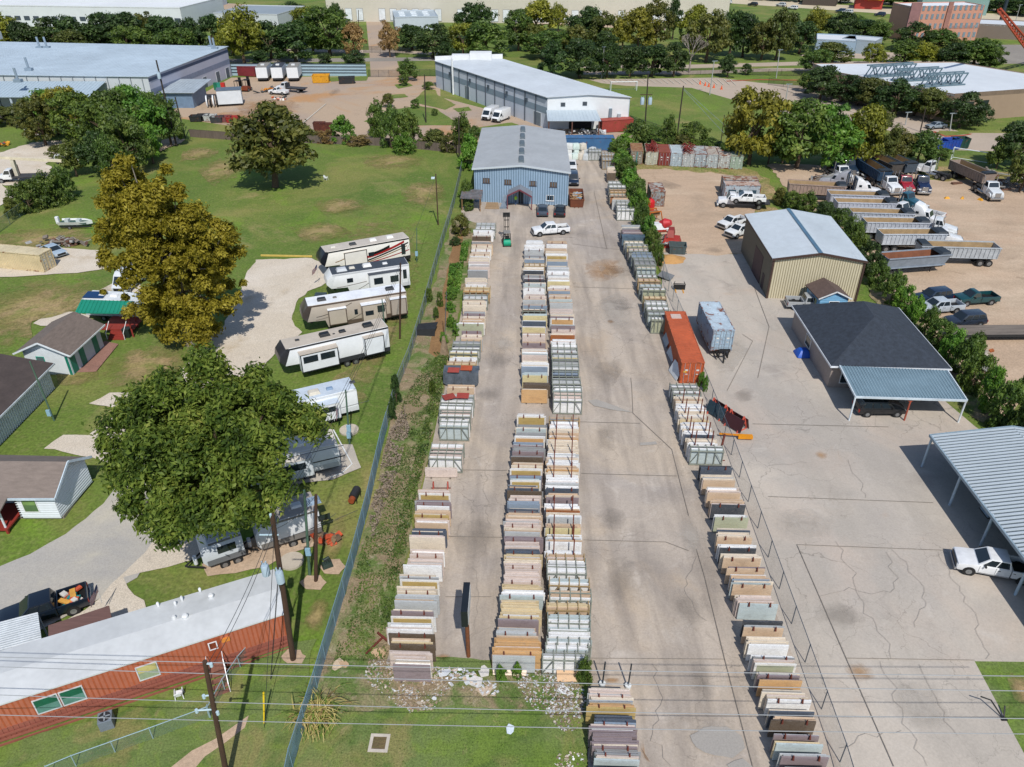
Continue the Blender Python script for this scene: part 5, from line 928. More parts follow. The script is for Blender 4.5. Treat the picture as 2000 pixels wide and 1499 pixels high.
# ---------------------------------------------------------------- caravans (long fifth wheels and travel trailers)
def caravan(front, rear, W, H, L, label, body, roofc, low, kind='fifth', stripes=(), slides=(), acs=(), wins=(), nose=None, rz=0, z0=.75, skirt=None):
    """front, rear: photo pixels of the near bottom edge. local +x = front, near side = -y or +y chosen by heading"""
    a, b = at(*front), at(*rear); d = (a - b); d.z = 0; u = d.normalized(); nrm = Vector((u.y, -u.x, 0))
    if nrm.y < 0: nrm = -nrm          # away from the camera
    c = b.lerp(a, .5) + nrm * W / 2; L = L or d.length
    o = thing('caravan', label, 'caravan', (c.x, c.y, 0), math.atan2(u.y, u.x) + rz, 'caravans in the gravel park')
    ns = 1 if (Matrix.Rotation(-math.atan2(u.y, u.x), 3, 'Z') @ -nrm).y > 0 else -1   # sign of the near side in local y
    h = L / 2; w = W / 2; bm_ = M(body, .35, .06, .5); rm = M(roofc, .6, .12, .6); lm = M(low, .45, .08, .5)
    if kind == 'fifth': prof = [(-h, z0), (h - 2.9, z0), (h - 2.6, 1.75), (h - .5, 1.85), (h + .05, 2.5), (h - .1, 3.1), (h - .75, H), (-h, H)]
    else: prof = [(-h, z0), (h - .3, z0), (h, z0 + .5), (h, H - .9), (h - .6, H), (-h + .3, H), (-h, H - .3)]
    m = MB(); m.slab([(x, -w, z) for x, z in prof], (0, W, 0)); m.build('body', bm_, o, bevel=.06, smooth=True)
    m = MB(); x1 = h - (.8 if kind == 'fifth' else .65); m.box(-h + .08, -w + .06, H, x1, w - .06, H + .035); m.build('roof', rm, o)
    m = MB(); s_ = ns
    m.box(-h - .01, s_ * w, z0 + .02, h - (3.0 if kind == 'fifth' else .3), s_ * (w + .015), z0 + .55); m.box(-h - .01, -s_ * w, z0 + .02, h - 3.0, -s_ * (w + .015), z0 + .5); m.box(-h + .05, s_ * (w + .002), H - .22, x1, s_ * (w + .02), H - .02); m.build('trim', lm, o)
    if nose and kind == 'fifth':
        m = MB(); m.slab([(h - .48, -w - .01, 1.88), (h + .07, -w - .01, 2.5), (h - .08, -w - .01, 3.12), (h - .73, -w - .01, H + .01), (h - 1.3, -w - .01, H - .02), (h - .8, -w - .01, 2.6)], (0, W + .02, 0)); m.build('nose_cap', M(nose, .3, .1), o, bevel=.04, smooth=True)
    for i, (x0, z0_, x2, z1, th, cc) in enumerate(stripes):
        m = MB(); k = 10; pts = []
        for j in range(k + 1): t_ = j / k; pts.append((h - (x0 + (x2 - x0) * t_), z0_ + (z1 - z0_) * (t_ ** 1.6)))
        y = s_ * (w + .012 + i * .0015)
        for (xa, za), (xb, zb) in zip(pts, pts[1:]):
            q = [(xa, y, za), (xb, y, zb), (xb, y, zb + th), (xa, y, za + th)]; m.quad(*(q if s_ < 0 else q[::-1]))
        m.build('stripe', M(cc, .35, .05), o)
    for (x0, x2, zz0, zz1, dep, cc, wn) in slides:
        xa, xb = h - x2, h - x0; m = MB(); m.box(xa, s_ * (w - .02), zz0, xb, s_ * (w + dep), zz1); q = m.build('slide_out', M(cc, .35, .06), o)
        m = MB(); m.box(xa - .03, s_ * w, zz1, xb + .03, s_ * (w + dep + .03), zz1 + .04); m.build('slide_roof', rm, q)
        m = MB(); y = s_ * (w + dep + .012); e = .1
        for bx in ((xa, zz0, xb, zz0 + e), (xa, zz1 - e, xb, zz1), (xa, zz0, xa + e, zz1), (xb - e, zz0, xb, zz1)): m.box(bx[0], s_ * (w + dep), bx[1], bx[2], y, bx[3])
        if low != body: m.build('trim', lm, q)
        for (wa, wb, wz0, wz1) in wn:
            m = MB(); m.box(h - wb, s_ * (w + dep), wz0, h - wa, s_ * (w + dep + .02), wz1); m.build('window', glass(), q)
    for (wa, wb, wz0, wz1) in wins:
        m = MB(); m.box(h - wb, s_ * w, wz0, h - wa, s_ * (w + .025), wz1); m.build('window', glass(), o)
    for (x, y, sz, cc) in acs:
        m = MB(); m.frus((h - x - sz, h - x + sz, y - sz * .75, y + sz * .75, H + .03), (h - x - sz * .8, h - x + sz * .8, y - sz * .55, y + sz * .55, H + .03 + min(.32, sz * .5))); m.build('roof_unit' if sz > .3 else 'roof_vent', M(cc, .5, .1), o, bevel=.04)
    xw = -h * .25
    for x in (xw - .5, xw + .5):
        for y in (-w + .12, w - .12): wheel(o, x, y, .37, .24)
    m = MB()
    if kind == 'fifth': m.box(h - 1.2, -.12, 1.1, h - .9, .12, 1.85); m.box(h - 3.0, -1.0, .05, h - 2.9, -.9, 1.0); m.box(h - 3.0, .9, .05, h - 2.9, 1.0, 1.0)
    else: m.beam((h, -.9, .6), (h + 1.3, 0, .55), .1); m.beam((h, .9, .6), (h + 1.3, 0, .55), .1)
    m.box(-h + .2, -1, .5, h - 3.1, 1, .76); m.build('chassis', UNDER, o)
    if kind != 'fifth':
        for y in (-.18, .18): m = MB(); m.tube([(h + .5, y, .6), (h + .5, y, 1.1)], .16, 10); m.build('gas_bottle', M('dfe6ea', .4), o, smooth=True)
    return o, ns
BK = '1d2025'
caravan((628, 548), (806, 514), 2.5, 3.95, 13.0, 'white fifth wheel caravan with sweeping black, red and gold stripes, furthest of the row', 'ece9e1', 'c2bab0', '1f2024', 'fifth',
    [(3.2, 1.2, 12.8, 3.15, .22, '1f2024'), (4.2, 1.15, 12.6, 2.75, .14, '8a6a42'), (6.4, 2.0, 12.2, 3.35, .34, '9c1f22'), (5.2, 1.15, 12.9, 2.1, .14, '9c1f22'), (2.0, 2.2, 5.0, 3.3, .12, '8a6a42'), (7.0, 2.3, 10.0, 3.0, .4, '17181b')], [(3.3, 6.6, 1.2, 3.4, .12, 'e6e2da', ())], [(2.2, 0, .35, 'd8d4cc'), (5.0, .2, .5, '34363a'), (8.0, 0, .5, 'e8e8e6'), (10.5, 0, .5, 'e8e8e6')], [(6.8, 7.6, 2.2, 2.8), (11.7, 12.3, 1.6, 3.2)], '1b1d28')
caravan((640, 592), (806, 566), 2.5, 3.8, 11.0, 'white fifth wheel caravan with a patchy black and silver roof', 'e6e8ea', '3d434c', 'c9ccd0', 'fifth', [(1.2, 1.9, 5.2, 2.2, .07, '6e6258'), (3.2, 1.1, 5.4, 1.9, .07, '4d4a48')], [(5.4, 9.8, 1.2, 3.3, .75, 'e9ebec', ((6.0, 7.2, 1.9, 2.8), (8.2, 9.3, 1.9, 2.8)))], [(3.6, 0, .4, 'c8c4b8'), (5.6, 0, .6, 'e8e8e6'), (2.2, .2, .7, 'c3c8ce'), (8, .1, .35, 'dcdee0')], [(2.6, 3.4, 2.4, 3.0), (10.1, 10.6, 1.8, 3.1)], 'dfe2e4')
caravan((598, 658), (797, 625), 2.5, 3.95, 12.8, 'beige grey fifth wheel caravan with dark brown nose and white roof', 'b5aa9d', 'e6eaf0', '5a4c44', 'fifth', [(1.6, 2.3, 6.0, 3.5, .08, '463e3c'), (1.5, 1.9, 5.0, 2.6, .12, '8e847a'), (5.0, 1.2, 9.0, 3.2, .07, '463e3c')], [(3.0, 5.2, 1.2, 3.2, .5, 'b9ae9f', ()), (7.0, 10.0, 1.1, 3.3, .8, 'b9ae9f', ((7.4, 8.4, 1.9, 2.5), (8.9, 9.8, 2.1, 3.0))), (10.6, 12.6, 1.2, 3.4, .6, 'a89d92', ())], [(2.6, .1, .55, '26282c'), (11.0, 0, .55, '26282c'), (4.2, 0, .25, '6a6560')], [(6.2, 6.6, 1.9, 2.6)], '4a423e')
caravan((562, 745), (757, 698), 2.5, 3.9, 12.4, 'white and charcoal fifth wheel caravan with a big twin window slide out', 'e3e6ea', 'bfb5a8', '2b2e34', 'fifth', [(4.0, 1.5, 6.5, 2.0, .05, '3a3d42'), (9.6, 2.6, 11.4, 3.1, .05, '3a3d42')], [(2.0, 6.2, 1.1, 3.3, .95, 'dfe3e8', ((2.3, 3.9, 2.2, 3.0), (4.2, 5.8, 2.2, 3.0))), (9.3, 11.6, 1.2, 3.4, .7, 'dfe3e8', ())], [(2.4, -.2, .25, '26282c'), (5.4, 0, .6, '1c1e21'), (7.4, .1, .4, '1c1e21'), (10.4, 0, .6, '1c1e21'), (6.4, .2, .15, '26282c')], [], '34343a')
o, ns = caravan((568, 846), (703, 812), 2.5, 3.3, None, 'white travel trailer with bluish worn roof beside the green meter post', 'e6e9ec', 'c3cfdc', 'd5d9dc', 'travel', [(2.0, 1.4, 8.2, 1.5, .05, '5c5f62')], [(1.4, 5.0, 1.0, 2.8, .95, 'e4e8eb', ((2.6, 4.6, 1.9, 2.5),))], [(7.0, 0, .3, '3a3c40'), (3.0, .3, .6, 'd0cabc'), (4.6, .2, .35, '7e97b4')], [])
caravan((455, 972), (668, 922), 2.5, 3.3, None, 'cream roofed travel trailer half shaded under the big green tree, white with a black stripe', 'd6dbe0', 'd3cbbf', 'c0c4c8', 'travel', [(.5, 1.7, 10.2, 1.7, .12, '26282c'), (.5, 2.9, 10.2, 2.9, .08, '2c3c54')], [(3.8, 7.2, 1.0, 2.9, .8, 'ccd3da', ((4.2, 6.6, 1.9, 2.6),))], [(9.0, 0, .3, 'a8aaac'), (6.5, .2, .5, 'dcdcd8')], [])
caravan((508, 1090), (632, 1052), 2.5, 3.2, None, 'white ribbed travel trailer with grey lower side beside the two leaning poles', 'dadcde', 'aaa39d', '77736f', 'travel', [(3.0, 1.2, 6.5, 2.2, .06, '4a4c50'), (2.8, 1.3, 8.3, 1.9, .05, '4a4c50')], [], [(3.6, .1, .45, 'd8dadb'), (5.0, .2, .6, '8fa3b8')], [(5.0, 6.0, 1.9, 2.5)])
caravan((404, 1124), (484, 1096), 2.4, 3.0, None, 'small white travel trailer with black window, lowest under the big green tree', 'cfd6dd', 'c7ccd2', '6e7176', 'travel', [], [], [(1.8, 0, .5, 'dcdcd8')], [(1.2, 2.6, 1.7, 2.4)])
caravan((278, 632), (172, 626), 2.5, 3.0, None, 'white caravan roof with a blue solar panel behind the teal porch roof', 'dfe4e8', 'd8dee2', 'bcc4ca', 'travel', [], [], [(3.5, 0, .5, 'e6e8ea'), (5, -.2, .45, 'dde0e2')], [])
p = at(186, 576, 3.2); m = MB(); m.obox((0, 0, 0), (2.6, 1.5, .05), 0, 0, R(6)); o = m.build('solar_panel', M('1c3c66', .2, .1)); o.location = p; o.rotation_euler = (0, 0, R(-3)); tag(o, 'dark blue solar panel on the caravan roof behind the teal porch', 'solar panel')
veh('van', (238, 575), (275, 545), 'd8dde2', 'white van mostly hidden behind the yellow tree', 'van')
# ---------------------------------------------------------------- buildings
def V(x=0, y=0, z=0): return Vector((x, y, z))
def wallq(o, A, B, z0, z1a, z1b, mt, rib=None, name='wall', apex=None, ribh=.04, rm=None, horiz=None):
    """wall on ground line A-B (camera side seen with A left), tops z1a/z1b, optional apex (t, z)"""
    m = MB(); top = [V(B.x, B.y, z1b)] + ([A.lerp(B, apex[0]) + V(0, 0, apex[1])] if apex else []) + [V(A.x, A.y, z1a)]
    pts = [V(A.x, A.y, z0), V(B.x, B.y, z0)] + top; d = (B - A).normalized(); inn = V(-d.y, d.x, 0) * .15; m.slab(pts, inn)
    mats = [mt]
    if rib:
        mats = [mt, rm or mt]; L = (B - A).length; k = int(L / rib)
        for i in range(k + 1):
            t = (i + .5) / (k + 1); p = A.lerp(B, t)
            if apex: zt = z1a + (apex[1] - z1a) * t / apex[0] if t < apex[0] else apex[1] + (z1b - apex[1]) * (t - apex[0]) / (1 - apex[0])
            else: zt = z1a + (z1b - z1a) * t
            a = p - d * .05; b = p + d * .05; n_ = V(d.y, -d.x, 0) * ribh
            m.add([a + V(0, 0, z0), b + V(0, 0, z0), b + V(0, 0, zt), a + V(0, 0, zt), a + n_ + V(0, 0, z0), b + n_ + V(0, 0, z0), b + n_ + V(0, 0, zt), a + n_ + V(0, 0, zt)], [(4, 5, 6, 7), (0, 4, 7, 3), (1, 2, 6, 5), (3, 7, 6, 2)], 1)
    if horiz:
        z = z0 + horiz
        while z < max(z1a, z1b, apex[1] if apex else 0) - .05:
            # clip to gable
            t0, t1 = 0, 1
            if apex and z > z1a: t0 = apex[0] * (z - z1a) / (apex[1] - z1a)
            if apex and z > z1b: t1 = 1 - (1 - apex[0]) * (z - z1b) / (apex[1] - z1b)
            if t1 - t0 > .04:
                a, b = A.lerp(B, t0 + .005), A.lerp(B, t1 - .005); n_ = V(d.y, -d.x, 0) * .03; e = V(0, 0, .03); zz = V(0, 0, z)
                m.add([a + zz - e, b + zz - e, b + zz + e, a + zz + e, a + zz - e + n_, b + zz - e + n_], [(4, 5, 2, 3), (0, 1, 5, 4)])
            z += horiz
    return m.build(name, mats, o, world=True)
def roofq(o, A, B, C, D, mt, t=.12, rib=None, ribw=.06, ribh=.05, name='roof', rm=None):
    """roof plane, A-B eave edge seen from outside, C-D ridge"""
    m = MB(); m.slab([A, B, C, D], (0, 0, -t)); mats = [mt]
    if rib: mats = [mt, rm or mt]; m.ribs(A, B, C, D, rib, ribw, ribh, 1)
    return m.build(name, mats, o, world=True)
def opening(o, A, B, t0, t1, z0, z1, mt, name='window', fr=None, proud=.03, sill=False):
    d = (B - A).normalized(); n_ = V(d.y, -d.x, 0); a = A.lerp(B, t0); b = A.lerp(B, t1); m = MB()
    q = lambda p, z, k: p + V(0, 0, z) + n_ * k
    m.slab([q(a, z0, proud), q(b, z0, proud), q(b, z1, proud), q(a, z1, proud)], -n_ * (proud - .004)); w_ = m.build(name, mt, o, world=True)
    if fr:
        m = MB(); e = .07
        for (u, zz0, v, zz1) in ((a - d * e, z0 - e, b + d * e, z0), (a - d * e, z1, b + d * e, z1 + e), (a - d * e, z0, a, z1), (b, z0, b + d * e, z1)):
            m.slab([q(u, zz0, proud + .03), q(v, zz0, proud + .03), q(v, zz1, proud + .03), q(u, zz1, proud + .03)], -n_ * (proud + .026))
        if sill: m.slab([q(a - d * .15, z0 - .12, .14), q(b + d * .15, z0 - .12, .14), q(b + d * .15, z0 - .05, .14), q(a - d * .15, z0 - .05, .14)], -n_ * .136)
        f_ = m.build('frame', fr, o, world=True); f_.parent = w_; f_.location = (0, 0, 0); KIDS[o.name].remove(f_); KIDS.setdefault(w_.name, []).append(f_)
    return w_
def posts(o, pts, z, r=.08, mt=None, name='post'):
    for p in pts:
        m = MB(); m.tube([(p[0], p[1], 0), (p[0] + (p[2] if len(p) > 2 else 0), p[1], z)], r, 8); m.build(name, mt or M('b8c4ce', .4), o, world=True, smooth=True)
def centre(*ps): c = sum((Vector(p) for p in ps), Vector()) / len(ps); return (c.x, c.y, 0)
# --- blue metal building with ridge vents and porch
FL, FR, BR, BL = V(-6.55, 131.9), V(9.62, 129.6), V(10.2, 156.4), V(-5.75, 159.0)
t = thing('metal_building', 'blue grey metal building with five ridge vents and a gabled porch', 'building', centre(FL, FR, BR, BL))
bw = M('94adc4', .45, .06, .4); br = M('5f788e', .45, .08); E_, A_ = 5.9, 6.75
wallq(t, FL, FR, 0, E_, E_, bw, .42, apex=(.5, A_), ribh=.06, rm=br); wallq(t, FR, BR, 0, E_, E_, bw, .9); wallq(t, BL, FL, 0, E_, E_, M('a02848', .5)); wallq(t, BR, BL, 0, E_, E_, bw, None, apex=(.5, A_))
rF, rB = (FL + FR) / 2 + V(0, 0, A_ + .14), (BL + BR) / 2 + V(0, 0, A_ + .14); rm_ = M('a6aaae', .5, .1, .25); e = V(.35, 0, 0); f = V(0, -.35, 0)
roofq(t, BL + V(0, 0, E_ + .1) - e - f, FL + V(0, 0, E_ + .1) - e + f, rF + f, rB - f, rm_, rib=.6, ribw=.05, ribh=.03); roofq(t, FR + V(0, 0, E_ + .1) + e + f, BR + V(0, 0, E_ + .1) + e - f, rB - f, rF + f, rm_, rib=.6, ribw=.05, ribh=.03)
m = MB(); wtr = M('c2cbd2', .4, .05)
m.beam(FL + V(-.35, -.4, E_), rF + V(0, -.4, -.1), .12, .3); m.beam(rF + V(0, -.4, -.1), FR + V(.35, -.4, E_), .12, .3); m.build('fascia', wtr, t, world=True)
for i in range(5):
    c = rF.lerp(rB, .1 + i * .19); m = MB()
    m.frus((c.x - .5, c.x + .5, c.y - 1.5, c.y + 1.5, c.z - .1), (c.x - .42, c.x + .42, c.y - 1.4, c.y + 1.4, c.z + .35)); m.box(c.x - .28, c.y - 1.42, c.z + .3, c.x + .28, c.y + 1.35, c.z + .42); m.build('ridge_vent', M('5e6a72', .5, .15), t, world=True)
for x0, x1, z0, z1 in ((.1, .165, 3.55, 4.25), (.33, .395, 3.45, 4.15), (.595, .66, 3.4, 4.1), (.81, .875, 3.35, 4.05)): opening(t, FL, FR, x0, x1, z0, z1, M('6a5a4c', .3), fr=M('4e3f38'), sill=True)
opening(t, FL, FR, .775, .85, .9, 1.75, glass(), fr=M('e4e6e8'), sill=True)
opening(t, FL, FR, .475, .53, 0, 2.3, M('0c0d10', .6), name='door', proud=.05)
pa, pb = FL.lerp(FR, .365), FL.lerp(FR, .62); dn = V(-.14, -3.0, 0); pm = (pa + pb) / 2; pr = M('7e8590', .5, .1); fa = M('703a44', .6)
roofq(t, pa + V(0, 0, 2.4), pa + dn + V(0, 0, 2.4), pm + dn + V(0, 0, 3.5), pm + V(0, 0, 3.5), pr, rib=.5, name='porch_roof'); roofq(t, pb + dn + V(0, 0, 2.4), pb + V(0, 0, 2.4), pm + V(0, 0, 3.5), pm + dn + V(0, 0, 3.5), pr, rib=.5, name='porch_roof')
m = MB(); m.beam(pa + dn + V(0, 0, 2.35), pm + dn + V(0, 0, 3.45), .12, .25); m.beam(pb + dn + V(0, 0, 2.35), pm + dn + V(0, 0, 3.45), .12, .25); m.build('porch_trim', fa, t, world=True)
m = MB(); m.beam(pa + dn, pa + dn + V(0, 0, 2.4), .16); m.beam(pb + dn, pb + dn + V(0, 0, 2.4), .16); m.build('porch_post', fa, t, world=True)
# person entering the porch
def person(loc, rz, label, vest, pants, hair='2a1e18', scale=1.0):
    pts = {'p': (0, 0, .95), 'c': (.05, 0, 1.25), 's': (.1, 0, 1.45), 'n': (.13, 0, 1.54), 'h': (.16, 0, 1.68), 'h2': (.17, 0, 1.76), 'lh': (.02, .1, .9), 'lk': (.16, .11, .5), 'la': (.02, .11, .08), 'lt': (.17, .11, .04), 'rh': (-.02, -.1, .9), 'rk': (.0, -.11, .5), 'ra': (-.28, -.11, .12), 'rt': (-.15, -.11, .04), 'ls': (.1, .19, 1.42), 'le': (.0, .25, 1.15), 'lw': (.15, .24, .95), 'lf': (.22, .24, .9), 'rs': (.1, -.19, 1.42), 're': (.15, -.27, 1.15), 'rw': (.32, -.24, 1.0), 'rf': (.38, -.24, .96)}
    rad = {'p': .15, 'c': .14, 's': .14, 'n': .055, 'h': .095, 'h2': .08, 'lh': .1, 'rh': .1, 'lk': .07, 'rk': .07, 'la': .045, 'ra': .045, 'lt': .04, 'rt': .04, 'ls': .06, 'rs': .06, 'le': .045, 're': .045, 'lw': .032, 'rw': .032, 'lf': .035, 'rf': .035}
    ed = ['pc', 'cs', 'sn', 'nh', 'h-h2', 'p-lh', 'lh-lk', 'lk-la', 'la-lt', 'p-rh', 'rh-rk', 'rk-ra', 'ra-rt', 's-ls', 'ls-le', 'le-lw', 'lw-lf', 's-rs', 'rs-re', 're-rw', 'rw-rf']
    ks = list(pts); E2 = []
    for q in ed: a, b = q.split('-') if '-' in q else (q[0], q[1]); E2.append((ks.index(a), ks.index(b)))
    me = bpy.data.meshes.new('person'); me.from_pydata([pts[k] for k in ks], E2, []); o = bpy.data.objects.new('person', me); COL.objects.link(o)
    o.modifiers.new('skin', 'SKIN'); 
    if not me.skin_vertices: 
        bm = bmesh.new(); bm.from_mesh(me); bm.verts.layers.skin.verify(); bm.to_mesh(me); bm.free()
    for i, k in enumerate(ks): v = me.skin_vertices[0].data[i]; v.radius = (rad[k], rad[k]); v.use_root = (k == 'p')
    o.modifiers.new('sub', 'SUBSURF').levels = 1; o.modifiers[-1].render_levels = 2
    m_, n, b = nodes('person_cloth'); tc = n.nodes.new('ShaderNodeTexCoord'); sp = n.nodes.new('ShaderNodeSeparateXYZ'); n.links.new(tc.outputs['Object'], sp.inputs[0])
    mr = N(n, 'ShaderNodeMapRange'); mr.inputs[1].default_value = 0; mr.inputs[2].default_value = 2; n.links.new(sp.outputs[2], mr.inputs[0])
    r_ = n.nodes.new('ShaderNodeValToRGB'); r_.color_ramp.interpolation = 'CONSTANT'; e_ = r_.color_ramp.elements; e_[0].position = 0; e_[0].color = lin('20201f'); e_[1].position = .06; e_[1].color = lin(pants)
    for p_, c_ in ((.48, vest), (.765, 'a87860'), (.875, hair)): x = e_.new(p_); x.color = lin(c_)
    n.links.new(mr.outputs[0], r_.inputs[0]); n.links.new(r_.outputs[0], b.inputs['Base Color']); me.materials.append(m_)
    o.location = loc; o.rotation_euler = (0, 0, rz); return tag(o, label, 'person')
person(at(1007, 401), R(70), 'person in a lime yellow vest and blue trousers walking into the dark porch', 'b8e832', '3c5a80')
# pergola and lumber next to the blue building
t = thing('lean_to', 'weathered lean-to with grey board roof beside the blue building', 'shelter', at(920, 418)); a, b = at(903, 412), at(938, 414)
roofq(t, a + V(-.3, -.2, 2.3), b + V(.3, -.2, 2.3), b + V(.4, 3.4, 2.7), a + V(-.1, 3.4, 2.7), M('6a6a6e', .85, .4, 1, 0, .2), rib=.5)
for p in (a, b, a + V(0, 3.2, 0), b + V(0, 3.2, 0)): m = MB(); m.beam(p, p + V(0, 0, 2.4), .16); m.build('post', M('8a6a48', .8), t, world=True)
m = MB()
for i in range(5): m.obox((0, i * .5, .2 + .05 * i), (2.4 - i * .1, .25, .2), R(-2))
o = m.build('lumber_stack', M('a48a6c', .8, .2, 2, 0, 0, (1, 4, 4))); o.location = at(961, 409); tag(o, 'stack of timber beams by the blue wall left of the porch', 'timber')
m = MB(); m.slab([(-.5, -1.2, .2), (.5, -1.2, .2), (1.0, 1.5, 1.6), (.1, 1.5, 1.6)], (0, 0, -.1)); m.box(-.6, -1.3, 0, .5, -.9, .3); o = m.build('pipe_rack', M('8a97a4', .4, .15, 2, .4)); o.location = at(983, 404); tag(o, 'tilted bundle of metal channels leaning by the porch', 'metal bundle')
# --- white / grey striped warehouse
FL, FR, BR, BL = V(7.9, 180.5), V(27.0, 184.2), V(2.0, 233.0), V(-21.2, 231.2)
FL, FR = at(1068, 252), at(1226, 252); BL = V(-21.4, 229.5); BR = V(BL.x + (FR.x - FL.x), BL.y + 2.5, 0)
t = thing('warehouse', 'grey warehouse with a darker stripe along its side and a white front', 'building', centre(FL, FR, BR, BL)); ww = M('dfe2e4', .5, .06, .2); gw = M('c3ccd8', .5, .06, .2); E_ = 7.0; A_ = 7.6
wallq(t, FL, FR, 0, E_, E_, ww, None, apex=(.5, A_)); wallq(t, BL, FL, 0, E_, E_, gw); wallq(t, FR, BR, 0, E_, E_, gw)
n_ = (FL - BL).normalized(); o_ = V(n_.y, -n_.x, 0)
def band(o, A, B, z0, z1, mt, t=.03, name='stripe'):
    d = (B - A).normalized(); q = V(d.y, -d.x, 0) * t; m = MB(); m.slab([A + V(0, 0, z0) + q, B + V(0, 0, z0) + q, B + V(0, 0, z1) + q, A + V(0, 0, z1) + q], -q * .9); return m.build(name, mt, o, world=True)
band(t, BL, FL, 3.3, 4.7, M('8093a2', .5, .05)); band(t, BL, FL, 6.3, 7.0, M('6e8498', .5, .05))
for i in range(1, 12):
    p = BL.lerp(FL, i / 12); m = MB(); q = V(-.12, -.1, 0); m.box(p.x - .22, p.y - .1, 0, p.x - .02, p.y + .1, 6.9); m.build('downpipe', M('3e4854'), t, world=True)
for u in (.15, .35, .52, .68, .84): opening(t, BL, FL, u, u + .012, 4.6, 5.4, M('46525e'), proud=.3, name='lamp_box')
opening(t, BL, FL, .3, .345, 0, 3.2, M('76828c', .5), name='roller_door', fr=M('d8dcde')); opening(t, BL, FL, .9, .955, 0, 3.0, M('76828c', .5), name='roller_door', fr=M('d8dcde'))
opening(t, FL, FR, .165, .215, 5.0, 5.8, M('3c444c'), fr=M('8f979e')); opening(t, FL, FR, .43, .48, 5.2, 6.0, M('3c444c'), fr=M('8f979e')); opening(t, FL, FR, .755, .79, 1.2, 4.6, M('8fa0ac', .4, .1, 2, .4), name='duct', proud=.5); opening(t, FL, FR, .86, .9, 2.6, 3.4, M('a9b2b8', .5), name='air_unit', proud=.6)
opening(t, FL, FR, .27, .55, 0, 3.6, M('14181f', .6), name='dock_opening', proud=.04)
rF, rB = (FL + FR) / 2 + V(0, 0, A_ + .1), (BL + BR) / 2 + V(0, 0, A_ + .1); rm_ = M('c6cdd4', .5, .08, .15)
roofq(t, BL + V(-.3, 0, E_ + .1), FL + V(-.3, -.4, E_ + .1), rF + V(0, -.4, 0), rB, rm_, rib=1.2, ribw=.08, ribh=.04); roofq(t, FR + V(.3, -.4, E_ + .1), BR + V(.3, 0, E_ + .1), rB, rF + V(0, -.4, 0), rm_, rib=1.2, ribw=.08, ribh=.04)
m = MB(); d = (BR - BL); m.slab([BL + V(0, 0, 7.0), BR + V(0, 0, 7.0), BR + V(0, 0, 8.4), BL + V(0, 0, 8.2)], (0, .4, 0)); m.build('parapet', ww, t, world=True)
m = MB(); c = BL.lerp(BR, .52); m.box(c.x, c.y - 3, 6.8, c.x + 6, c.y, 9.4); m.box(c.x - 5, c.y - 2.5, 6.8, c.x, c.y, 8.7); m.build('roof_penthouse', ww, t, world=True)
m = MB(); p = BL.lerp(FL, .2); m.tube([(p.x - .5, p.y, 0), (p.x - .5, p.y, 9)], .25, 8); m.build('flue', M('dfe3e6'), t, world=True)
a, b = FL + V(-.2, 0, 0), FL.lerp(FR, .6)
roofq(t, a + V(0, -7.5, 3.6), b + V(.4, -7.5, 3.6), b + V(0, -.1, 4.2), a + V(0, -.1, 4.2), M('b4c2cc', .5, .05), rib=.8, name='awning_roof'); posts(t, [(b.x, b.y - 7.2), (a.x + .3, a.y - 7.2), (a.x + 5.5, a.y - 7.2)], 3.6, .14, M('6a4a40'))
# --- far left long warehouse
NR, FRr = V(-90.2, 202.0), V(-84.3, 246); E_ = 8.0
t = thing('warehouse', 'long pale blue roofed warehouse filling the upper left, with flues on the roof', 'building', (-130, 225, 0)); FL2, NL = V(-215, 262), V(-215, 210)
wallq(t, NR, FRr, 0, E_ - .1, E_ - .1, M('b3b5c6', .5, .05, .2)); band(t, NR, FRr, 6.7, 7.4, M('4d5a78', .5)); band(t, NR, FRr, 3.6, 4.9, M('8089a0', .5)); wallq(t, NL, NR, 0, E_ - .1, E_ - .1, M('c5cbd0', .5, .05, .2), 3.0, ribh=.3, rm=M('8a949c'))
roofq(t, NL + V(0, -.4, E_), NR + V(.4, -.4, E_), FRr + V(.4, .4, E_ + .3), FL2 + V(0, .4, E_ + .3), M('bac9d5', .5, .12, .06), rib=1.1, ribw=.06, ribh=.05)
for u in (.2, .42, .6, .78, .92): opening(t, NR, FRr, u, u + .05, 0, 2.8, M('596472', .5), name='roller_door', fr=M('e0e2e4'))
for px, py, n2 in ((36, 160, 1), (57, 138, 1), (78, 95, 1), (92, 95, 1), (413, 93, 1), (420, 97, 0)):
    p = at(px, py, E_ + .1); m = MB(); m.tube([(p.x, p.y, E_), (p.x - .1, p.y, E_ + 3.2)], .3, 8); m.box(p.x - .9, p.y - .6, E_, p.x + .9, p.y + .6, E_ + .7); m.build('roof_flue', M('8596a6', .4, .1), t, world=True)
m = MB(); m.box(-215, 261, E_, -160, 263, E_ + 2.2); m.build('parapet', M('dfe4e8'), t, world=True)
m = MB(); m.box(-89.3, 204, 0, -81, 214, 3.7); m.build('annex', M('6f86a0', .5), t, world=True)
roofq(t, V(-88.9, 203.2, 3.9), V(-80, 203.2, 3.9), V(-80, 217, 4.6), V(-88.9, 217, 4.6), M('a9b4bd', .5), rib=.9, name='annex_roof'); a, b = at(-30, 185, 5.2), at(150, 168, 5.2)
roofq(t, V(-150, 192, 5.2), V(-101, 192, 5.2), V(-101, 202.3, 6.8), V(-150, 202.3, 6.8), M('a9bac6', .5, .06), rib=.9, name='canopy_roof'); posts(t, [(-108, 192.5), (-120, 192.5), (-132, 192.5), (-144, 192.5)], 5.2, .25)
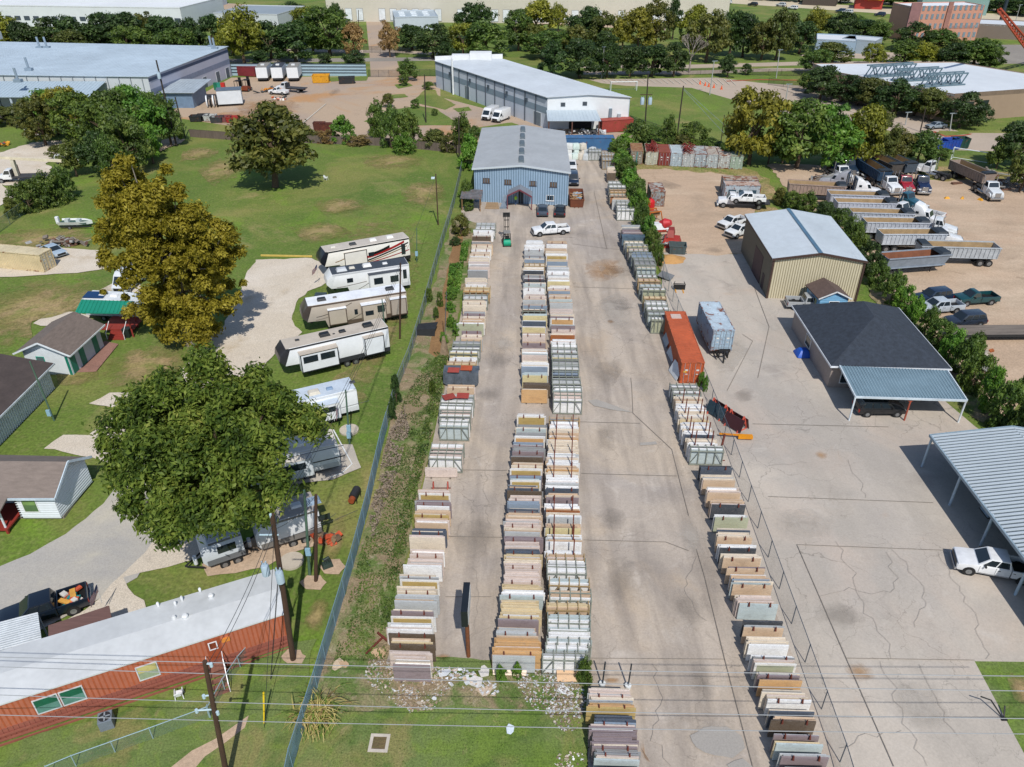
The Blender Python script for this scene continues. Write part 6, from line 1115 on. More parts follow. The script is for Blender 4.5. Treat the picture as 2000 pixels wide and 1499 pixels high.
# striped fence of the factory lot
t = thing('corrugated_fence', 'long pale blue screen fence with dark horizontal stripes behind the factory lot', 'fence', at(580, 145)); a, b = at(452, 148), at(716, 149); m = MB(); hh = 3.4; m2 = MB()
m.slab([a, b, b + V(0, 0, hh), a + V(0, 0, hh)], (0, .15, 0)); m.build('panel', M('9fb6c4', .5, .08, .4), t, world=True)
for z in (.8, 1.6, 2.5, 3.3): m2.slab([a + V(0, -.1, z), b + V(0, -.1, z), b + V(0, -.1, z + .22), a + V(0, -.1, z + .22)], (0, .08, 0))
m2.build('rail', M('2f3a44'), t, world=True)
# --- beige metal building
FL, FR, BR, BL = V(33.95, 93.1), V(45.3, 92.2), V(46.4, 108.5), V(34.6, 109.4)
t = thing('metal_building', 'beige ribbed metal building with silver roof and dark brown trim', 'building', centre(FL, FR, BR, BL)); be = M('ccc3a8', .55, .05, .4); bd = M('a1967a', .55, .08); E_, A_ = 5.65, 6.6
wallq(t, FL, FR, 0, E_, E_, be, .32, apex=(.5, A_), ribh=.05, rm=bd); wallq(t, BL, FL, 0, E_, E_, M('80786a', .55, .06), .32, ribh=.05); wallq(t, FR, BR, 0, E_, E_, be); wallq(t, BR, BL, 0, E_, E_, be, None, apex=(.5, A_))  # left wall: same beige cladding, its shade painted in as a darker colour
rF, rB = (FL + FR) / 2 + V(0, -.25, A_ + .12), (BL + BR) / 2 + V(0, .2, A_ + .12); rm_ = M('ccd3da', .4, .07, .5)
roofq(t, BL + V(-.3, .2, E_ + .1), FL + V(-.3, -.25, E_ + .1), rF, rB, rm_, rib=.3, ribw=.04, ribh=.04, rm=M('a8b4be', .4, .1, 1)); roofq(t, FR + V(.3, -.25, E_ + .1), BR + V(.3, .2, E_ + .1), rB, rF, rm_, rib=.3, ribw=.04, ribh=.04, rm=M('a8b4be', .4, .1, 1))
m = MB(); tr = M('46332c', .6); m.beam(rF + V(-.1, 0, .03), rB + V(-.1, 0, .03), .5, .08); m.build('ridge_cap', M('4f7088', .4), t, world=True)
m = MB(); m.beam(FL + V(-.3, -.3, E_), rF + V(0, -.05, -.1), .08, .3); m.beam(rF + V(0, -.05, -.1), FR + V(.3, -.3, E_), .08, .3); m.beam(FL + V(-.05, -.05, 0), FL + V(-.05, -.05, E_), .25); m.beam(FR + V(.05, -.05, 0), FR + V(.05, -.05, E_), .25); m.beam(BL + V(-.3, 0, E_ - .02), FL + V(-.3, 0, E_ - .02), .1, .2); m.build('trim', tr, t, world=True)
opening(t, BL, FL, .45, .72, 0, 4.0, M('4a3436', .7), name='roller_door', proud=.07); opening(t, BL, FL, .78, .85, 0, 2.2, M('3c2c2e', .7), name='door', proud=.07)
# --- blue garden shed
FL, FR = at(1667, 612), at(1706, 616); FL.z = FR.z = 0; BL, BR = FL + V(-.5, 5.2, 0), FR + V(-.1, 5.0, 0)
t = thing('garden_shed', 'small bright blue shed with brown shingle roof beside the beige building', 'shed', centre(FL, FR, BR, BL)); sb = M('72a9cf', .5, .05); E_, A_ = 2.5, 3.5
FL = V(37.8 + 1.1, 88.4 - .4); FR = V(42.4, 88.0); BL = V(38.6, 92.0); BR = V(42.1, 91.7)
t.location = centre(FL, FR, BR, BL); wallq(t, FL, FR, 0, E_, E_, sb, apex=(.5, A_), horiz=.25); wallq(t, BL, FL, 0, E_, E_, sb, horiz=.25); wallq(t, FR, BR, 0, E_, E_, sb)
rF, rB = (FL + FR) / 2 + V(0, -.3, A_ + .1), (BL + BR) / 2 + V(0, 0, A_ + .1); sh = M('5f4e48', .9, .2, 3)
roofq(t, BL + V(-.35, 0, E_), FL + V(-.35, -.3, E_), rF, rB, sh); roofq(t, FR + V(.35, -.3, E_), BR + V(.35, 0, E_), rB, rF, sh); opening(t, FL, FR, .35, .68, 1.0, 2.0, glass(), fr=M('e8ebee')); opening(t, BL, FL, .2, .42, 0, 2.0, M('cfe0ee'), name='door'); opening(t, BL, FL, .6, .8, 1.0, 1.9, M('9aa07c', .4))
m = MB(); m.beam(FL + V(-.35, -.32, E_ - .02), rF + V(0, -.02, -.12), .06, .16); m.beam(rF + V(0, -.02, -.12), FR + V(.35, -.32, E_ - .02), .06, .16); m.build('trim', M('e4e8ea'), t, world=True)
# --- dark roofed house with hip roof and front canopy
t = thing('house', 'dark shingled hip roof house with tan brick walls', 'house', (40, 77, 0)); hw = M('9a8e88', .7, .1, 3); FL, FR, BR, BL = V(34.3, 70.9), V(46.0, 70.2), V(46.6, 83.9), V(34.6, 84.6)
wallq(t, BL, FL, 0, 2.95, 2.95, hw, name='wall'); wallq(t, FL, FR, 0, 2.95, 2.95, hw); wallq(t, FR, BR, 0, 2.95, 2.95, hw); wallq(t, BR, BL, 0, 2.95, 2.95, hw)
sh = M('303844', .9, .3, 2.2); e = 3.0; a, b, c, d = V(33.9, 70.4, e), V(46.5, 69.8, e), V(47.0, 84.3, e), V(34.2, 85.0, e); p1, p2 = V(40.3, 76.6, 5.75), V(40.6, 80.5, 5.75)
def tri(o, pts, mt, name='roof'): m = MB(); m.slab(pts, (0, 0, -.12)); return m.build(name, mt, o, world=True)
tri(t, [a, b, p1], sh); tri(t, [b, c, p2, p1], sh); tri(t, [c, d, p2], sh); tri(t, [d, a, p1, p2], sh)
m = MB()
for u, v in ((a, b), (b, c), (c, d), (d, a)): m.beam(u - V(0, 0, .08), v - V(0, 0, .08), .06, .2)
m.build('fascia', M('dfe4ea', .4), t, world=True); opening(t, BL, FL, .38, .5, .9, 2.1, glass(), fr=M('e6e9ec')); opening(t, FL, FR, .1, .19, .7, 2.1, glass(), fr=M('e6e9ec'))
t = thing('canopy', 'grey ribbed metal canopy on white posts in front of the dark roofed house', 'canopy', (40.5, 66.5, 0)); A1, B1 = at(1671, 776, 2.9), at(1889, 783, 2.7); C1, D1 = at(1850, 724, 3.1), at(1640, 715, 3.1)
roofq(t, A1, B1, C1, D1, M('6f8794', .45, .06), rib=.32, ribw=.06, ribh=.06, rm=M('8fa6b2', .4)); m = MB(); m.beam(A1, B1, .12, .22); m.beam(A1, D1, .12, .2); m.beam(B1, C1, .12, .2); m.build('fascia', M('c9d6de', .4), t, world=True)
posts(t, [(A1.x, A1.y, 0), (B1.x - .1, B1.y, 0)], 2.8, .09, M('d4dde4', .4)); posts(t, [((A1.x + B1.x) / 2 + .1, A1.y)], 2.8, .09, M('a5503c', .5)); m = MB(); c = V((A1.x + B1.x) / 2 + .1, A1.y, 2.3); m.beam(c, c + V(-.6, 0, .5), .07); m.beam(c, c + V(.6, 0, .5), .07); m.build('brace', M('a5503c', .5), t, world=True)
t = thing('tarp_pile', 'bright blue tarpaulin bundle in the shade of the house wall', 'tarpaulin', at(1566, 694)); m = MB(); m.frus((-.9, .9, -1.0, 1.0, .05), (-.4, .5, -.5, .4, .9)); m.build('tarp', M('1c55b8', .5, .1), t, bevel=.25, smooth=True)
# --- big striped metal canopy at the right edge
t = thing('canopy', 'large white ridged metal canopy on tall posts at the right edge', 'canopy', (42, 48, 0)); L0, L1 = V(38.25, 57.3, 3.45), V(38.0, 30.0, 3.45); R0, R1 = V(45.2, 56.9, 4.7), V(45.0, 30, 4.7); Q0, Q1 = V(55, 56.0, 3.4), V(55, 30, 3.4)
cr = M('5a666e', .4, .06, 1, .3); rb = M('c9d3da', .35, .05, 1, .2)
roofq(t, L0, L1, R1, R0, cr, rib=.42, ribw=.2, ribh=.07, rm=rb); roofq(t, Q1, Q0, R0, R1, cr, rib=.42, ribw=.2, ribh=.07, rm=rb)
m = MB(); m.beam(L0, L1, .14, .25); m.beam(L0, R0, .12, .2); m.beam(R0, Q0, .12, .2); m.build('fascia', M('8fa3b0', .4), t, world=True); posts(t, [(38.35, 57.0), (38.35, 51.6), (38.4, 46.5), (38.4, 41.3), (45, 57), (52, 56.5)], 3.5, .11, M('a9bccb', .4))
for i, (x, y) in enumerate(((41.5, 50.5), (42.3, 47.2), (42.5, 44.5), (41.8, 42.0), (44, 49))):
    q = thing('wrapped_pallet', ['pale wrapped pallet in the shade, furthest under the striped canopy', 'wrapped pallet left of centre under the striped canopy', 'low wrapped pallet near the middle post of the striped canopy', 'wrapped pallet behind the white heavy pickup', 'tall wrapped pallet deep under the striped canopy'][i], 'pallet', (x, y, 0), i * .4); m = MB(); m.frus((-.8, .8, -.7, .7, .12), (-.6, .6, -.5, .5, 1.1 + .2 * (i % 2))); m.build('load', M('9fb0bd', .6, .2), q, bevel=.12); m = MB(); m.box(-.8, -.7, 0, .8, .7, .11); m.build('pallet_base', SKID, q)
# --- flat white roof building upper right
t = thing('office_building', 'low tan building with a wide flat white roof and steel trusses on it', 'building', (105, 205, 0)); E_ = 6.5; P = [at(x, y, E_) for x, y in ((1588, 124), (1865, 121), (2100, 158), (2100, 168), (1865, 184), (1630, 140))]
m = MB(); m.slab([p - V(0, 0, .5) for p in P[::-1]], (0, 0, .3)); m.build('roof', M('d3d9df', .6, .07, .04), t, world=True)
tw = M('9c8672', .6, .06, .1)
for i, (a, b) in enumerate(zip(P, P[1:] + P[:1])):
    A, B = V(b.x, b.y), V(a.x, a.y); wallq(t, B if False else A, B, 0, E_, E_, tw) if (B - A).length > 1 else None
A, B = V(P[4].x, P[4].y), V(P[3].x, P[3].y); band(t, A, B, 5.6, 6.6, M('7c6a5c', .5)); opening(t, A, B, .1, .18, .5, 4.5, glass(), name='window'); opening(t, A, B, .24, .3, 0, 4.6, glass(), name='window'); opening(t, A, B, .8, .95, .5, 4, glass(), name='window')
for i, (x0, y0, x1, y1) in enumerate(((1695, 152, 1785, 146), (1748, 160, 1835, 155), (1805, 170, 1885, 165))):
    m = MB(); a, b = at(x0, y0, E_), at(x1, y1, E_); up = V(0, 0, 2.6); sd_ = V(0, 2.0, 0); k = 9
    for s_ in (V(0, 0, 0), sd_):
        m.beam(a + s_ + up, b + s_ + up, .3); m.beam(a + s_, b + s_, .3)
        for j in range(k): u, v = a.lerp(b, j / k) + s_, a.lerp(b, (j + 1) / k) + s_; m.beam(u + (up if j % 2 else V()), v + (V() if j % 2 else up), .22)
    m.build('roof_truss', M('5d7480', .5, .1), t, world=True)
# --- pink hotel, highway shops, far warehouses
def block(name, label, px0, px1, py, depth, H, wall, roof, z0=0, win=None, cat='building', dz=0, stripe=None):
    a, b = at(px0, py), at(px1, py + dz); d = (b - a).normalized(); n_ = V(-d.y, d.x, 0) * depth; t = thing(name, label, cat, centre(a, b, a + n_, b + n_)); wm = M(wall, .6, .05, .1)
    wallq(t, a, b, 0, H, H, wm); wallq(t, b, b + n_, 0, H, H, wm); wallq(t, a + n_, a, 0, H, H, wm); wallq(t, b + n_, a + n_, 0, H, H, wm)
    m = MB(); m.slab([a + V(0, 0, H - .3), b + V(0, 0, H - .3), b + n_ + V(0, 0, H - .3), a + n_ + V(0, 0, H - .3)], (0, 0, -.2)); m.build('roof', M(roof, .6, .06, .05), t, world=True)
    if win:
        nx, rows_, w_, h_, mt = win
        for r_ in rows_:
            for i in range(nx): u = (i + .5) / nx; opening(t, a, b, u - w_ / 2, u + w_ / 2, r_, r_ + h_, mt, proud=.12)
    if stripe: band(t, a, b, stripe[0], stripe[1], M(stripe[2], .6))
    return t, a, b, n_
t, a, b, n_ = block('hotel', 'four storey pink and salmon hotel with rows of windows', 1762, 1904, 82, 12, 12, 'c08c78', 'dfe3e8', win=(14, (1.2, 4.4, 7.6, 10.4), .032, 1.7, M('7a8a96', .3)), dz=-3)
A, B = a, a + n_
band(t, a, a.lerp(b, .14), 0, 13.2, M('8f6868', .6), .5, 'pier'); band(t, a.lerp(b, .5), a.lerp(b, .56), 0, 13.3, M('9c6e64', .6), .5, 'pier'); band(t, a.lerp(b, .56), b, 4.2, 5.2, M('a4786c', .6), .06)
t, a, b, n_ = block('warehouse', 'cream dock warehouse stretching across the top centre with white truck doors', 640, 1420, 42, 60, 11, 'c8c2b4', 'b4bcc6', dz=8)
for i in range(34):
    u = .02 + i * .0285
    if i % 7 != 3: opening(t, a, b, u, u + .016, .6, 5.2, M('dfe4e8', .5), name='dock_door', proud=.15, fr=M('4a4c52', .6))
block('factory', 'big white factory with two rows of dark windows at the upper left corner', -250, 360, 47, 40, 8, 'd4d9dc', 'dfe2e4', win=(34, (2.4,), .018, 1.6, M('46505c', .3)), dz=10)
block('factory', 'upper storey block of the white factory with a blue grey end at the top left', -250, 412, 26, 30, 10, 'c2cad4', 'd4d8dc', win=(26, (6.0,), .02, 1.0, M('46505c', .3)), dz=-4)
t, a, b, n_ = block('warehouse', 'small blue metal shed with skylights on its sloped roof at the top centre', 772, 857, 60, 22, 5.0, 'b9c3cc', 'a4b2bc', dz=-2)
for i in range(3):
    for j in range(3): p = a.lerp(b, .2 + .28 * i) + n_ * (.25 + .25 * j); m = MB(); m.box(p.x - 1.2, p.y - .8, 4.7, p.x + 1.2, p.y + .8, 5.0); m.build('skylight', M('dfe6ea'), t, world=True)
block('warehouse', 'low white roofed building under the trees left of the flat white roof', 1590, 1668, 104, 14, 4.5, '8fa5b8', 'd5dadf', dz=4)
block('warehouse', 'low white roofed building with an arched canopy right of the dark oak', 1640, 1705, 102, 10, 4.5, '9aa8b2', 'c9cfd4', dz=6)
block('warehouse', 'flat grey topped building at the top left between the trees', 420, 545, 48, 30, 4.5, 'c3c8cc', '8f9aa3', dz=3)
block('warehouse', 'dark fronted building with white roof boxes right of the hotel', 1898, 2100, 74, 16, 5, '7a6c62', 'cfd5da', dz=10)
t, a, b, n_ = block('restaurant', 'red fronted restaurant with a dark gabled roof beyond the highway', 1668, 1722, 17.5, 14, 5, 'a83a2e', '5a626c', dz=2)
m = MB(); m.slab([a + V(-2, -2, 5), b + V(20, -2, 5), b + V(12, 6, 9), a + V(6, 6, 9)], (0, 0, -.3)); m.build('gable_roof', M('596270', .6), t, world=True); band(t, a.lerp(b, .3), b, 4.2, 7.5, M('c8281e', .5), 2.2, 'sign_board')
m = MB(); c = a.lerp(b, .62) + V(0, -3.5, 6.6); m.tube([c, c + V(0, -.2, 0)], 2.0, 14); m.build('round_logo', M('e8e0d0'), t, world=True); band(t, a.lerp(b, .4), a.lerp(b, .92), 4.3, 5.3, M('e8b020', .5), 2.4, 'yellow_lettering_strip')
block('building', 'teal roofed building beyond the highway above the hotel', 1795, 1925, 27, 12, 9, '7c9c98', '1e5a58', dz=4, stripe=(6.5, 9, '1f6a66'))
block('building', 'dark long low building beyond the highway, left of the restaurant', 1566, 1632, 10, 10, 5, '4a4038', '3c4248', dz=3)
t = thing('billboard', 'dark blue billboard on a thick pole above the highway', 'billboard', at(1950, 48)); m = MB(); p = at(1950, 56); m.tube([p, p + V(0, 0, 15)], .7, 10); m.build('post', M('23303c'), t, world=True); m = MB(); m.box(p.x - 9, p.y - .5, 14, p.x + 9, p.y + .5, 20); m.build('panel', M('16408c', .5), t, world=True)
t = thing('crane', 'red orange lattice crane boom leaning at the right edge', 'crane', at(2010, 110)); a, b = at(2020, 125), at(1952, 20, 22); m = MB(); a.z = 2; u = (b - a).normalized(); s_ = u.cross(V(0, 1, 0)).normalized() * 1.2; k = 18
for q in (s_, -s_, V(0, 2, 0)): m.beam(a + q, b + q * .3, .35)
for j in range(k): f0, f1 = j / k, (j + 1) / k; q0, q1 = 1 - .7 * f0, 1 - .7 * f1; m.beam(a.lerp(b, f0) + s_ * q0, a.lerp(b, f1) - s_ * q1, .22); m.beam(a.lerp(b, f0) - s_ * q0, a.lerp(b, f1) + s_ * q1, .22)
m.build('boom', M('b8452c', .6), t, world=True)
HV = [((1396, 4), 'cfd4d8'), ((1420, 7), 'e4e6e8'), ((1470, 11), '22262c'), ((1642, 24), '22385a'), ((1655, 26), 'd8dcde'), ((1718, 31), '20304a'), ((1900, 44), '3c4248'), ((1940, 47), '26303a'), ((1548, 18), 'e4e6e8'), ((1525, 12), 'c9cdd2')]
for i, ((x, y), c) in enumerate(HV):
    nm = {'cfd4d8': 'silver', 'e4e6e8': 'white', '22262c': 'black', '22385a': 'navy', 'd8dcde': 'pale', '20304a': 'dark blue', '3c4248': 'charcoal', '26303a': 'dark grey', 'c9cdd2': 'light grey'}[c]
    veh('suv', (x - 6, y), (x + 6, y + 1), c, f'{nm} car on the far highway, {ordinal(i + 1 if i < 3 else i - 2 if i < 8 else i + 1)} listed from the left among its neighbours' if False else f'{nm} car driving on the far highway' + (' left part' if x < 1600 else ' right part') + (', further one' if i == 8 else ''), 'car', 'cars on the highway', z=.2)
# striped trailers on the factory lot, van body, storage tank etc
for i, x in enumerate((518, 547, 577)):
    t = thing('box_trailer', ['white box trailer, left of three in front of the striped fence', 'white box trailer with a dark roof, middle of three in front of the striped fence', 'white box trailer, right of three in front of the striped fence'][i], 'trailer', at(x, 155), R(96)); m = MB(); m.box(-4, -1.6, 1.0, 4, 1.6, 3.9); m.build('box', M('dfe3e6', .5, .06), t, bevel=.08); m = MB(); m.box(-4, -1.6, 3.9, 4, 1.6, 3.98); m.build('roof', M('8d8a84' if i != 1 else '3c4048'), t); m = MB(); m.box(-4, -1.2, .5, 4.6, 1.2, 1.0); m.build('chassis', UNDER, t)
    m = MB(); m.box(-1, -.5, 3.98, 0, .5, 4.3); m.build('roof_unit', M('e2e5e7'), t)
    for xx in (-2.6, -1.4):
        for y in (-1.3, 1.3): wheel(t, xx, y, .5, .4)
t = thing('storage_trailer', 'white storage body with grey roof and black hoops beside the left warehouse', 'trailer', at(452, 205), R(15)); m = MB(); m.box(-3, -2, .6, 3, 2, 3.9); m.build('box', M('d5dbe0', .5, .06), t); m = MB(); m.box(-3.1, -2.1, 3.9, 3.1, 2.1, 4.0); m.build('roof', M('5f6d7c'), t)
for i in range(4): m = MB(); m.tube([(-5.8 + i * .8, -1.5, 1.4), (-5.5 + i * .8, -1.5, 1.4)], 1.5, 20, i % 2); m.build('tank_ring', [M('dfe3e6'), M('1c1d20')], t, smooth=False)
for i, (x, y) in enumerate(((468, 180), (484, 178))): t = thing('forklift', ('left' if i == 0 else 'right') + ' forklift standing on the orange stained factory lot', 'forklift', at(x, y), R(80)); m = MB(); m.slab([(-1.6, -.8, .4), (1.0, -.8, .4), (1.0, -.8, .9), (-.6, -.8, 1.5), (-1.6, -.8, 1.5)], (0, 1.6, 0)); m.build('body', M('c8962a' if i == 0 else '7c3a22'), t, bevel=.08); m = MB(); [m.beam((xx, yy, 1.0), (xx, yy, 2.9), .1) for xx in (-.9, .7) for yy in (-.7, .7)]; m.box(-1, -.75, 2.9, .8, .75, 3.0); m.box(1.0, -.4, .1, 1.15, .4, 3.6); m.build('cage', BLACK, t); [wheel(t, xx, yy, .45, .3) for xx in (-1, .7) for yy in (-.75, .75)]
for i, x in enumerate((423, 430, 437)): m = MB(); m.box(-.5, -.5, 0, .5, .5, 1.9); o = m.build('gas_cage', M(['1a6a50', '2c8a7a', 'c03028'][i], .5)); o.location = at(x, 176); tag(o, ['dark green', 'teal', 'red'][i] + ' steel cage by the left warehouse wall', 'cage')
# --- left side houses
# orange mobile home
a, b = at(0, 1371, 3.45), at(553, 1195, 3.45); c, d = at(515, 1114, 3.45), at(0, 1284, 3.45); u = (b - a).normalized(); u.z = 0; a2 = a - u * 8; d2 = d - u * 8; nn_ = V(-u.y, u.x, 0)
t = thing('mobile_home', 'long orange mobile home with a silver white roof, lower left', 'mobile home', centre(a2, b, c, d2)); om = M('b06850', .55, .1, .6); lo = M('96584a', .6, .14, .8)
A, B = V(a2.x, a2.y), V(b.x, b.y); C, D = B + nn_ * 4.3, A + nn_ * 4.3
wallq(t, A, B, 1.05, 3.3, 3.3, om, .3, ribh=.01, rm=M('aa5838', .6)); wallq(t, A - nn_ * .02, B - nn_ * .02, 0, 1.1, 1.1, lo, .3, ribh=.03, name='skirting'); wallq(t, B, C, 0, 3.3, 3.3, om); wallq(t, D, A, 0, 3.3, 3.3, om); wallq(t, C, D, 0, 3.3, 3.3, om)
for k, (z, pr) in enumerate(((.12, .3), (.4, .2), (.7, .1))): band(t, A - nn_ * (.02 + pr), B - nn_ * (.02 + pr), z - .12, z + .06, lo, .05, 'skirt_step')
z = V(0, 0, 3.35); e = u * .15; k_ = nn_ * .12; m = MB(); mid0, mid1 = (A + D) / 2 + V(0, 0, 3.62) - e, (B + C) / 2 + V(0, 0, 3.62) + e
roofq(t, A + z - k_ - e, B + z - k_ + e, mid1, mid0, M('cdd0d2', .45, .1, .3)); roofq(t, C + z + k_ + e, D + z + k_ - e, mid0, mid1, M('cdd0d2', .45, .1, .3))
for (x, y, r_, hh) in ((362, 1206, .22, .28), (340, 1208, .16, .25), (412, 1165, .2, .2), (342, 1179, .1, .2), (355, 1170, .1, .25), (308, 1180, .1, .15), (390, 1152, .1, .15)):
    p = at(x, y, 3.6); m = MB(); m.tube([(p.x, p.y, 3.4), (p.x, p.y, 3.6 + hh * .6), (p.x, p.y, 3.6 + hh)], [r_ * .8, r_, r_ * .6], 12); m.build('roof_vent', M('dfe2e4', .5), t, world=True, smooth=True)
L = (B - A).length
def tpx(x): q = at(x, 1371 + (1195 - 1371) * x / 553, 3.45); return (q - a2).length / L
for x0, x1, g_ in ((54, 103, 1), (106, 153, 1), (258, 300, 0)):
    w_ = opening(t, A, B, tpx(x0 + 1), tpx(x1 - 3), 1.4, 2.6, M('9aa88a' if g_ == 0 else '5d8a80', .25), fr=M('c9ccd0')); opening(t, A, B, tpx(x0 + 2), tpx(x1 - 4), 2.02, 2.57, M('1a6048' if g_ else 'c2b87a', .4), name='window_blind', proud=.05)
opening(t, A, B, tpx(396), tpx(424), 1.05, 3.0, M('9a4c30', .5), name='door'); opening(t, A, B, tpx(403), tpx(416), 2.1, 2.7, M('5c4c60', .3), fr=M('e4e4e8'), name='window'); opening(t, A, B, tpx(428), tpx(444), 2.5, 2.8, M('d8883a', .5), name='wall_lamp', proud=.15)
p = at(432, 1338); t = thing('stairs', 'small wooden steps with white handrail at the mobile home door', 'stairs', (p.x, p.y, 0), math.atan2(u.y, u.x)); m = MB()
for i in range(4): m.box(-.5, -.9 + i * .32, .1 + i * .24, .5, -.55 + i * .32, .16 + i * .24)
m.box(-.5, .35, 1.0, .5, 1.1, 1.06); m.build('steps', M('8a5c4c', .8, .25, 2), t); m = MB()
for x in (-.52, .52): m.beam((x, -.9, .9), (x, .4, 1.9), .05); m.beam((x, .4, 1.9), (x, 1.1, 1.9), .05); m.beam((x, -.9, 0), (x, -.9, .9), .05); m.beam((x, .4, .9), (x, .4, 1.9), .05)
m.build('handrail', M('e4e6e8', .4), t)
t = thing('air_conditioner', 'grey air conditioning unit on a concrete pad beside the mobile home', 'air conditioner', at(212, 1418), R(22)); m = MB(); m.box(-.42, -.42, .1, .42, .42, .95); m.build('casing', M('747e88', .5, .1, 3), t, bevel=.03); m = MB(); m.tube([(0, 0, .95), (0, 0, .97)], .36, 20); m.build('fan_grille', M('23272b'), t); m = MB(); m.beam((-.33, 0, .985), (.33, 0, .985), .09, .02); m.beam((0, -.33, .985), (0, .33, .985), .09, .02); m.build('fan', M('8f989f'), t); m = MB(); m.box(-.6, -.6, 0, .6, .6, .09); m.build('pad', M('bdb6ab'), t)
def chair(px, py, rz, label):
    t = thing('garden_chair', label, 'chair', at(px, py), rz); cm = M('e8ebec', .45, .03); m = MB(); m.box(-.25, -.25, .4, .25, .22, .44); m.build('seat', cm, t, bevel=.02); m = MB(); m.tube([(-.24, .24, .42), (-.22, .36, .75), (0, .42, .88), (.22, .36, .75), (.24, .24, .42)], .035, 6); m.slab([(-.18, .28, .45), (.18, .28, .45), (.16, .37, .8), (-.16, .37, .8)], (0, .03, 0)); m.build('backrest', cm, t)
    for x in (-.24, .24):
        m = MB(); m.tube([(x * 1.1, -.28, 0), (x, -.24, .62), (x, .26, .62)], .03, 6); m.build('armrest', cm, t); m = MB(); m.tube([(x * 1.1, .34, 0), (x, .24, .42)], .03, 6); m.build('leg', cm, t)
chair(352, 1362, R(200), 'white plastic chair on the grass behind the orange mobile home'); chair(637, 352, R(70), 'white plastic chair alone on the wide lawn')
# porch roof, carport and pickup by the mobile home
t = thing('porch_roof', 'brown slatted porch roof attached to the mobile home', 'porch roof', centre(at(155, 1225))); P = [at(94, 1222, 3.0), at(95, 1250, 3.0), at(218, 1208, 3.0), at(213, 1183, 3.0)]; m = MB(); m.slab([P[0], P[1], P[2], P[3]], (0, 0, -.1)); m.build('roof', M('6f524c', .85, .2, 1.5, 0, 0, (.3, 5, 1)), t, world=True); posts(t, [(P[0].x + .2, P[0].y), (P[3].x - .2, P[3].y)], 2.9, .06, M('6f524c'))
t = thing('carport', 'white ridged metal carport attached to the mobile home at the left edge', 'carport', centre(at(20, 1245))); P = [at(-80, 1298, 2.9), at(82, 1254, 2.9), at(74, 1196, 2.9), at(-80, 1236, 2.9)]
roofq(t, P[0], P[1], P[2], P[3], M('7c8a94', .4), name='roof'); m = MB(); m.ribs(P[3] + (P[0] - P[3]) * 0, P[0], P[1], P[2], .22, .11, .05); m.build('roof_rib', M('dfe4e8', .4), t, world=True); posts(t, [(P[1].x - .1, P[1].y), (P[2].x - .1, P[2].y)], 2.8, .06)
t = veh('pickup', (20, 1225), (164, 1178), '16202e', 'black pickup half under the carport, its bed full of tools', 'pickup truck'); m = MB(); r7 = random.Random(2)
for k in range(18): m.obox((r7.uniform(-2.5, -1.3), r7.uniform(-.7, .7), .8 + r7.uniform(0, .4)), (r7.uniform(.3, 1.0), r7.uniform(.1, .4), .15), r7.uniform(0, 3), k % 4)
m.build('cargo', [M('1c8a8a'), M('c85a3a'), M('d8a048'), M('d8d4cc')], t)
# white clapboard house
A, B = V(-53.5, 49.9), V(-38.5, 49.7); C, D = V(-38.1, 54.6), V(-53.5, 55.4); E_, A_ = 2.75, 4.3
t = thing('cottage', 'white clapboard house with grey brown shingle roof and red porch, left edge', 'house', centre(A, B, C, D)); wc = M('d9e0e6', .5, .05, .5); A = V(-41.9, 49.7)
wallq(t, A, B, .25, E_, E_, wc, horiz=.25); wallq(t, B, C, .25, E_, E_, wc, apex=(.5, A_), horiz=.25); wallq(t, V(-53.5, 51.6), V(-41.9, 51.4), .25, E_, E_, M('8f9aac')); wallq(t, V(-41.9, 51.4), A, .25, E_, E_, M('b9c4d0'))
m = MB(); m.box(-53.5, 49.9, 0, -38.4, 54.9, .28); m.build('foundation', M('8d857a'), t, world=True)
sh = M('7f736c', .9, .16, 1.6, 0, 0, (.6, 2.5, 1)); rm_ = (B + C) / 2 + V(.45, 0, A_ + .12); rl = V(-54.5, 52.4, A_ + .12)
roofq(t, V(-54.5, 49.2, E_), B + V(.45, -.4, E_), rm_, rl, sh, .16); roofq(t, C + V(.45, .4, E_), V(-54.5, 55.6, E_), rl, rm_, sh, .16)
m = MB(); m.beam(B + V(.47, -.4, E_), rm_, .08, .22); m.beam(C + V(.47, .4, E_), rm_, .08, .22); m.beam(V(-54.5, 49.18, E_ - .05), B + V(.45, -.42, E_ - .05), .08, .2); m.build('trim', M('c2d2de', .5), t, world=True)
opening(t, A, B, .18, .52, 1.0, 2.4, M('5d7a52', .3), fr=M('eef0f2')); opening(t, A, B, .2, .5, 1.72, 2.36, M('7a9a5c', .4), name='window_blind', proud=.05)
m = MB(); m.box(-47.2, 48.0, .35, -42.1, 51.3, .5); m.box(-47.2, 48.0, 0, -47.0, 48.2, .35); m.box(-42.3, 48.0, 0, -42.1, 48.2, .35); m.build('porch_deck', M('8e2e24', .7, .15, 2), t, world=True); posts(t, [(-46.9, 48.3), (-42.4, 48.3)], 2.7, .09, M('dfe6ec'), 'porch_post')
roofq(t, V(-54.5, 47.7, 2.45), V(-42.0, 47.6, 2.45), V(-42.0, 49.3, E_ + .12), V(-54.5, 49.3, E_ + .12), sh, .12, name='porch_roof'); m = MB(); [m.box(-45.6, 47.3 - i * .35, 0, -43.8, 47.65 - i * .35, .35 - i * .1) for i in range(3)]; m.build('porch_step', M('a39b8e'), t, world=True)
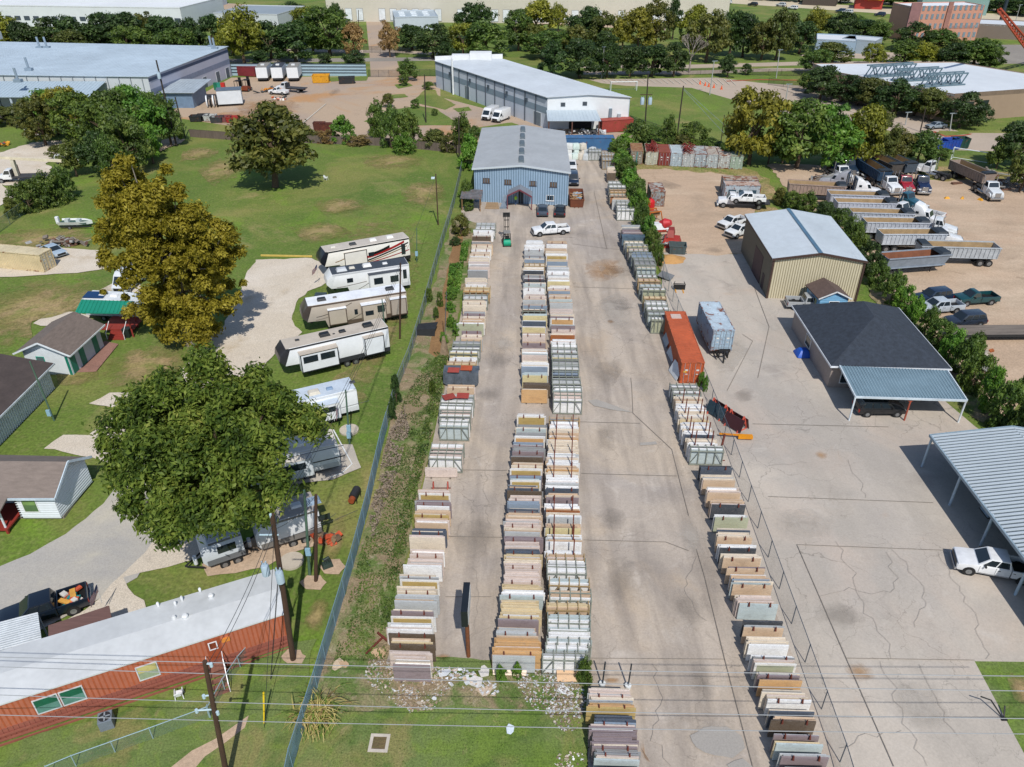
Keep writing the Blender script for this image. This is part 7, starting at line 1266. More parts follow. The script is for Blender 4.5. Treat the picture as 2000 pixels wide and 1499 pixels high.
# shingled cottage with green trim
A, B = V(-54.0, 73.9), V(-48.9, 73.4); C, D = V(-48.4, 79.9), V(-53.6, 80.6); E_, A_ = 2.9, 4.3
t = thing('cottage', 'small white cottage with brown shingle roof and green trim', 'house', centre(A, B, C, D)); wc = M('d6dde2', .6, .06, 2)
wallq(t, A, B, 0, E_, E_, wc, apex=(.5, A_)); wallq(t, B, C, 0, E_, E_, M('c3ced8', .6, .06, 2)); wallq(t, C, D, 0, E_, E_, wc, apex=(.5, A_)); wallq(t, D, A, 0, E_, E_, wc); sh = M('746861', .9, .2, 1.8, 0, 0, (2.5, .8, 1)); rf, rb_ = (A + B) / 2 + V(0, -.6, A_ + .1), (C + D) / 2 + V(0, .3, A_ + .1)
roofq(t, B + V(.7, -.6, E_ - .05), C + V(.7, .3, E_ - .05), rb_, rf, sh); roofq(t, D + V(-.7, .3, E_ - .05), A + V(-.7, -.6, E_ - .05), rf, rb_, sh)
m = MB(); m.beam(A + V(-.7, -.62, E_ - .08), rf + V(0, -.02, -.1), .06, .18); m.beam(B + V(.7, -.62, E_ - .08), rf + V(0, -.02, -.1), .06, .18); m.beam(B + V(.72, -.6, E_ - .1), C + V(.72, .3, E_ - .1), .06, .16); m.build('trim', M('dfe6ea'), t, world=True)
for u0 in (.03, .3, .72): opening(t, B, C, u0, u0 + .14, 0 if u0 < .1 else .1, 2.6, M('157a66', .5), name='shutter', proud=.04)
opening(t, A, B, .28, .44, 1.5, 2.2, M('5a6a6c', .3), fr=M('2a9a84')); opening(t, A, B, .93, .99, 0, 2.4, M('157a66', .5), name='corner_trim', proud=.04); p = at(108, 648, 3.9); m = MB(); m.tube([(p.x, p.y, 3.4), (p.x, p.y, 4.2)], .3, 10); m.build('roof_vent', M('2a2c2e'), t, world=True)
# dark roof shed at the left edge with white ribbed wall
A, B = V(-49.9, 60.2), V(-49.75, 70.8); C, D = V(-64, 71.5), V(-64, 60)
A = V(-50.0, 56.5); t = thing('barn', 'white ribbed shed with a big dark brown roof at the left edge', 'shed', centre(A, B, C, D)); wallq(t, A, B, 0, 2.9, 2.9, M('d3dade', .5, .06), .33, ribh=.1, rm=M('e4e8ea')); wallq(t, B, V(-64, 71.3), 0, 2.9, 3.6, M('c3cad0'))
roofq(t, A + V(.7, -.4, 2.9), B + V(.7, .4, 2.9), V(-60, 71.6, 5.0), V(-60, 55, 5.0), M('4c423f', .9, .2, .8)); m = MB(); m.beam(A + V(.7, -.4, 2.85), B + V(.7, .4, 2.85), .08, .18); m.build('trim', M('cdd6dc'), t, world=True)
# teal porch with red deck
P = [at(146, 611, 3.3), at(256, 612, 3.3), at(264, 593, 3.3), at(160, 590, 3.3)]; t = thing('porch', 'teal porch roof on red posts over a red wooden deck', 'porch', centre(*P)); roofq(t, P[0], P[1], P[2] + V(0, 0, .3), P[3] + V(0, 0, .3), M('1a8a70', .5, .08, .5), rib=.5, name='roof')
rd = M('8f3228', .7, .12, 2); posts(t, [(P[0].x + .5, P[0].y + .1), (P[1].x - .6, P[1].y + .1), (P[2].x - .5, P[2].y)], 3.2, .1, rd); p = at(235, 655); m = MB(); m.box(p.x - 2.2, p.y, .7, p.x + 1.8, p.y + 3.4, .85); m.build('deck', rd, t, world=True); m = MB()
for i in range(4): m.box(p.x - .9, p.y - .35 - i * .3, 0, p.x + 1.0, p.y - .05 - i * .3, .7 - i * .17)
m.build('steps', rd, t, world=True); m = MB(); [m.beam((p.x + x, p.y - 1.2, .9), (p.x + x, p.y + .2, 1.8), .06) for x in (-1.0, 1.1)]; [m.beam((p.x + x, p.y - 1.2, 0), (p.x + x, p.y - 1.2, .9), .06) for x in (-1.0, 1.1)]; m.build('handrail', M('e6e8ea'), t, world=True)
m = MB(); m.frus((-.35, .35, -.35, .35, 0), (-.42, .42, -.42, .42, 1.1)); m.box(-.45, -.45, 1.1, .45, .45, 1.18); o = m.build('wheelie_bin', M('1e2a28', .5)); o.location = at(251, 658); tag(o, 'black wheelie bin with white numbers beside the red deck', 'bin')
# boat
t = thing('boat', 'green and white motor boat on a trailer on the left lawn', 'boat', at(152, 445), R(2)); m = MB(); k = 10; vs = []; fs = []
for i in range(k + 1):
    x = -2.6 + 5.2 * i / k; w_ = .95 * (1 - max(0, (i - 5) / 5) ** 2.2); vs += [(x, -w_, 1.25), (x, -w_ * .75, .7), (x, 0, .5 + .3 * max(0, (i - 7) / 3)), (x, w_ * .75, .7), (x, w_, 1.25)]
for i in range(k): fs += [(i * 5 + j, i * 5 + j + 1, i * 5 + 6 + j, i * 5 + 5 + j) for j in range(4)]
m.add(vs, fs); m.build('hull', M('dfe4e2', .4, .06), t, smooth=True); m = MB(); m.box(-2.5, -.75, .9, 1.8, .75, 1.0); m.build('deck', M('3c5a50', .6), t); m = MB(); m.box(-1.6, -.4, 1.0, -1.0, .4, 1.5); m.box(.2, -.4, 1.0, .8, .4, 1.45); m.build('seat', M('c9d2cf'), t); m = MB(); m.box(-3.1, -.25, .7, -2.6, .25, 1.9); m.build('outboard_motor', M('e4e8ea'), t, bevel=.1); m = MB(); m.box(-2.4, -.8, .35, 2.6, -.7, .5); m.box(-2.4, .7, .35, 2.6, .8, .5); m.build('trailer_frame', UNDER, t); [wheel(t, -.8, y, .3, .2) for y in (-.9, .9)]
t = thing('smoker', 'black barrel smoker grill with an orange rusty end by the blue wire fence', 'smoker', at(697, 972), R(80)); m = MB(); m.tube([(-.9, 0, .75), (.3, 0, .75)], .36, 14); m.build('barrel', M('2c2c2e', .6, .2), t, smooth=True); m = MB(); m.tube([(-1.3, 0, .65), (-.9, 0, .65)], .28, 12); m.build('fire_box', M('8f4420', .7), t); m = MB(); [m.beam((x, y, 0), (x, y, .6), .06) for x in (-.8, .2) for y in (-.3, .3)]; m.build('leg_frame', BLACK, t)
# ---------------------------------------------------------------- trees and plants
LEAF = dict(dark=leafm('leaf_dark', ['1b2813', '2d4121', '465b30', '637540']), mid=leafm('leaf_mid', ['253516', '425826', '607634', '838e49']), lime=leafm('leaf_lime', ['2a421b', '4d732a', '6b8f37', '94aa54']),
    yel=leafm('leaf_yellow', ['3c4013', '636724', '888931', 'aaa347']), olive=leafm('leaf_olive', ['2b3319', '4a5325', '676b33', '858347']), brown=leafm('leaf_brown', ['504026', '796340', '968054', '797340']),
    gold=leafm('leaf_gold', ['3a3a12', '666018', '867c28', 'a0943a', 'b4a852'], .15), pecan=leafm('leaf_pecan', ['1e280e', '3a4e1e', '5c6e2c', '7a883c', '9a9a50'], .15))
BARK = M('5d4c3c', .9, .3, 3); BARKG = M('8c8478', .9, .3, 3)
def crown_mesh(name, rx, rz_, n_leaf, size, seed, mat_, clumps=60, flat=.75, lobes=None, gap=.0, droop=0):
    """leaf clusters scattered over lobes of an ellipsoid centred at origin"""
    r = random.Random(seed); vs = []; fs = []; cl = []
    lobes = lobes or [(0, 0, 0, 1.0)]
    while len(cl) < clumps:
        lx, ly, lz, ls = r.choice(lobes); a = r.uniform(0, 6.283); ct = r.uniform(-.85, 1); st = math.sqrt(1 - ct * ct); q = r.uniform(.45, 1) ** .5 * ls
        d = Vector((math.cos(a) * st, math.sin(a) * st, ct)); wob = 1 + .28 * noise.noise(d * 1.7 + Vector((seed, 0, 0)))
        c = Vector((lx * rx + d.x * q * rx * wob, ly * rx + d.y * q * rx * wob, lz * rz_ + d.z * q * rz_ * wob)); cl.append((c, r.uniform(.55, 1.25)))
    cr = rx * 1.5 / math.sqrt(clumps) + size
    per = n_leaf // len(cl)
    for c, s_ in cl:
        rr = cr * s_
        for _ in range(per):
            u = r.uniform(0, 6.283); cz = r.uniform(-.5, 1); sz = math.sqrt(1 - cz * cz); q = r.uniform(.25, 1) ** .4 * rr
            d = Vector((math.cos(u) * sz, math.sin(u) * sz, cz)); p = c + Vector((d.x * q, d.y * q, d.z * q * flat)) + Vector((r.gauss(0, .18), r.gauss(0, .18), r.gauss(0, .14))) * rr
            nrm = (d + Vector((r.uniform(-.9, .9), r.uniform(-.9, .9), r.uniform(-.3, 1.1)))).normalized(); x = nrm.cross(Vector((r.uniform(-1, 1), r.uniform(-1, 1), r.uniform(-1, 1)))).normalized(); y = nrm.cross(x)
            L = size * r.uniform(.6, 1.4); W_ = L * r.uniform(.35, .6); o = len(vs); dz = Vector((0, 0, -droop * L))
            vs += [p - x * L, p - y * W_, p + x * L + dz, p + y * W_]; fs.append((o, o + 1, o + 2, o + 3))
    me = bpy.data.meshes.new(name); me.from_pydata([tuple(v) for v in vs], [], fs); me.materials.append(mat_); return me, cl
def trunk_mesh(H, rx, cz, cl, r0, mat_, seed, limbs=9, forks=1):
    r = random.Random(seed); m = MB(); base = [Vector((0, 0, 0)), Vector((r.uniform(-.2, .2), r.uniform(-.2, .2), cz * .45)), Vector((r.uniform(-.3, .3), r.uniform(-.3, .3), cz * .95))]
    m.tube(base, [r0 * 1.25, r0 * .85, r0 * .4], 9)
    for c, s_ in r.sample(cl, min(limbs, len(cl))):
        a = base[1].lerp(base[2], r.uniform(0, .8)); t_ = c + Vector((0, 0, cz)); mid = a.lerp(t_, .5) + Vector((r.uniform(-.3, .3), r.uniform(-.3, .3), r.uniform(-.1, .5))); m.tube([a, mid, t_], [r0 * .42, r0 * .25, r0 * .08], 6)
    me = bpy.data.meshes.new('trunk'); me.from_pydata(m.v, [], m.f); me.materials.append(mat_); return me
TP = {}
def tree_proto(kind, var):
    k = (kind, var)
    if k in TP: return TP[k]
    sd_ = hash_(kind) + var * 7
    shapes = {0: dict(clumps=80), 1: dict(clumps=70, lobes=[(-.28, .1, -.15, .78), (.3, -.1, -.05, .76), (0, .15, .3, .68)]), 2: dict(clumps=70, lobes=[(0, 0, -.15, .92), (.1, 0, .42, .6)])}[var % 3]
    me, cl = crown_mesh('crown', 4.2, 3.8, 6400, .28, sd_, LEAF[kind], **shapes)
    tr = trunk_mesh(8, 4, 4.6, cl, .28, BARK, sd_)
    TP[k] = (me, tr); return TP[k]
def hash_(s): return sum(ord(c) * (i + 3) for i, c in enumerate(s))
TREES = []
def tree(px, pyb, pyt, wpx, kind, label=None, nm='tree', cat='tree', group=None, low=.0, var=None):
    """base pixel, top pixel and crown width in pixels"""
    b = at(px, pyb); top = hz(pyt, b.y); dep = b.y * math.cos(PITCH) + CAMH * math.sin(PITCH); rx = wpx / 2 / FPX * dep * (.9 if cat == 'bush' else 1.02) * random.uniform(.86, 1.1); H = max(1.6, top)
    var = len(TREES) % 3 if var is None else var; me, tr = tree_proto(kind, var)
    o = thing(nm, label, cat, (b.x, b.y, 0), random.uniform(0, 6.28), group)
    # crown spans from low*H to H: prototype crown centre 4.6, radius 3.6 (plus leaves .8)
    zc = H * (.52 + low * .4); rz_ = H - zc
    c = bpy.data.objects.new('crown', me); COL.objects.link(c); c.parent = o; c.location = (0, 0, zc); c.scale = (rx / 4.5, rx / 4.5 * random.uniform(.85, 1.1), rz_ / 4.2)
    k = random.uniform(.88, 1.2); c.color = (k * random.uniform(.92, 1.1), k, k * random.uniform(.85, 1.05), 1)
    q = bpy.data.objects.new('trunk', tr); COL.objects.link(q); q.parent = o; sc_ = zc / 4.6; q.scale = (rx / 4.5, rx / 4.5, sc_)
    TREES.append((o, px, pyb, kind)); return o
TN = dict(dark='dark green', mid='green', lime='bright green', yel='yellow green', olive='olive green', brown='brownish', gold='golden', pecan='green')
def forest(txt, where, group, nm='tree', cat='tree', low=0.0):
    L = []
    for q in txt.split(';'):
        q = q.split()
        if len(q) == 5: L.append((float(q[0]), float(q[1]), float(q[2]), float(q[3]), q[4]))
    L.sort(); cnt = {}
    tot = {}
    for l in L: tot[l[4]] = tot.get(l[4], 0) + 1
    for l in L:
        cnt[l[4]] = cnt.get(l[4], 0) + 1; n = cnt[l[4]]
        lb = f'{TN[l[4]]} {cat}, the only such one {where}' if tot[l[4]] == 1 else f'{TN[l[4]]} {cat}, {ordinal(n)} such from left, {where}'
        tree(*l, lb, nm, cat, group, low)
forest('10 112 12 95 yel;55 115 40 70 dark;100 110 34 80 dark;150 112 26 90 dark;200 108 26 92 dark;250 108 24 90 dark;150 122 58 80 olive;270 120 50 95 mid;330 112 30 84 dark;380 110 30 84 dark;350 122 55 80 mid;420 108 28 72 dark;300 100 22 60 olive;222 100 20 50 dark;-30 110 20 90 dark', 'behind the long left warehouse', 'trees behind the left warehouse')
forest('478 126 8 92 yel;455 108 50 70 yel;530 116 42 86 dark;578 126 42 112 dark;600 78 10 56 yel;645 108 12 100 mid;612 104 30 80 mid;692 112 45 52 brown;762 112 40 42 brown;512 132 98 44 dark;636 133 104 42 dark;692 134 98 48 dark;660 60 2 30 dark;572 30 2 50 dark;805 98 48 76 dark;845 114 46 92 dark;870 128 80 40 dark', 'around the factory entrance drive', 'trees along the factory drive')
forest('797 158 116 40 mid;789 168 145 22 mid;758 210 183 30 olive;838 175 160 26 mid', 'on the islands of the factory lot', 'small trees on the lot islands')
forest('928 78 0 74 dark;905 108 42 64 yel;950 112 40 90 mid;1012 100 18 60 mid;1048 82 0 90 yel;1032 100 40 70 olive;1062 116 60 76 mid;1090 62 4 40 yel;1150 90 8 86 dark;1182 96 26 66 olive;1215 100 22 64 yel;1245 100 14 80 yel;1280 95 0 74 olive;1313 78 -10 44 dark;1350 94 10 64 yel;1378 122 22 86 olive;1424 112 14 84 dark;1450 112 24 66 dark;1486 118 40 64 olive;1180 120 60 60 dark;1120 112 50 60 olive;1100 110 60 50 mid', 'behind the grey striped warehouse', 'trees behind the striped warehouse')
forest('1078 152 76 74 dark;1132 152 74 100 dark;1185 152 82 60 dark;1230 150 86 76 dark;1272 150 88 78 dark;1315 150 84 54 dark;1420 152 102 36 dark;1456 147 124 24 dark', 'along the parking lot behind the striped warehouse', 'oaks along the parking lot')
forest('1515 118 18 66 olive;1560 106 42 84 dark;1592 78 12 56 yel;1640 84 22 72 dark;1682 84 38 64 dark;1712 88 40 54 mid;1590 146 96 64 mid;1625 126 82 90 olive;1540 84 20 50 dark;1665 66 30 60 mid;1700 128 82 34 yel;1720 126 100 26 yel', 'between the highway and the flat white roof', 'trees below the highway')
forest('1560 4 -22 50 mid;1600 5 -20 50 dark;1640 6 -20 60 dark;1740 9 -18 60 mid;1775 12 -16 60 dark;1850 16 -14 70 dark;1900 20 -10 70 mid;1945 24 -8 70 dark;1990 30 -4 70 dark;2030 34 0 70 mid;1700 3 -24 60 dark;1820 10 -20 70 dark;1880 12 -18 70 dark;1960 16 -14 80 dark;2010 20 -10 70 dark;1480 0 -20 50 mid;1520 2 -20 50 dark', 'beyond the highway at the top right', 'trees beyond the highway')
forest('1782 100 42 74 dark;1830 104 58 72 mid;1762 128 78 66 mid;1800 130 80 60 yel;1850 132 84 66 dark;1900 132 76 96 mid;1930 136 90 60 mid;1870 120 74 60 olive', 'in front of the pink hotel', 'trees around the hotel')
forest('1600 196 128 84 dark;1642 200 146 72 dark;1702 214 152 78 olive;1748 226 154 84 dark;1785 226 172 66 dark;1812 236 170 74 olive;1872 250 180 84 dark;1908 246 200 52 dark;1672 206 150 60 dark;1575 180 140 40 mid', 'in front of the flat white roof', 'trees in front of the flat roofed building')
forest('1462 322 165 104 yel;1430 300 215 40 yel;1555 329 196 116 mid;1618 331 200 108 lime;1668 331 205 104 yel;1706 327 216 66 olive;1742 325 250 84 olive;1790 323 256 78 mid;1528 319 240 60 mid;1500 320 250 50 olive;1975 330 234 90 dark;1990 376 280 66 olive;1945 330 262 50 mid;1835 312 290 36 mid', 'at the far edge of the truck yard', 'trees at the end of the truck yard')
forest('1240 292 236 66 mid;1272 276 246 50 mid;1304 296 226 44 mid;1352 296 240 66 mid;1330 300 262 50 olive;1385 306 272 60 mid;1218 300 262 50 lime;1420 318 280 50 mid', 'behind the lined up containers', 'bushy trees behind the containers')
forest('115 262 172 80 lime;170 292 178 96 mid;232 310 178 110 mid;292 300 168 104 lime;335 285 186 66 mid;205 345 250 76 dark;262 340 220 90 mid;60 236 200 70 olive;20 245 210 70 olive;120 312 282 60 olive;160 250 176 60 lime;90 285 190 80 olive;140 270 165 70 yel;260 280 165 84 lime;310 262 178 60 mid;250 325 210 90 mid;150 345 270 60 olive;300 320 240 56 lime;230 360 262 60 mid;75 262 190 56 mid', 'in the thicket below the left warehouse', 'trees of the left thicket')
forest('60 412 352 66 mid;98 402 338 66 mid;130 390 326 60 mid;28 425 385 40 olive', 'along the left fence by the gravel yard', 'bushes by the left gravel yard', 'bush', 'bush', -.35)
forest('672 280 224 56 lime;740 268 196 50 mid;765 290 206 58 mid;800 290 215 60 mid;790 300 262 50 lime;905 292 222 62 mid;920 330 262 56 lime;930 300 246 40 mid;640 278 252 60 brown;700 282 262 60 brown;848 288 252 60 olive;880 296 262 44 olive;612 276 256 40 olive', 'along the lawn fence', 'bushes along the lawn fence', 'bush', 'bush', -.3)
for i, (x, y, w_) in enumerate(((811, 212, 20), (849, 226, 14))): tree(x, y, y - w_ * .95, w_, 'mid', ['larger', 'smaller'][i] + ' round clipped bush on the grass beside the factory lot', 'bush', 'bush', None, -.3, 0)
tree(538, 366, 200, 205, 'olive', 'big spreading olive green tree alone on the wide lawn', var=1)
forest('1212 330 292 50 lime;1222 352 306 52 mid;1232 378 326 56 lime;1240 404 348 52 mid;1246 428 372 48 lime;1252 452 396 46 mid;1264 476 420 44 lime;1272 500 446 36 mid;1284 520 472 30 mid;1206 312 272 50 mid', 'in the hedge along the upper right slab row', 'hedge bushes beside the upper right row', 'bush', 'bush', -.35)
forest('1575 420 375 60 mid;1605 440 392 66 dark;1635 460 408 60 mid;1655 488 425 60 mid;1672 510 446 54 mid;1690 535 470 50 dark;1712 560 510 50 mid;1740 590 530 56 mid;1762 610 560 50 lime;1782 630 575 52 lime;1805 655 598 52 mid;1828 680 622 54 mid;1850 705 640 56 lime;1875 735 655 64 mid;1895 765 690 64 mid;1925 800 715 70 lime;1955 835 745 76 mid;1985 870 775 80 mid;2020 900 790 80 dark;1900 700 650 50 mid;1520 400 365 40 olive;1545 410 372 44 mid;1990 790 730 40 mid', 'in the diagonal hedge behind the dark roofed house', 'bushes of the diagonal hedge', 'bush', 'bush', -.35)
forest('884 560 545 26 lime;882 585 565 28 lime;880 610 590 28 lime;882 640 615 28 lime;892 655 630 26 lime;868 672 648 26 lime;884 540 520 22 lime;900 460 418 44 olive;890 480 468 30 dark;860 600 570 16 mid;852 625 600 16 mid;905 385 368 30 lime;912 400 350 30 mid;838 590 562 20 mid;845 770 740 18 mid;775 790 730 26 dark;768 820 770 22 dark;1368 755 726 18 lime;1376 765 735 14 lime;915 412 395 26 mid;1140 1335 1285 34 mid;1128 1310 1288 30 lime;1010 1325 1300 24 lime;980 1330 1302 30 lime', 'beside the left and centre slab rows', 'weedy bushes beside the slab rows', 'bush', 'bush', -.35)
# the two big trees of the caravan park
def big(nm, label, base, zc, rx, ry, rz_, kind, n, size, seed, clumps, lobes, r0=.5, bark=BARK, rot=0, limbs=16, flat=1.0):
    o = thing(nm, label, 'tree', (base.x, base.y, 0), rot)
    me, cl = crown_mesh('crown', 1.0, 1.0, n, size, seed, LEAF[kind], clumps, flat, lobes); S3 = (rx, ry, rz_)
    # rebuild at true scale so that leaves keep their shape
    me, cl = crown_true(rx, ry, rz_, n, size, seed, LEAF[kind], clumps, flat, lobes)
    c = bpy.data.objects.new('crown', me); COL.objects.link(c); c.parent = o; c.location = (0, 0, zc); c.color = (1, 1, 1, 1)
    q = bpy.data.objects.new('trunk', trunk_mesh(zc, rx, zc, cl, r0, bark, seed, limbs)); COL.objects.link(q); q.parent = o; return o
def crown_true(rx, ry, rz_, n_leaf, size, seed, mat_, clumps, flat, lobes):
    r = random.Random(seed); vs = []; fs = []; cl = []
    while len(cl) < clumps:
        lx, ly, lz, ls = r.choices(lobes, [l[3] ** 2 for l in lobes])[0]; a = r.uniform(0, 6.283); ct = r.uniform(-.5, 1); st = math.sqrt(1 - ct * ct); q = r.uniform(.3, 1) ** .45 * ls
        d = Vector((math.cos(a) * st, math.sin(a) * st, ct)); wob = 1 + .25 * noise.noise(d * 2.1 + Vector((seed, lx, 0)))
        cl.append((Vector(((lx + d.x * q * wob) * rx, (ly + d.y * q * wob) * ry, (lz + d.z * q * wob) * rz_)), r.uniform(.35, 1.45)))
    cr = (rx + ry) / 2 * 1.3 / math.sqrt(clumps) + size; per = n_leaf // len(cl)
    for c, s_ in cl:
        rr = cr * s_
        for _ in range(int(per * s_ * 1.1)):
            u = r.uniform(0, 6.283); cz = r.uniform(-.6, 1); sz = math.sqrt(1 - cz * cz); q = r.uniform(.1, 1) ** .45 * rr; d = Vector((math.cos(u) * sz, math.sin(u) * sz, cz)); p = c + Vector((d.x * q, d.y * q, d.z * q * flat)) + Vector((r.gauss(0, .26), r.gauss(0, .26), r.gauss(0, .22))) * rr
            nrm = (d * .8 + Vector((r.uniform(-1, 1), r.uniform(-1, 1), r.uniform(-.3, 1.2)))).normalized(); x = nrm.cross(Vector((r.uniform(-1, 1), r.uniform(-1, 1), r.uniform(-1, 1)))).normalized(); y = nrm.cross(x)
            L = size * r.uniform(.6, 1.5); W_ = L * r.uniform(.32, .6); o = len(vs); vs += [p - x * L, p - y * W_, p + x * L - Vector((0, 0, L * .25)), p + y * W_]; fs.append((o, o + 1, o + 2, o + 3))
    me = bpy.data.meshes.new('crown'); me.from_pydata([tuple(v) for v in vs], [], fs); me.materials.append(mat_); return me, cl
b1 = at(362, 682)
big('sycamore_tree', 'tall golden leaved tree at the left of the caravan park', b1 + V(.3, 1.0, 0), 11.4, 8.7, 7.0, 10.6, 'gold', 130000, .19, 5, 400, [(0, 0, -.8, .4), (-.35, .1, -.6, .45), (.4, -.1, -.62, .42), (.1, -.35, -.75, .35), (-.1, .2, -.7, .4), (.1, 0, -.5, .5), (-.25, 0, -.1, .68), (.28, 0, -.1, .7), (-.22, 0, .42, .56), (.3, .1, -.35, .55), (-.3, 0, .6, .42), (.05, 0, .42, .52), (-.5, 0, .1, .42), (.5, 0, .12, .46), (.1, 0, .2, .6)], .5, BARKG, 0, 26)
b2 = at(415, 985)
big('pecan_tree', 'very wide dark green tree covering the nearest caravans', V(-22.6, 46.4, 0), 9.8, 8.0, 7.4, 6.6, 'pecan', 92000, .19, 9, 190, [(-.5, .05, .1, .5), (.42, .15, .25, .6), (.05, .3, .4, .55), (.1, -.4, -.1, .55), (-.35, .45, .0, .42), (.5, .4, .05, .42), (-.15, -.55, -.35, .42), (.42, -.5, -.15, .4), (-.75, .2, -.2, .3), (-.6, -.3, -.3, .3)], .55, BARK, 0, 26)
# bare tree
t = thing('bare_tree', 'leafless grey tree between the dark oaks and the road', 'tree', at(1346, 142)); m = MB(); r8 = random.Random(3)
def br_(p, d, L, r_, k):
    q = p + d * L; m.tube([p, q], [r_, r_ * .6], 5, cap=False)
    if k:
        for _ in range(3): br_(q, (d + Vector((r8.uniform(-.7, .7), r8.uniform(-.7, .7), r8.uniform(-.1, .5)))).normalized(), L * .68, r_ * .6, k - 1)
br_(Vector((0, 0, 0)), Vector((0, 0, 1)), 4, .35, 5); m.build('trunk', M('9a9088', .9), t)
# giant reed clump by the wire fence and garden crops
t = thing('reed_clump', 'clump of arching pale giant reed by the wire fence in front of the mobile home', 'reed', at(618, 1405)); m = MB(); r9 = random.Random(6)
for i in range(230):
    a = r9.uniform(0, 6.28); L = r9.uniform(1.0, 2.3); d = Vector((math.cos(a), math.sin(a), 0)); p0 = Vector((r9.gauss(0, .5), r9.gauss(0, .45), 0)); pts = [p0 + d * L * (t_ ** 1.5) * .75 + Vector((0, 0, L * (1.15 * t_ - .95 * t_ * t_) + .3)) for t_ in (0, .3, .55, .8, 1)]; w_ = .045; s_ = Vector((-d.y, d.x, 0)) * w_
    for j in range(4): m.quad(pts[j] - s_ * (1 - j * .2), pts[j + 1] - s_ * (.8 - j * .2), pts[j + 1] + s_ * (.8 - j * .2), pts[j] + s_ * (1 - j * .2), r9.choice((0, 0, 1, 2)))
m.build('blades', [leafm('reed_pale', ['8a8a4c', 'b8a868', 'd2c48e']), leafm('reed_green', ['3c5a1c', '5e7c2c', '86963c']), leafm('reed_brown', ['6a5a3c', '9c8458', 'b59c6c'])], t)
def crop(name, label, px, n, h, mat_, seed, sz=.1):
    r2 = random.Random(seed); P = [at(*p) for p in px]; m = MB(); x0, x1 = min(p.x for p in P), max(p.x for p in P); y0, y1 = min(p.y for p in P), max(p.y for p in P); k = 0; it = 0
    while k < n and it < n * 20:
        it += 1; x, y = r2.uniform(x0, x1), r2.uniform(y0, y1); c = False; j = len(P) - 1
        for i in range(len(P)):
            if (P[i].y > y) != (P[j].y > y) and x < (P[j].x - P[i].x) * (y - P[i].y) / (P[j].y - P[i].y) + P[i].x: c = not c
            j = i
        if not c or noise.noise(Vector((x * .7, y * .7, seed))) < -.25: continue
        k += 1; p = Vector((x, y, r2.uniform(.03, h)))
        nrm = Vector((r2.uniform(-1, 1), r2.uniform(-1, 1), r2.uniform(.2, 1.2))).normalized(); u = nrm.cross(Vector((r2.uniform(-1, 1), r2.uniform(-1, 1), .3))).normalized(); v = nrm.cross(u); L = sz * r2.uniform(.5, 1.5); m.add([p - u * L, p - v * L * .5, p + u * L, p + v * L * .5], [(0, 1, 2, 3)])
    return tag(m.build(name, mat_), label, 'plants', None, 'stuff')
crop('garden_crop', 'bright lime green vegetable rows between the wire fence and the left slab row', [(902, 478), (916, 478), (912, 512), (898, 512)], 1500, .5, LEAF['lime'], 1, .14)
crop('garden_crop', 'green vegetable strip in the soil garden left of the left slab row', [(878, 520), (906, 515), (898, 575), (872, 580)], 2600, .4, LEAF['lime'], 2, .14)
crop('weeds', 'low green weeds and tufts on the strip between wire fence and left slab row', [(845, 690), (885, 690), (850, 800), (830, 880), (808, 1000), (780, 1150), (755, 1290), (650, 1300), (700, 1100), (750, 930), (790, 780)], 22000, .2, LEAF['mid'], 3, .085)
crop('weeds', 'tall scrubby weeds along the concrete edge left of the left slab row', [(878, 700), (862, 780), (838, 870), (808, 990), (776, 1130), (752, 1290), (735, 1290), (755, 1150), (785, 1000), (815, 880), (845, 770), (850, 700)], 5000, .3, LEAF['mid'], 13, .1)
crop('dead_brush', 'grey brown dry brush piled along the foot of the wire fence', [(760, 850), (790, 800), (800, 840), (775, 930), (745, 1010), (728, 1060), (722, 1010)], 2600, .4, M('8f8070', .9, .3, 5), 14, .12)
crop('grass_tufts', 'tufts of fresh green grass at the lower edge around the rubble', [(850, 1290), (965, 1292), (1060, 1300), (1148, 1345), (1148, 1499), (620, 1499), (640, 1400), (700, 1385), (820, 1392), (890, 1385), (860, 1320)], 20000, .12, LEAF['mid'], 4, .05)
crop('grass_tufts', 'tufts of green grass along the orange mobile home', [(0, 1499), (0, 1480), (330, 1375), (560, 1270), (600, 1280), (560, 1499)], 12000, .1, LEAF['mid'], 5, .045)
# ---------------------------------------------------------------- utility poles, wires, lamp posts, fences
WOODP = M('4a3426', .85, .25, 2, 0, 0, (3, 3, .4)); GREENP = M('4e6a58', .7, .15, 2); GALV = M('a9b6be', .4, .1, 2, .5); WIRE = M('9a9da0', .5, .05); CER = M('b9d0dc', .3, .05)
def pole(base, top, r0, label, mt=None, r1=None, nm='utility_pole', cat='utility pole'):
    """base pixel on the ground, top pixel straight above it (the pole may lean)"""
    b = at(*base) if not isinstance(base, Vector) else base; z = hz(top[1], b.y); dep = b.y * math.cos(PITCH) + (CAMH - z) * math.sin(PITCH); x = (top[0] - 1000) / FPX * dep
    o = thing(nm, label, cat, (b.x, b.y, 0)); m = MB(); m.tube([(0, 0, 0), (x - b.x, 0, z)], [r0, r1 or r0 * .75], 10); m.build('pole', mt or WOODP, o, smooth=True); return o, Vector((x, b.y, z))
def arm(o, top, pts, mt=None, name='cross_arm', w_=.1): m = MB(); b = o.location; [m.beam(Vector(p) + top - b, Vector(q) + top - b, w_) for p, q in pts]; return m.build(name, mt or WOODP, o)
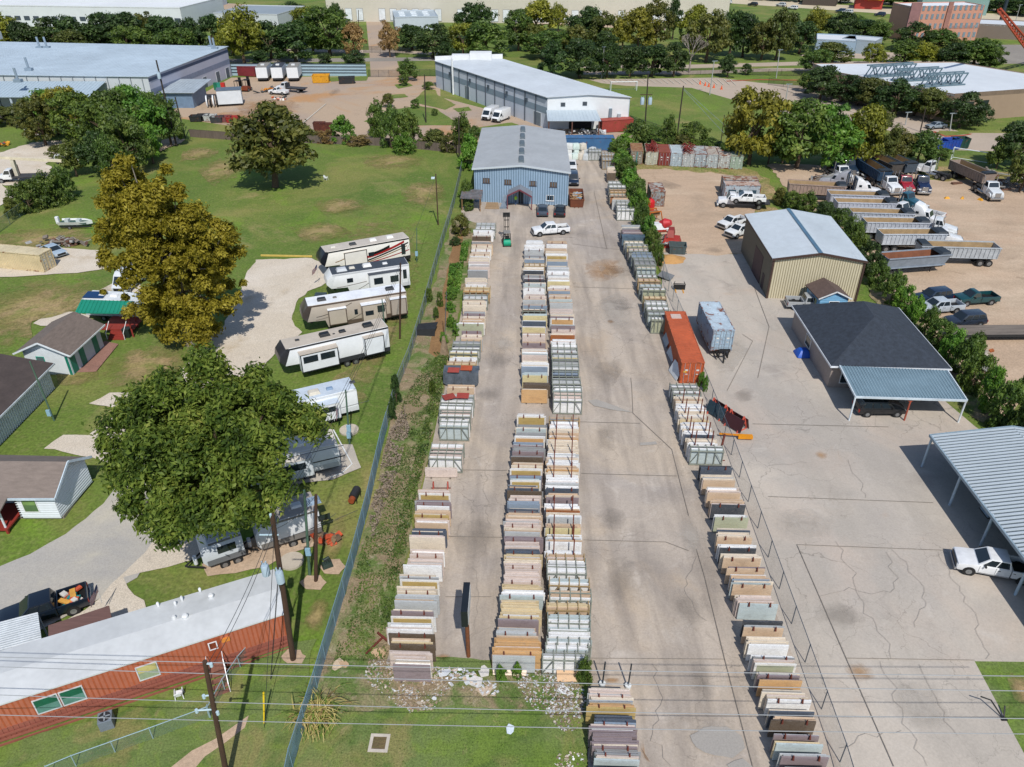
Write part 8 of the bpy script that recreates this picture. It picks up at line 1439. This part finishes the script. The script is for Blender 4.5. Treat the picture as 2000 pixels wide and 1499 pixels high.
def can(o, p, r_, h, mt=None, name='transformer'):
    b = o.location; m = MB(); q = p - b; m.tube([q, q + V(0, 0, h * .88), q + V(0, 0, h), q + V(0, 0, h + .01)], [r_, r_, r_ * .8, r_ * .3], 14); m.tube([q + V(r_ * .4, 0, h), q + V(r_ * .5, 0, h + .3)], .05, 6); m.tube([q + V(-r_ * .4, 0, h), q + V(-r_ * .5, 0, h + .3)], .05, 6); return m.build(name, mt or M('a9bccb', .4, .08, 2), o, smooth=True)
# near pole carrying the street wires
pb = V((437 - 1000) / FPX * (26.6 * math.cos(PITCH) + CAMH * math.sin(PITCH)) * .985, 26.6)
P1, T1 = pole(Vector((pb.x, 26.6, 0)), (400, 1292), .17, 'dark wooden utility pole carrying the four street wires, bottom left')
def onp(px, py, Y): z = hz(py, Y); dep = Y * math.cos(PITCH) + (CAMH - z) * math.sin(PITCH); return V((px - 1000) / FPX * dep, Y, z)
m = MB(); b = P1.location
for py, dx in ((1296, .35), (1358, -.35), (1386, -.9), (1390, .25)): q = onp(400 + (py - 1292) * .18, py, 26.6) - b; m.tube([q, q + V(dx, -.1, .05)], .05, 6); m.tube([q + V(dx, -.1, -.12), q + V(dx, -.1, .12)], .09, 8)
m.build('insulator', CER, P1, smooth=True)
for (y0, y1, y2) in ((1284, 1307, 1321), (1303, 1332, 1350), (1358, 1387, 1404), (1397, 1420, 1434)):
    pts = []
    for i in range(41):
        x = -250 + 2600 * i / 40
        t_ = x / 1000; yy = y0 + (y1 - y0) * t_ if t_ <= 1 else y1 + (y2 - y1) * (t_ - 1)
        yy = y0 * (t_ - 1) * (t_ - 2) / 2 - y1 * t_ * (t_ - 2) + y2 * t_ * (t_ - 1) / 2
        pts.append((x, yy))
    Yl = lambda x: 26.6 - (x - 400) / FPX * 50 * math.tan(R(2.0))
    m = MB(); m.tube([onp(x, y, Yl(x)) for x, y in pts], .022, 5); tag(m.build('power_line', WIRE), {1284: 'highest of the four wires crossing the bottom of the view', 1303: 'second highest wire crossing the bottom of the view', 1358: 'third wire down crossing the bottom of the view', 1397: 'lowest of the four wires crossing the bottom of the view'}[y0], 'wire', 'street wires')
# transformer poles
P2, T2 = pole((573, 1290), (531, 1005), .2, 'leaning wooden pole with two pale blue transformers at the end of the mobile home'); c = onp(549, 1130, P2.location.y)
can(P2, onp(551, 1127, P2.location.y) + V(0, -.35, -.1), .26, .95); can(P2, onp(524, 1118, P2.location.y) + V(-.1, -.1, -.1), .26, .85); arm(P2, onp(535, 1045, P2.location.y), [((-.9, 0, 0), (.3, 0, 0))], CER, w_=.07); arm(P2, onp(531, 1012, P2.location.y), [((0, 0, -.4), (0, -.1, .4))], CER, 'insulator', .12)
P3, T3 = pole((617, 1137), (617, 967), .15, 'dark wooden pole rising from white stones beside the striped trailer')
P4, T4 = pole((605, 1125), (594, 958), .12, 'green treated service pole with meter boxes beside the striped trailer', GREENP)
P5, T5 = pole((683, 868), (675, 762), .1, 'green meter post with blue boxes on the round concrete slab', GREENP, nm='meter_post', cat='meter post')
P6, T6 = pole((781, 662), (782, 514), .12, 'brown wooden pole in front of the beige grey caravan')
P7, T7 = pole((753, 658), (746, 584), .08, 'green meter post with boxes before the beige grey caravan', GREENP, nm='meter_post', cat='meter post')
P8, T8 = pole((814, 512), (814, 446), .07, 'green meter post behind the striped fifth wheel caravan', GREENP, nm='meter_post', cat='meter post')
P9, T9 = pole((106, 822), (58, 706), .1, 'green leaning meter post beside the white ribbed shed', GREENP, nm='meter_post', cat='meter post')
for o, p in ((P4, (603, 1075)), (P5, (682, 835)), (P7, (751, 640)), (P8, (814, 495)), (P9, (97, 805)), (P5, (682, 848))):
    q = onp(*p, o.location.y) - o.location; m = MB(); m.box(q.x - .2, q.y - .28, q.z - .35, q.x + .18, q.y - .1, q.z + .35); m.build('meter_box', M('8fb4c9', .4, .06, 2), o)
P10, _ = pole((856, 440), (851, 340), .11, 'thin wooden light pole on the lawn left of the lean-to', nm='lamp_pole', cat='lamp pole')
m = MB(); q = onp(848, 348, P10.location.y) - P10.location; m.box(q.x - .45, q.y - .3, q.z - .1, q.x + .1, q.y + .2, q.z + .12); m.build('lamp', M('cfe0ea'), P10)
for b_, t_, r_, lb in (((345, 286), (305, 118), .2, 'tall wooden pole with transformer at the corner of the lawn'), ((362, 270), (342, 190), .16, 'shorter wooden pole beside the tall one at the lawn corner'), ((763, 288), (760, 205), .15, 'wooden pole at the lawn edge between bushes'), ((832, 240), (829, 146), .16, 'dark wooden pole standing on the factory grass'), ((897, 312), (896, 228), .16, 'wooden pole left of the blue metal building'),
        ((1260, 245), (1266, 145), .17, 'dark pole with two blue transformers beside the playing field'), ((1322, 270), (1335, 168), .17, 'dark leaning pole with guy wires on the playing field'), ((1408, 278), (1415, 225), .1, 'slim pole in front of the playing field'), ((1797, 258), (1808, 212), .15, 'dark leaning pole on the far right parking lot'), ((701, 105), (700, 20), .14, 'dark pole in front of the brown tree by the factory gate'), ((868, 630), (866, 0), .1, 'x')):
    if lb == 'x': continue
    o, T_ = pole(b_, t_, r_, lb, M('38302a', .85, .2, 2))
    if 'blue transformers' in lb:
        for dx in (-.9, .9): can(o, onp(1262, 195, o.location.y) + V(dx, -.3, -1), .45, 1.5)
        arm(o, T_ - V(0, 0, 4.5), [((-1.4, 0, 0), (1.4, 0, 0))], None, w_=.15)
    if 'with transformer' in lb: can(o, T_ - V(0, .4, 3.5), .35, 1.2)
    if 'guy wires' in lb: arm(o, T_ - o.location * 0, [((0, 0, -.5), (14, -9, -11.0)), ((0, 0, -.7), (11.5, -9, -11.2))], GALV, 'guy_wire', .05)
for b_, t_, lb in (((1386, 186), (1395, 120), 'tall grey lamp post at the edge of the playing field'), ((1175, 153), (1180, 92), 'grey lamp post before the dark oaks'), ((1530, 222), (1540, 165), 'slim lamp post on the parking lot left of the oaks'), ((1516, 153), (1523, 98), 'slim grey post right of the tree lined road'), ((1982, 47), (1993, 10), 'white mast by the highway at the upper right corner'), ((1768, 245), (1773, 220), 'short grey lamp post under the office oaks'), ((1855, 257), (1860, 222), 'lamp post on the red kerbed island'), ((1892, 88), (1905, 50), 'thin pole beside the hotel')):
    o, T_ = pole(b_, t_, .14, lb, M('a8aaa8', .5), nm='lamp_post', cat='lamp post'); arm(o, T_, [((-.5, 0, 0), (.9, -.2, .1))], GALV, 'lamp', .16)
o, T_ = pole((868, 672), (872, 570), .06, 'thin grey steel pole in the garden left of the left slab row', M('5a5c60'), nm='steel_pole', cat='pole')
m = MB()
for i in range(40): a = 6.28 * i / 40; m.beam((math.cos(a) * .5, math.sin(a) * .5, 0), (math.cos(a) * .1, math.sin(a) * .1, 2.3), .09)
o = m.build('stalk_bundle', M('8d7a64', .9, .3, 3)); o.location = at(868, 692); tag(o, 'upright bundle of dry brown stalks leaning on the thin steel pole', 'stalk bundle')
m = MB(); m.slab([(-1.2, -.6, .9), (1.2, -.8, 1.1), (1.4, .8, 1.2), (-1.0, .9, .9)], (0, 0, -.05)); m.slab([(-1.2, -.6, .9), (1.2, -.8, 1.1), (1.1, -.9, .1), (-1.1, -.7, .1)], (0, .05, 0)); o = m.build('shade_net', M('23262a', .8, .3, 2)); o.location = at(833, 652); tag(o, 'black shade net hung over the soil garden beside the fence', 'net')
def wires(name, label, A, B, sag, n=1, dz=.5, r_=.018, dx=0):
    m = MB()
    for k in range(n):
        pts = []
        for i in range(17): t_ = i / 16; p = A.lerp(B, t_); p = p + V(dx * k, 0, -dz * k - sag * 4 * t_ * (1 - t_)); pts.append(p)
        m.tube(pts, r_, 4)
    return tag(m.build(name, WIRE if r_ > .02 else M('2c2e30', .6)), label, 'wire')
wires('power_line', 'service wires running from the transformer pole down past the mobile home to the near pole', T2 - V(0, 0, .6), T1 - V(0, 0, .4), .5, 2, .5)
wires('power_line', 'wires from the transformer pole up the caravan park toward the brown wooden pole', T2 - V(0, 0, .3), T6, 1.0, 3, .4)
wires('power_line', 'wire from the brown wooden pole to the lawn light pole', T6, onp(851, 342, P10.location.y), .6, 1)
wires('service_wire', 'pale service wire from the transformer pole to the dark pole with white stones', T2 - V(0, 0, 1.2), T3, .4, 1)
wires('power_line', 'guy wires with yellow guard dropping to the grass near the reed clump', T2 - V(0, 0, 1), at(516, 1425), .0, 1)
wires('power_line', 'guy wires dropping from the transformer pole in front of the mobile home end', T2 - V(0, 0, 3), at(528, 1330), .0, 2, .2)
m = MB(); a, b = onp(522, 1325, 31.5), at(516, 1410); a = at(522, 1405) + V(.1, .25, 2.4); m.tube([at(516, 1415), a], .06, 8); tag(m.build('guy_guard', M('e0c020', .5, .05), smooth=True), 'bright yellow guy wire guard standing in the grass left of the reed clump', 'guy guard')
# fences
def fence(name, label, px, H, h='8fa0a8', cover=.22, step=3.0, rail='8496a0', lean=0, solid=None):
    P = [at(*p) if not isinstance(p, Vector) else p for p in px]; o = thing(name, label, 'fence', (P[0].x, P[0].y, 0)); rm_ = M(rail, .5, .1, 2, .3); mm = MB(); rr = MB(); ip = MB(); n = 0
    for a, b in zip(P, P[1:]):
        a = V(a.x, a.y); b = V(b.x, b.y); mm.quad(a, b, b + V(lean, 0, H), a + V(lean, 0, H)); rr.tube([a + V(lean, 0, H), b + V(lean, 0, H)], .03, 6, cap=False); k = max(1, round((b - a).length / step))
        for i in range(k):
            if n < 95: n += 1; q = MB(); p = a.lerp(b, i / k); q.tube([p, p + V(lean, 0, H + .05)], .035, 6); q.build('post', rm_, o, world=True)
    (mm.build('mesh_panel', solid or mesh_fence(h, cover), o, world=True)); rr.build('top_rail', rm_, o, world=True); return o
fence('wire_fence', 'long chain link fence with bluish slats between the caravan park and the slab yard', [(560, 1560), (572, 1499), (620, 1345), (636, 1290), (690, 1110), (722, 985), (745, 880), (757, 835)], 1.9, '86a9bf', .8, 3.0, '86a4b2')
fence('wire_fence', 'rusty vine covered upper part of the fence between lawn and garden', [(757, 835), (778, 760), (800, 705), (820, 640), (838, 575), (858, 500), (876, 440), (888, 398), (900, 345), (910, 300)], 1.8, '8796a8', .42, 3.0, '8a97a0')
fence('wire_fence', 'chain link fence along the right side of the right slab row', [(1660, 1560), (1640, 1490), (1572, 1295), (1500, 1090), (1428, 890), (1366, 735)], 1.9, '8d979c', .16, 3.2, '5a6470')
fence('wire_fence', 'chain link fence beside the crates above the orange container', [(1340, 655), (1322, 612), (1305, 570), (1290, 520), (1282, 490)], 1.9, '8d979c', .2, 3.0, '7a858c')
fence('wire_fence', 'low chain link fence in front of the orange mobile home', [(100, 1520), (150, 1499), (300, 1445), (410, 1404), (412, 1398)], 1.2, '86a39a', .22, 2.4, 'a3bcc4')
fence('wire_fence', 'short chain link gate fence running up to the mobile home steps', [(412, 1404), (440, 1350), (470, 1305), (492, 1280)], 1.2, '86a39a', .25, 1.6, 'a3bcc4')
fence('wire_fence', 'green wire fence at the far left gravel yard', [(-60, 500), (0, 455), (40, 425), (68, 405)], 2.0, '5f7a6c', .35, 3.0, '6f8078')
fence('wooden_fence', 'dark weathered board fence along the far side of the lawn', [(372, 268), (480, 276), (600, 280), (760, 286), (900, 300)], 1.7, rail='5a5048', solid=M('6a5e56', .9, .25, 1.2, 0, 0, (4, 4, .5)))
fence('wooden_fence', 'grey board fence left of the lawn below the left warehouse', [(0, 240), (70, 240), (150, 236), (230, 244)], 1.7, rail='5a5048', solid=M('76706a', .9, .25, 1.2, 0, 0, (4, 4, .5)))
fence('metal_fence', 'black gate at the entrance of the factory lot', [(720, 151), (780, 151), (860, 149)], 2.0, '2c2e30', .3, 3, '2c2e30')
fence('metal_fence', 'black gate across the factory entrance drive', [(710, 103), (760, 104), (800, 108)], 2.0, '3a3634', .35, 3, '2c2e30')
fence('metal_fence', 'dark fence along the road behind the parking lot', [(1320, 147), (1440, 146), (1500, 148), (1600, 150)], 1.8, '2c2e30', .35, 4, '2c2e30')
fence('wire_fence', 'dark chain link fence around the playing field', [(1230, 245), (1280, 262), (1330, 285)], 2.2, '3c4640', .3, 4, '3c4640')
fence('wire_fence', 'low dark fence behind the far right parking lot', [(1500, 166), (1560, 175), (1640, 185)], 1.8, '2c2e30', .3, 4, '2c2e30')
# goals, cones, markers, septic lids, flags, small things
def goal(px, py, rz, w_, h_, label, d_=2.0): t = thing('goal', label, 'goal', at(px, py), rz); m = MB(); W2 = w_ / 2; [m.tube([(s_ * W2, 0, 0), (s_ * W2, 0, h_)], .09, 6) for s_ in (-1, 1)]; m.tube([(-W2, 0, h_), (W2, 0, h_)], .09, 6); [m.tube([(s_ * W2, 0, h_), (s_ * W2, d_ * .4, h_), (s_ * W2, d_, 0), (s_ * W2, 0, 0)], .06, 6) for s_ in (-1, 1)]; m.tube([(-W2, d_, 0), (W2, d_, 0)], .06, 6); m.build('goal_frame', M('dfe6ea', .4), t)
goal(1218, 178, R(5), 7.3, 2.4, 'white football goal at the corner of the playing field'); goal(1895, 318, R(-38), 7.3, 2.4, 'white metal goal on the small grass plot right of the dumpsters')
for i, (x, y) in enumerate(((1367, 165), (1377, 168), (1384, 170), (1394, 172), (1409, 175))):
    m = MB(); m.tube([(0, 0, .05), (0, 0, 1.1)], [.32, .05], 8); m.box(-.35, -.35, 0, .35, .35, .06); o = m.build('traffic_cone', M('e0602c', .5)); o.location = at(x, y); tag(o, f'orange traffic cone, {ordinal(i + 1)} from the left in the line on the parking lot', 'cone', 'orange cones on the parking lot')
for i, (x, y) in enumerate(((1849, 389), (1879, 389), (1914, 392), (1714, 383), (1783, 383))):
    m = MB(); m.frus((-.5, .5, -.3, .3, 0), (-.25, .25, -.1, .1, .4)); o = m.build('wheel_chock', M('d89a1c', .6)); o.location = at(x, y); o.rotation_euler = (0, 0, i); tag(o, ['yellow marker on the dirt, leftmost of three right of the navy tractor', 'yellow marker on the dirt, middle of three right of the navy tractor', 'yellow marker on the dirt in front of the silver white tractor', 'yellow marker left of the white day cab tractor', 'yellow marker between the red and navy tractors'][i], 'marker', 'yellow markers on the truck yard')
for i, (x, y, lb) in enumerate(((682, 842, 'round concrete lid under the green meter post'), (570, 1098, 'round concrete lid beside the striped travel trailer'))):
    m = MB(); m.tube([(0, 0, 0), (0, 0, .2)], .95, 28); o = m.build('concrete_lid', M('bdb3a4', .85, .12, 2)); o.location = at(x, y); tag(o, lb, 'concrete lid')
def flag(px, py, label, rz, lean):
    b = at(px, py); t = thing('flag', label, 'flag', (b.x, b.y, 1.2), rz); m = MB(); m.tube([(0, 0, 0), (lean, 0, 2.0)], .025, 6); m.build('flag_pole', M('d8d8d6'), t); m = MB(); n = 10
    P = lambda u, v: V(lean * (1 - v * .45) + .02, -u * 1.1 + 0, 2.0 - v * .75 - u * .55 + .05 * math.sin(u * 9))
    for i in range(n):
        for j in range(13):
            mi = (0 if j % 2 == 0 else 1); mi = 2 if (i < 4 and j < 7) else mi; m.quad(P(i / n, j / 13), P((i + 1) / n, j / 13), P((i + 1) / n, (j + 1) / 13), P(i / n, (j + 1) / 13), mi)
    m.build('flag_cloth', [M('a82c38', .7), M('dcdcdc', .7), M('2c3a6a', .7)], t)
flag(622, 558, 'striped flag on a pole at the nose of the furthest caravan', R(-30), .3); flag(656, 842, 'red striped flag hanging beside the bluish roofed travel trailer', R(10), .5); flag(208, 1200, 'red white and blue flag by the gravel above the brown porch roof', R(-10), .2)
m = MB(); m.tube([at(652, 845) + V(0, 0, .3), at(688, 910) + V(0, 0, .2), at(668, 928) + V(0, 0, .2), at(645, 936) + V(0, 0, .2)], .07, 8); tag(m.build('drain_pipe', M('e2e4e4', .5), smooth=True), 'bent white drain pipe on the ground beside the cream roofed trailer', 'pipe')
m = MB(); m.beam(at(510, 501) + V(0, 0, .15), at(610, 503) + V(0, 0, .15), .22); tag(m.build('parking_kerb', M('d0b45c', .7, .15, 2)), 'line of yellow painted timbers edging the lawn by the furthest caravan', 'timber')
m = MB(); m.frus((-1.6, 1.6, -.8, .8, 0), (-1.1, 1.1, -.5, .5, 1.0)); o = m.build('covered_car', M('4a8aa8', .5, .1), bevel=.25, smooth=True); o.location = at(612, 668); o.rotation_euler = (0, 0, R(25)); tag(o, 'low object under a teal blue cover between the two lower caravans', 'covered object')
m = MB(); m.frus((-.6, .6, -.45, .45, 0), (-.75, .75, -.5, .5, 1.0)); o = m.build('wheelie_bin', M('3c4a52', .5)); o.location = at(628, 588); tag(o, 'grey bin at the nose of the patchy roofed caravan', 'bin')
t = thing('gate_barrier', 'low black tripod barrier at the concrete edge by the right grass', 'barrier', at(1960, 1407)); m = MB(); m.tube([(0, 0, .05), (-.6, .9, .8), (-1.2, 1.1, .9)], .05, 6); m.tube([(0, 0, .05), (.3, .7, .5)], .05, 6); m.box(-.2, -.1, 0, .2, .1, .12); m.build('frame', BLACK, t)
m = MB(); m.frus((-.45, .45, -.35, .35, 0), (-.35, .35, -.25, .25, .5)); m.tube([(-.1, 0, .5), (-.2, 0, .9), (.15, 0, 1.0), (.25, 0, .5)], .12, 8); o = m.build('dog_statue', M('2a3a34', .6), bevel=.1, smooth=True); o.location = at(640, 1108); o.rotation_euler = (0, 0, .5); tag(o, 'dark green ornamental planter on a bare patch near the wire fence', 'planter'); o.name = 'planter'
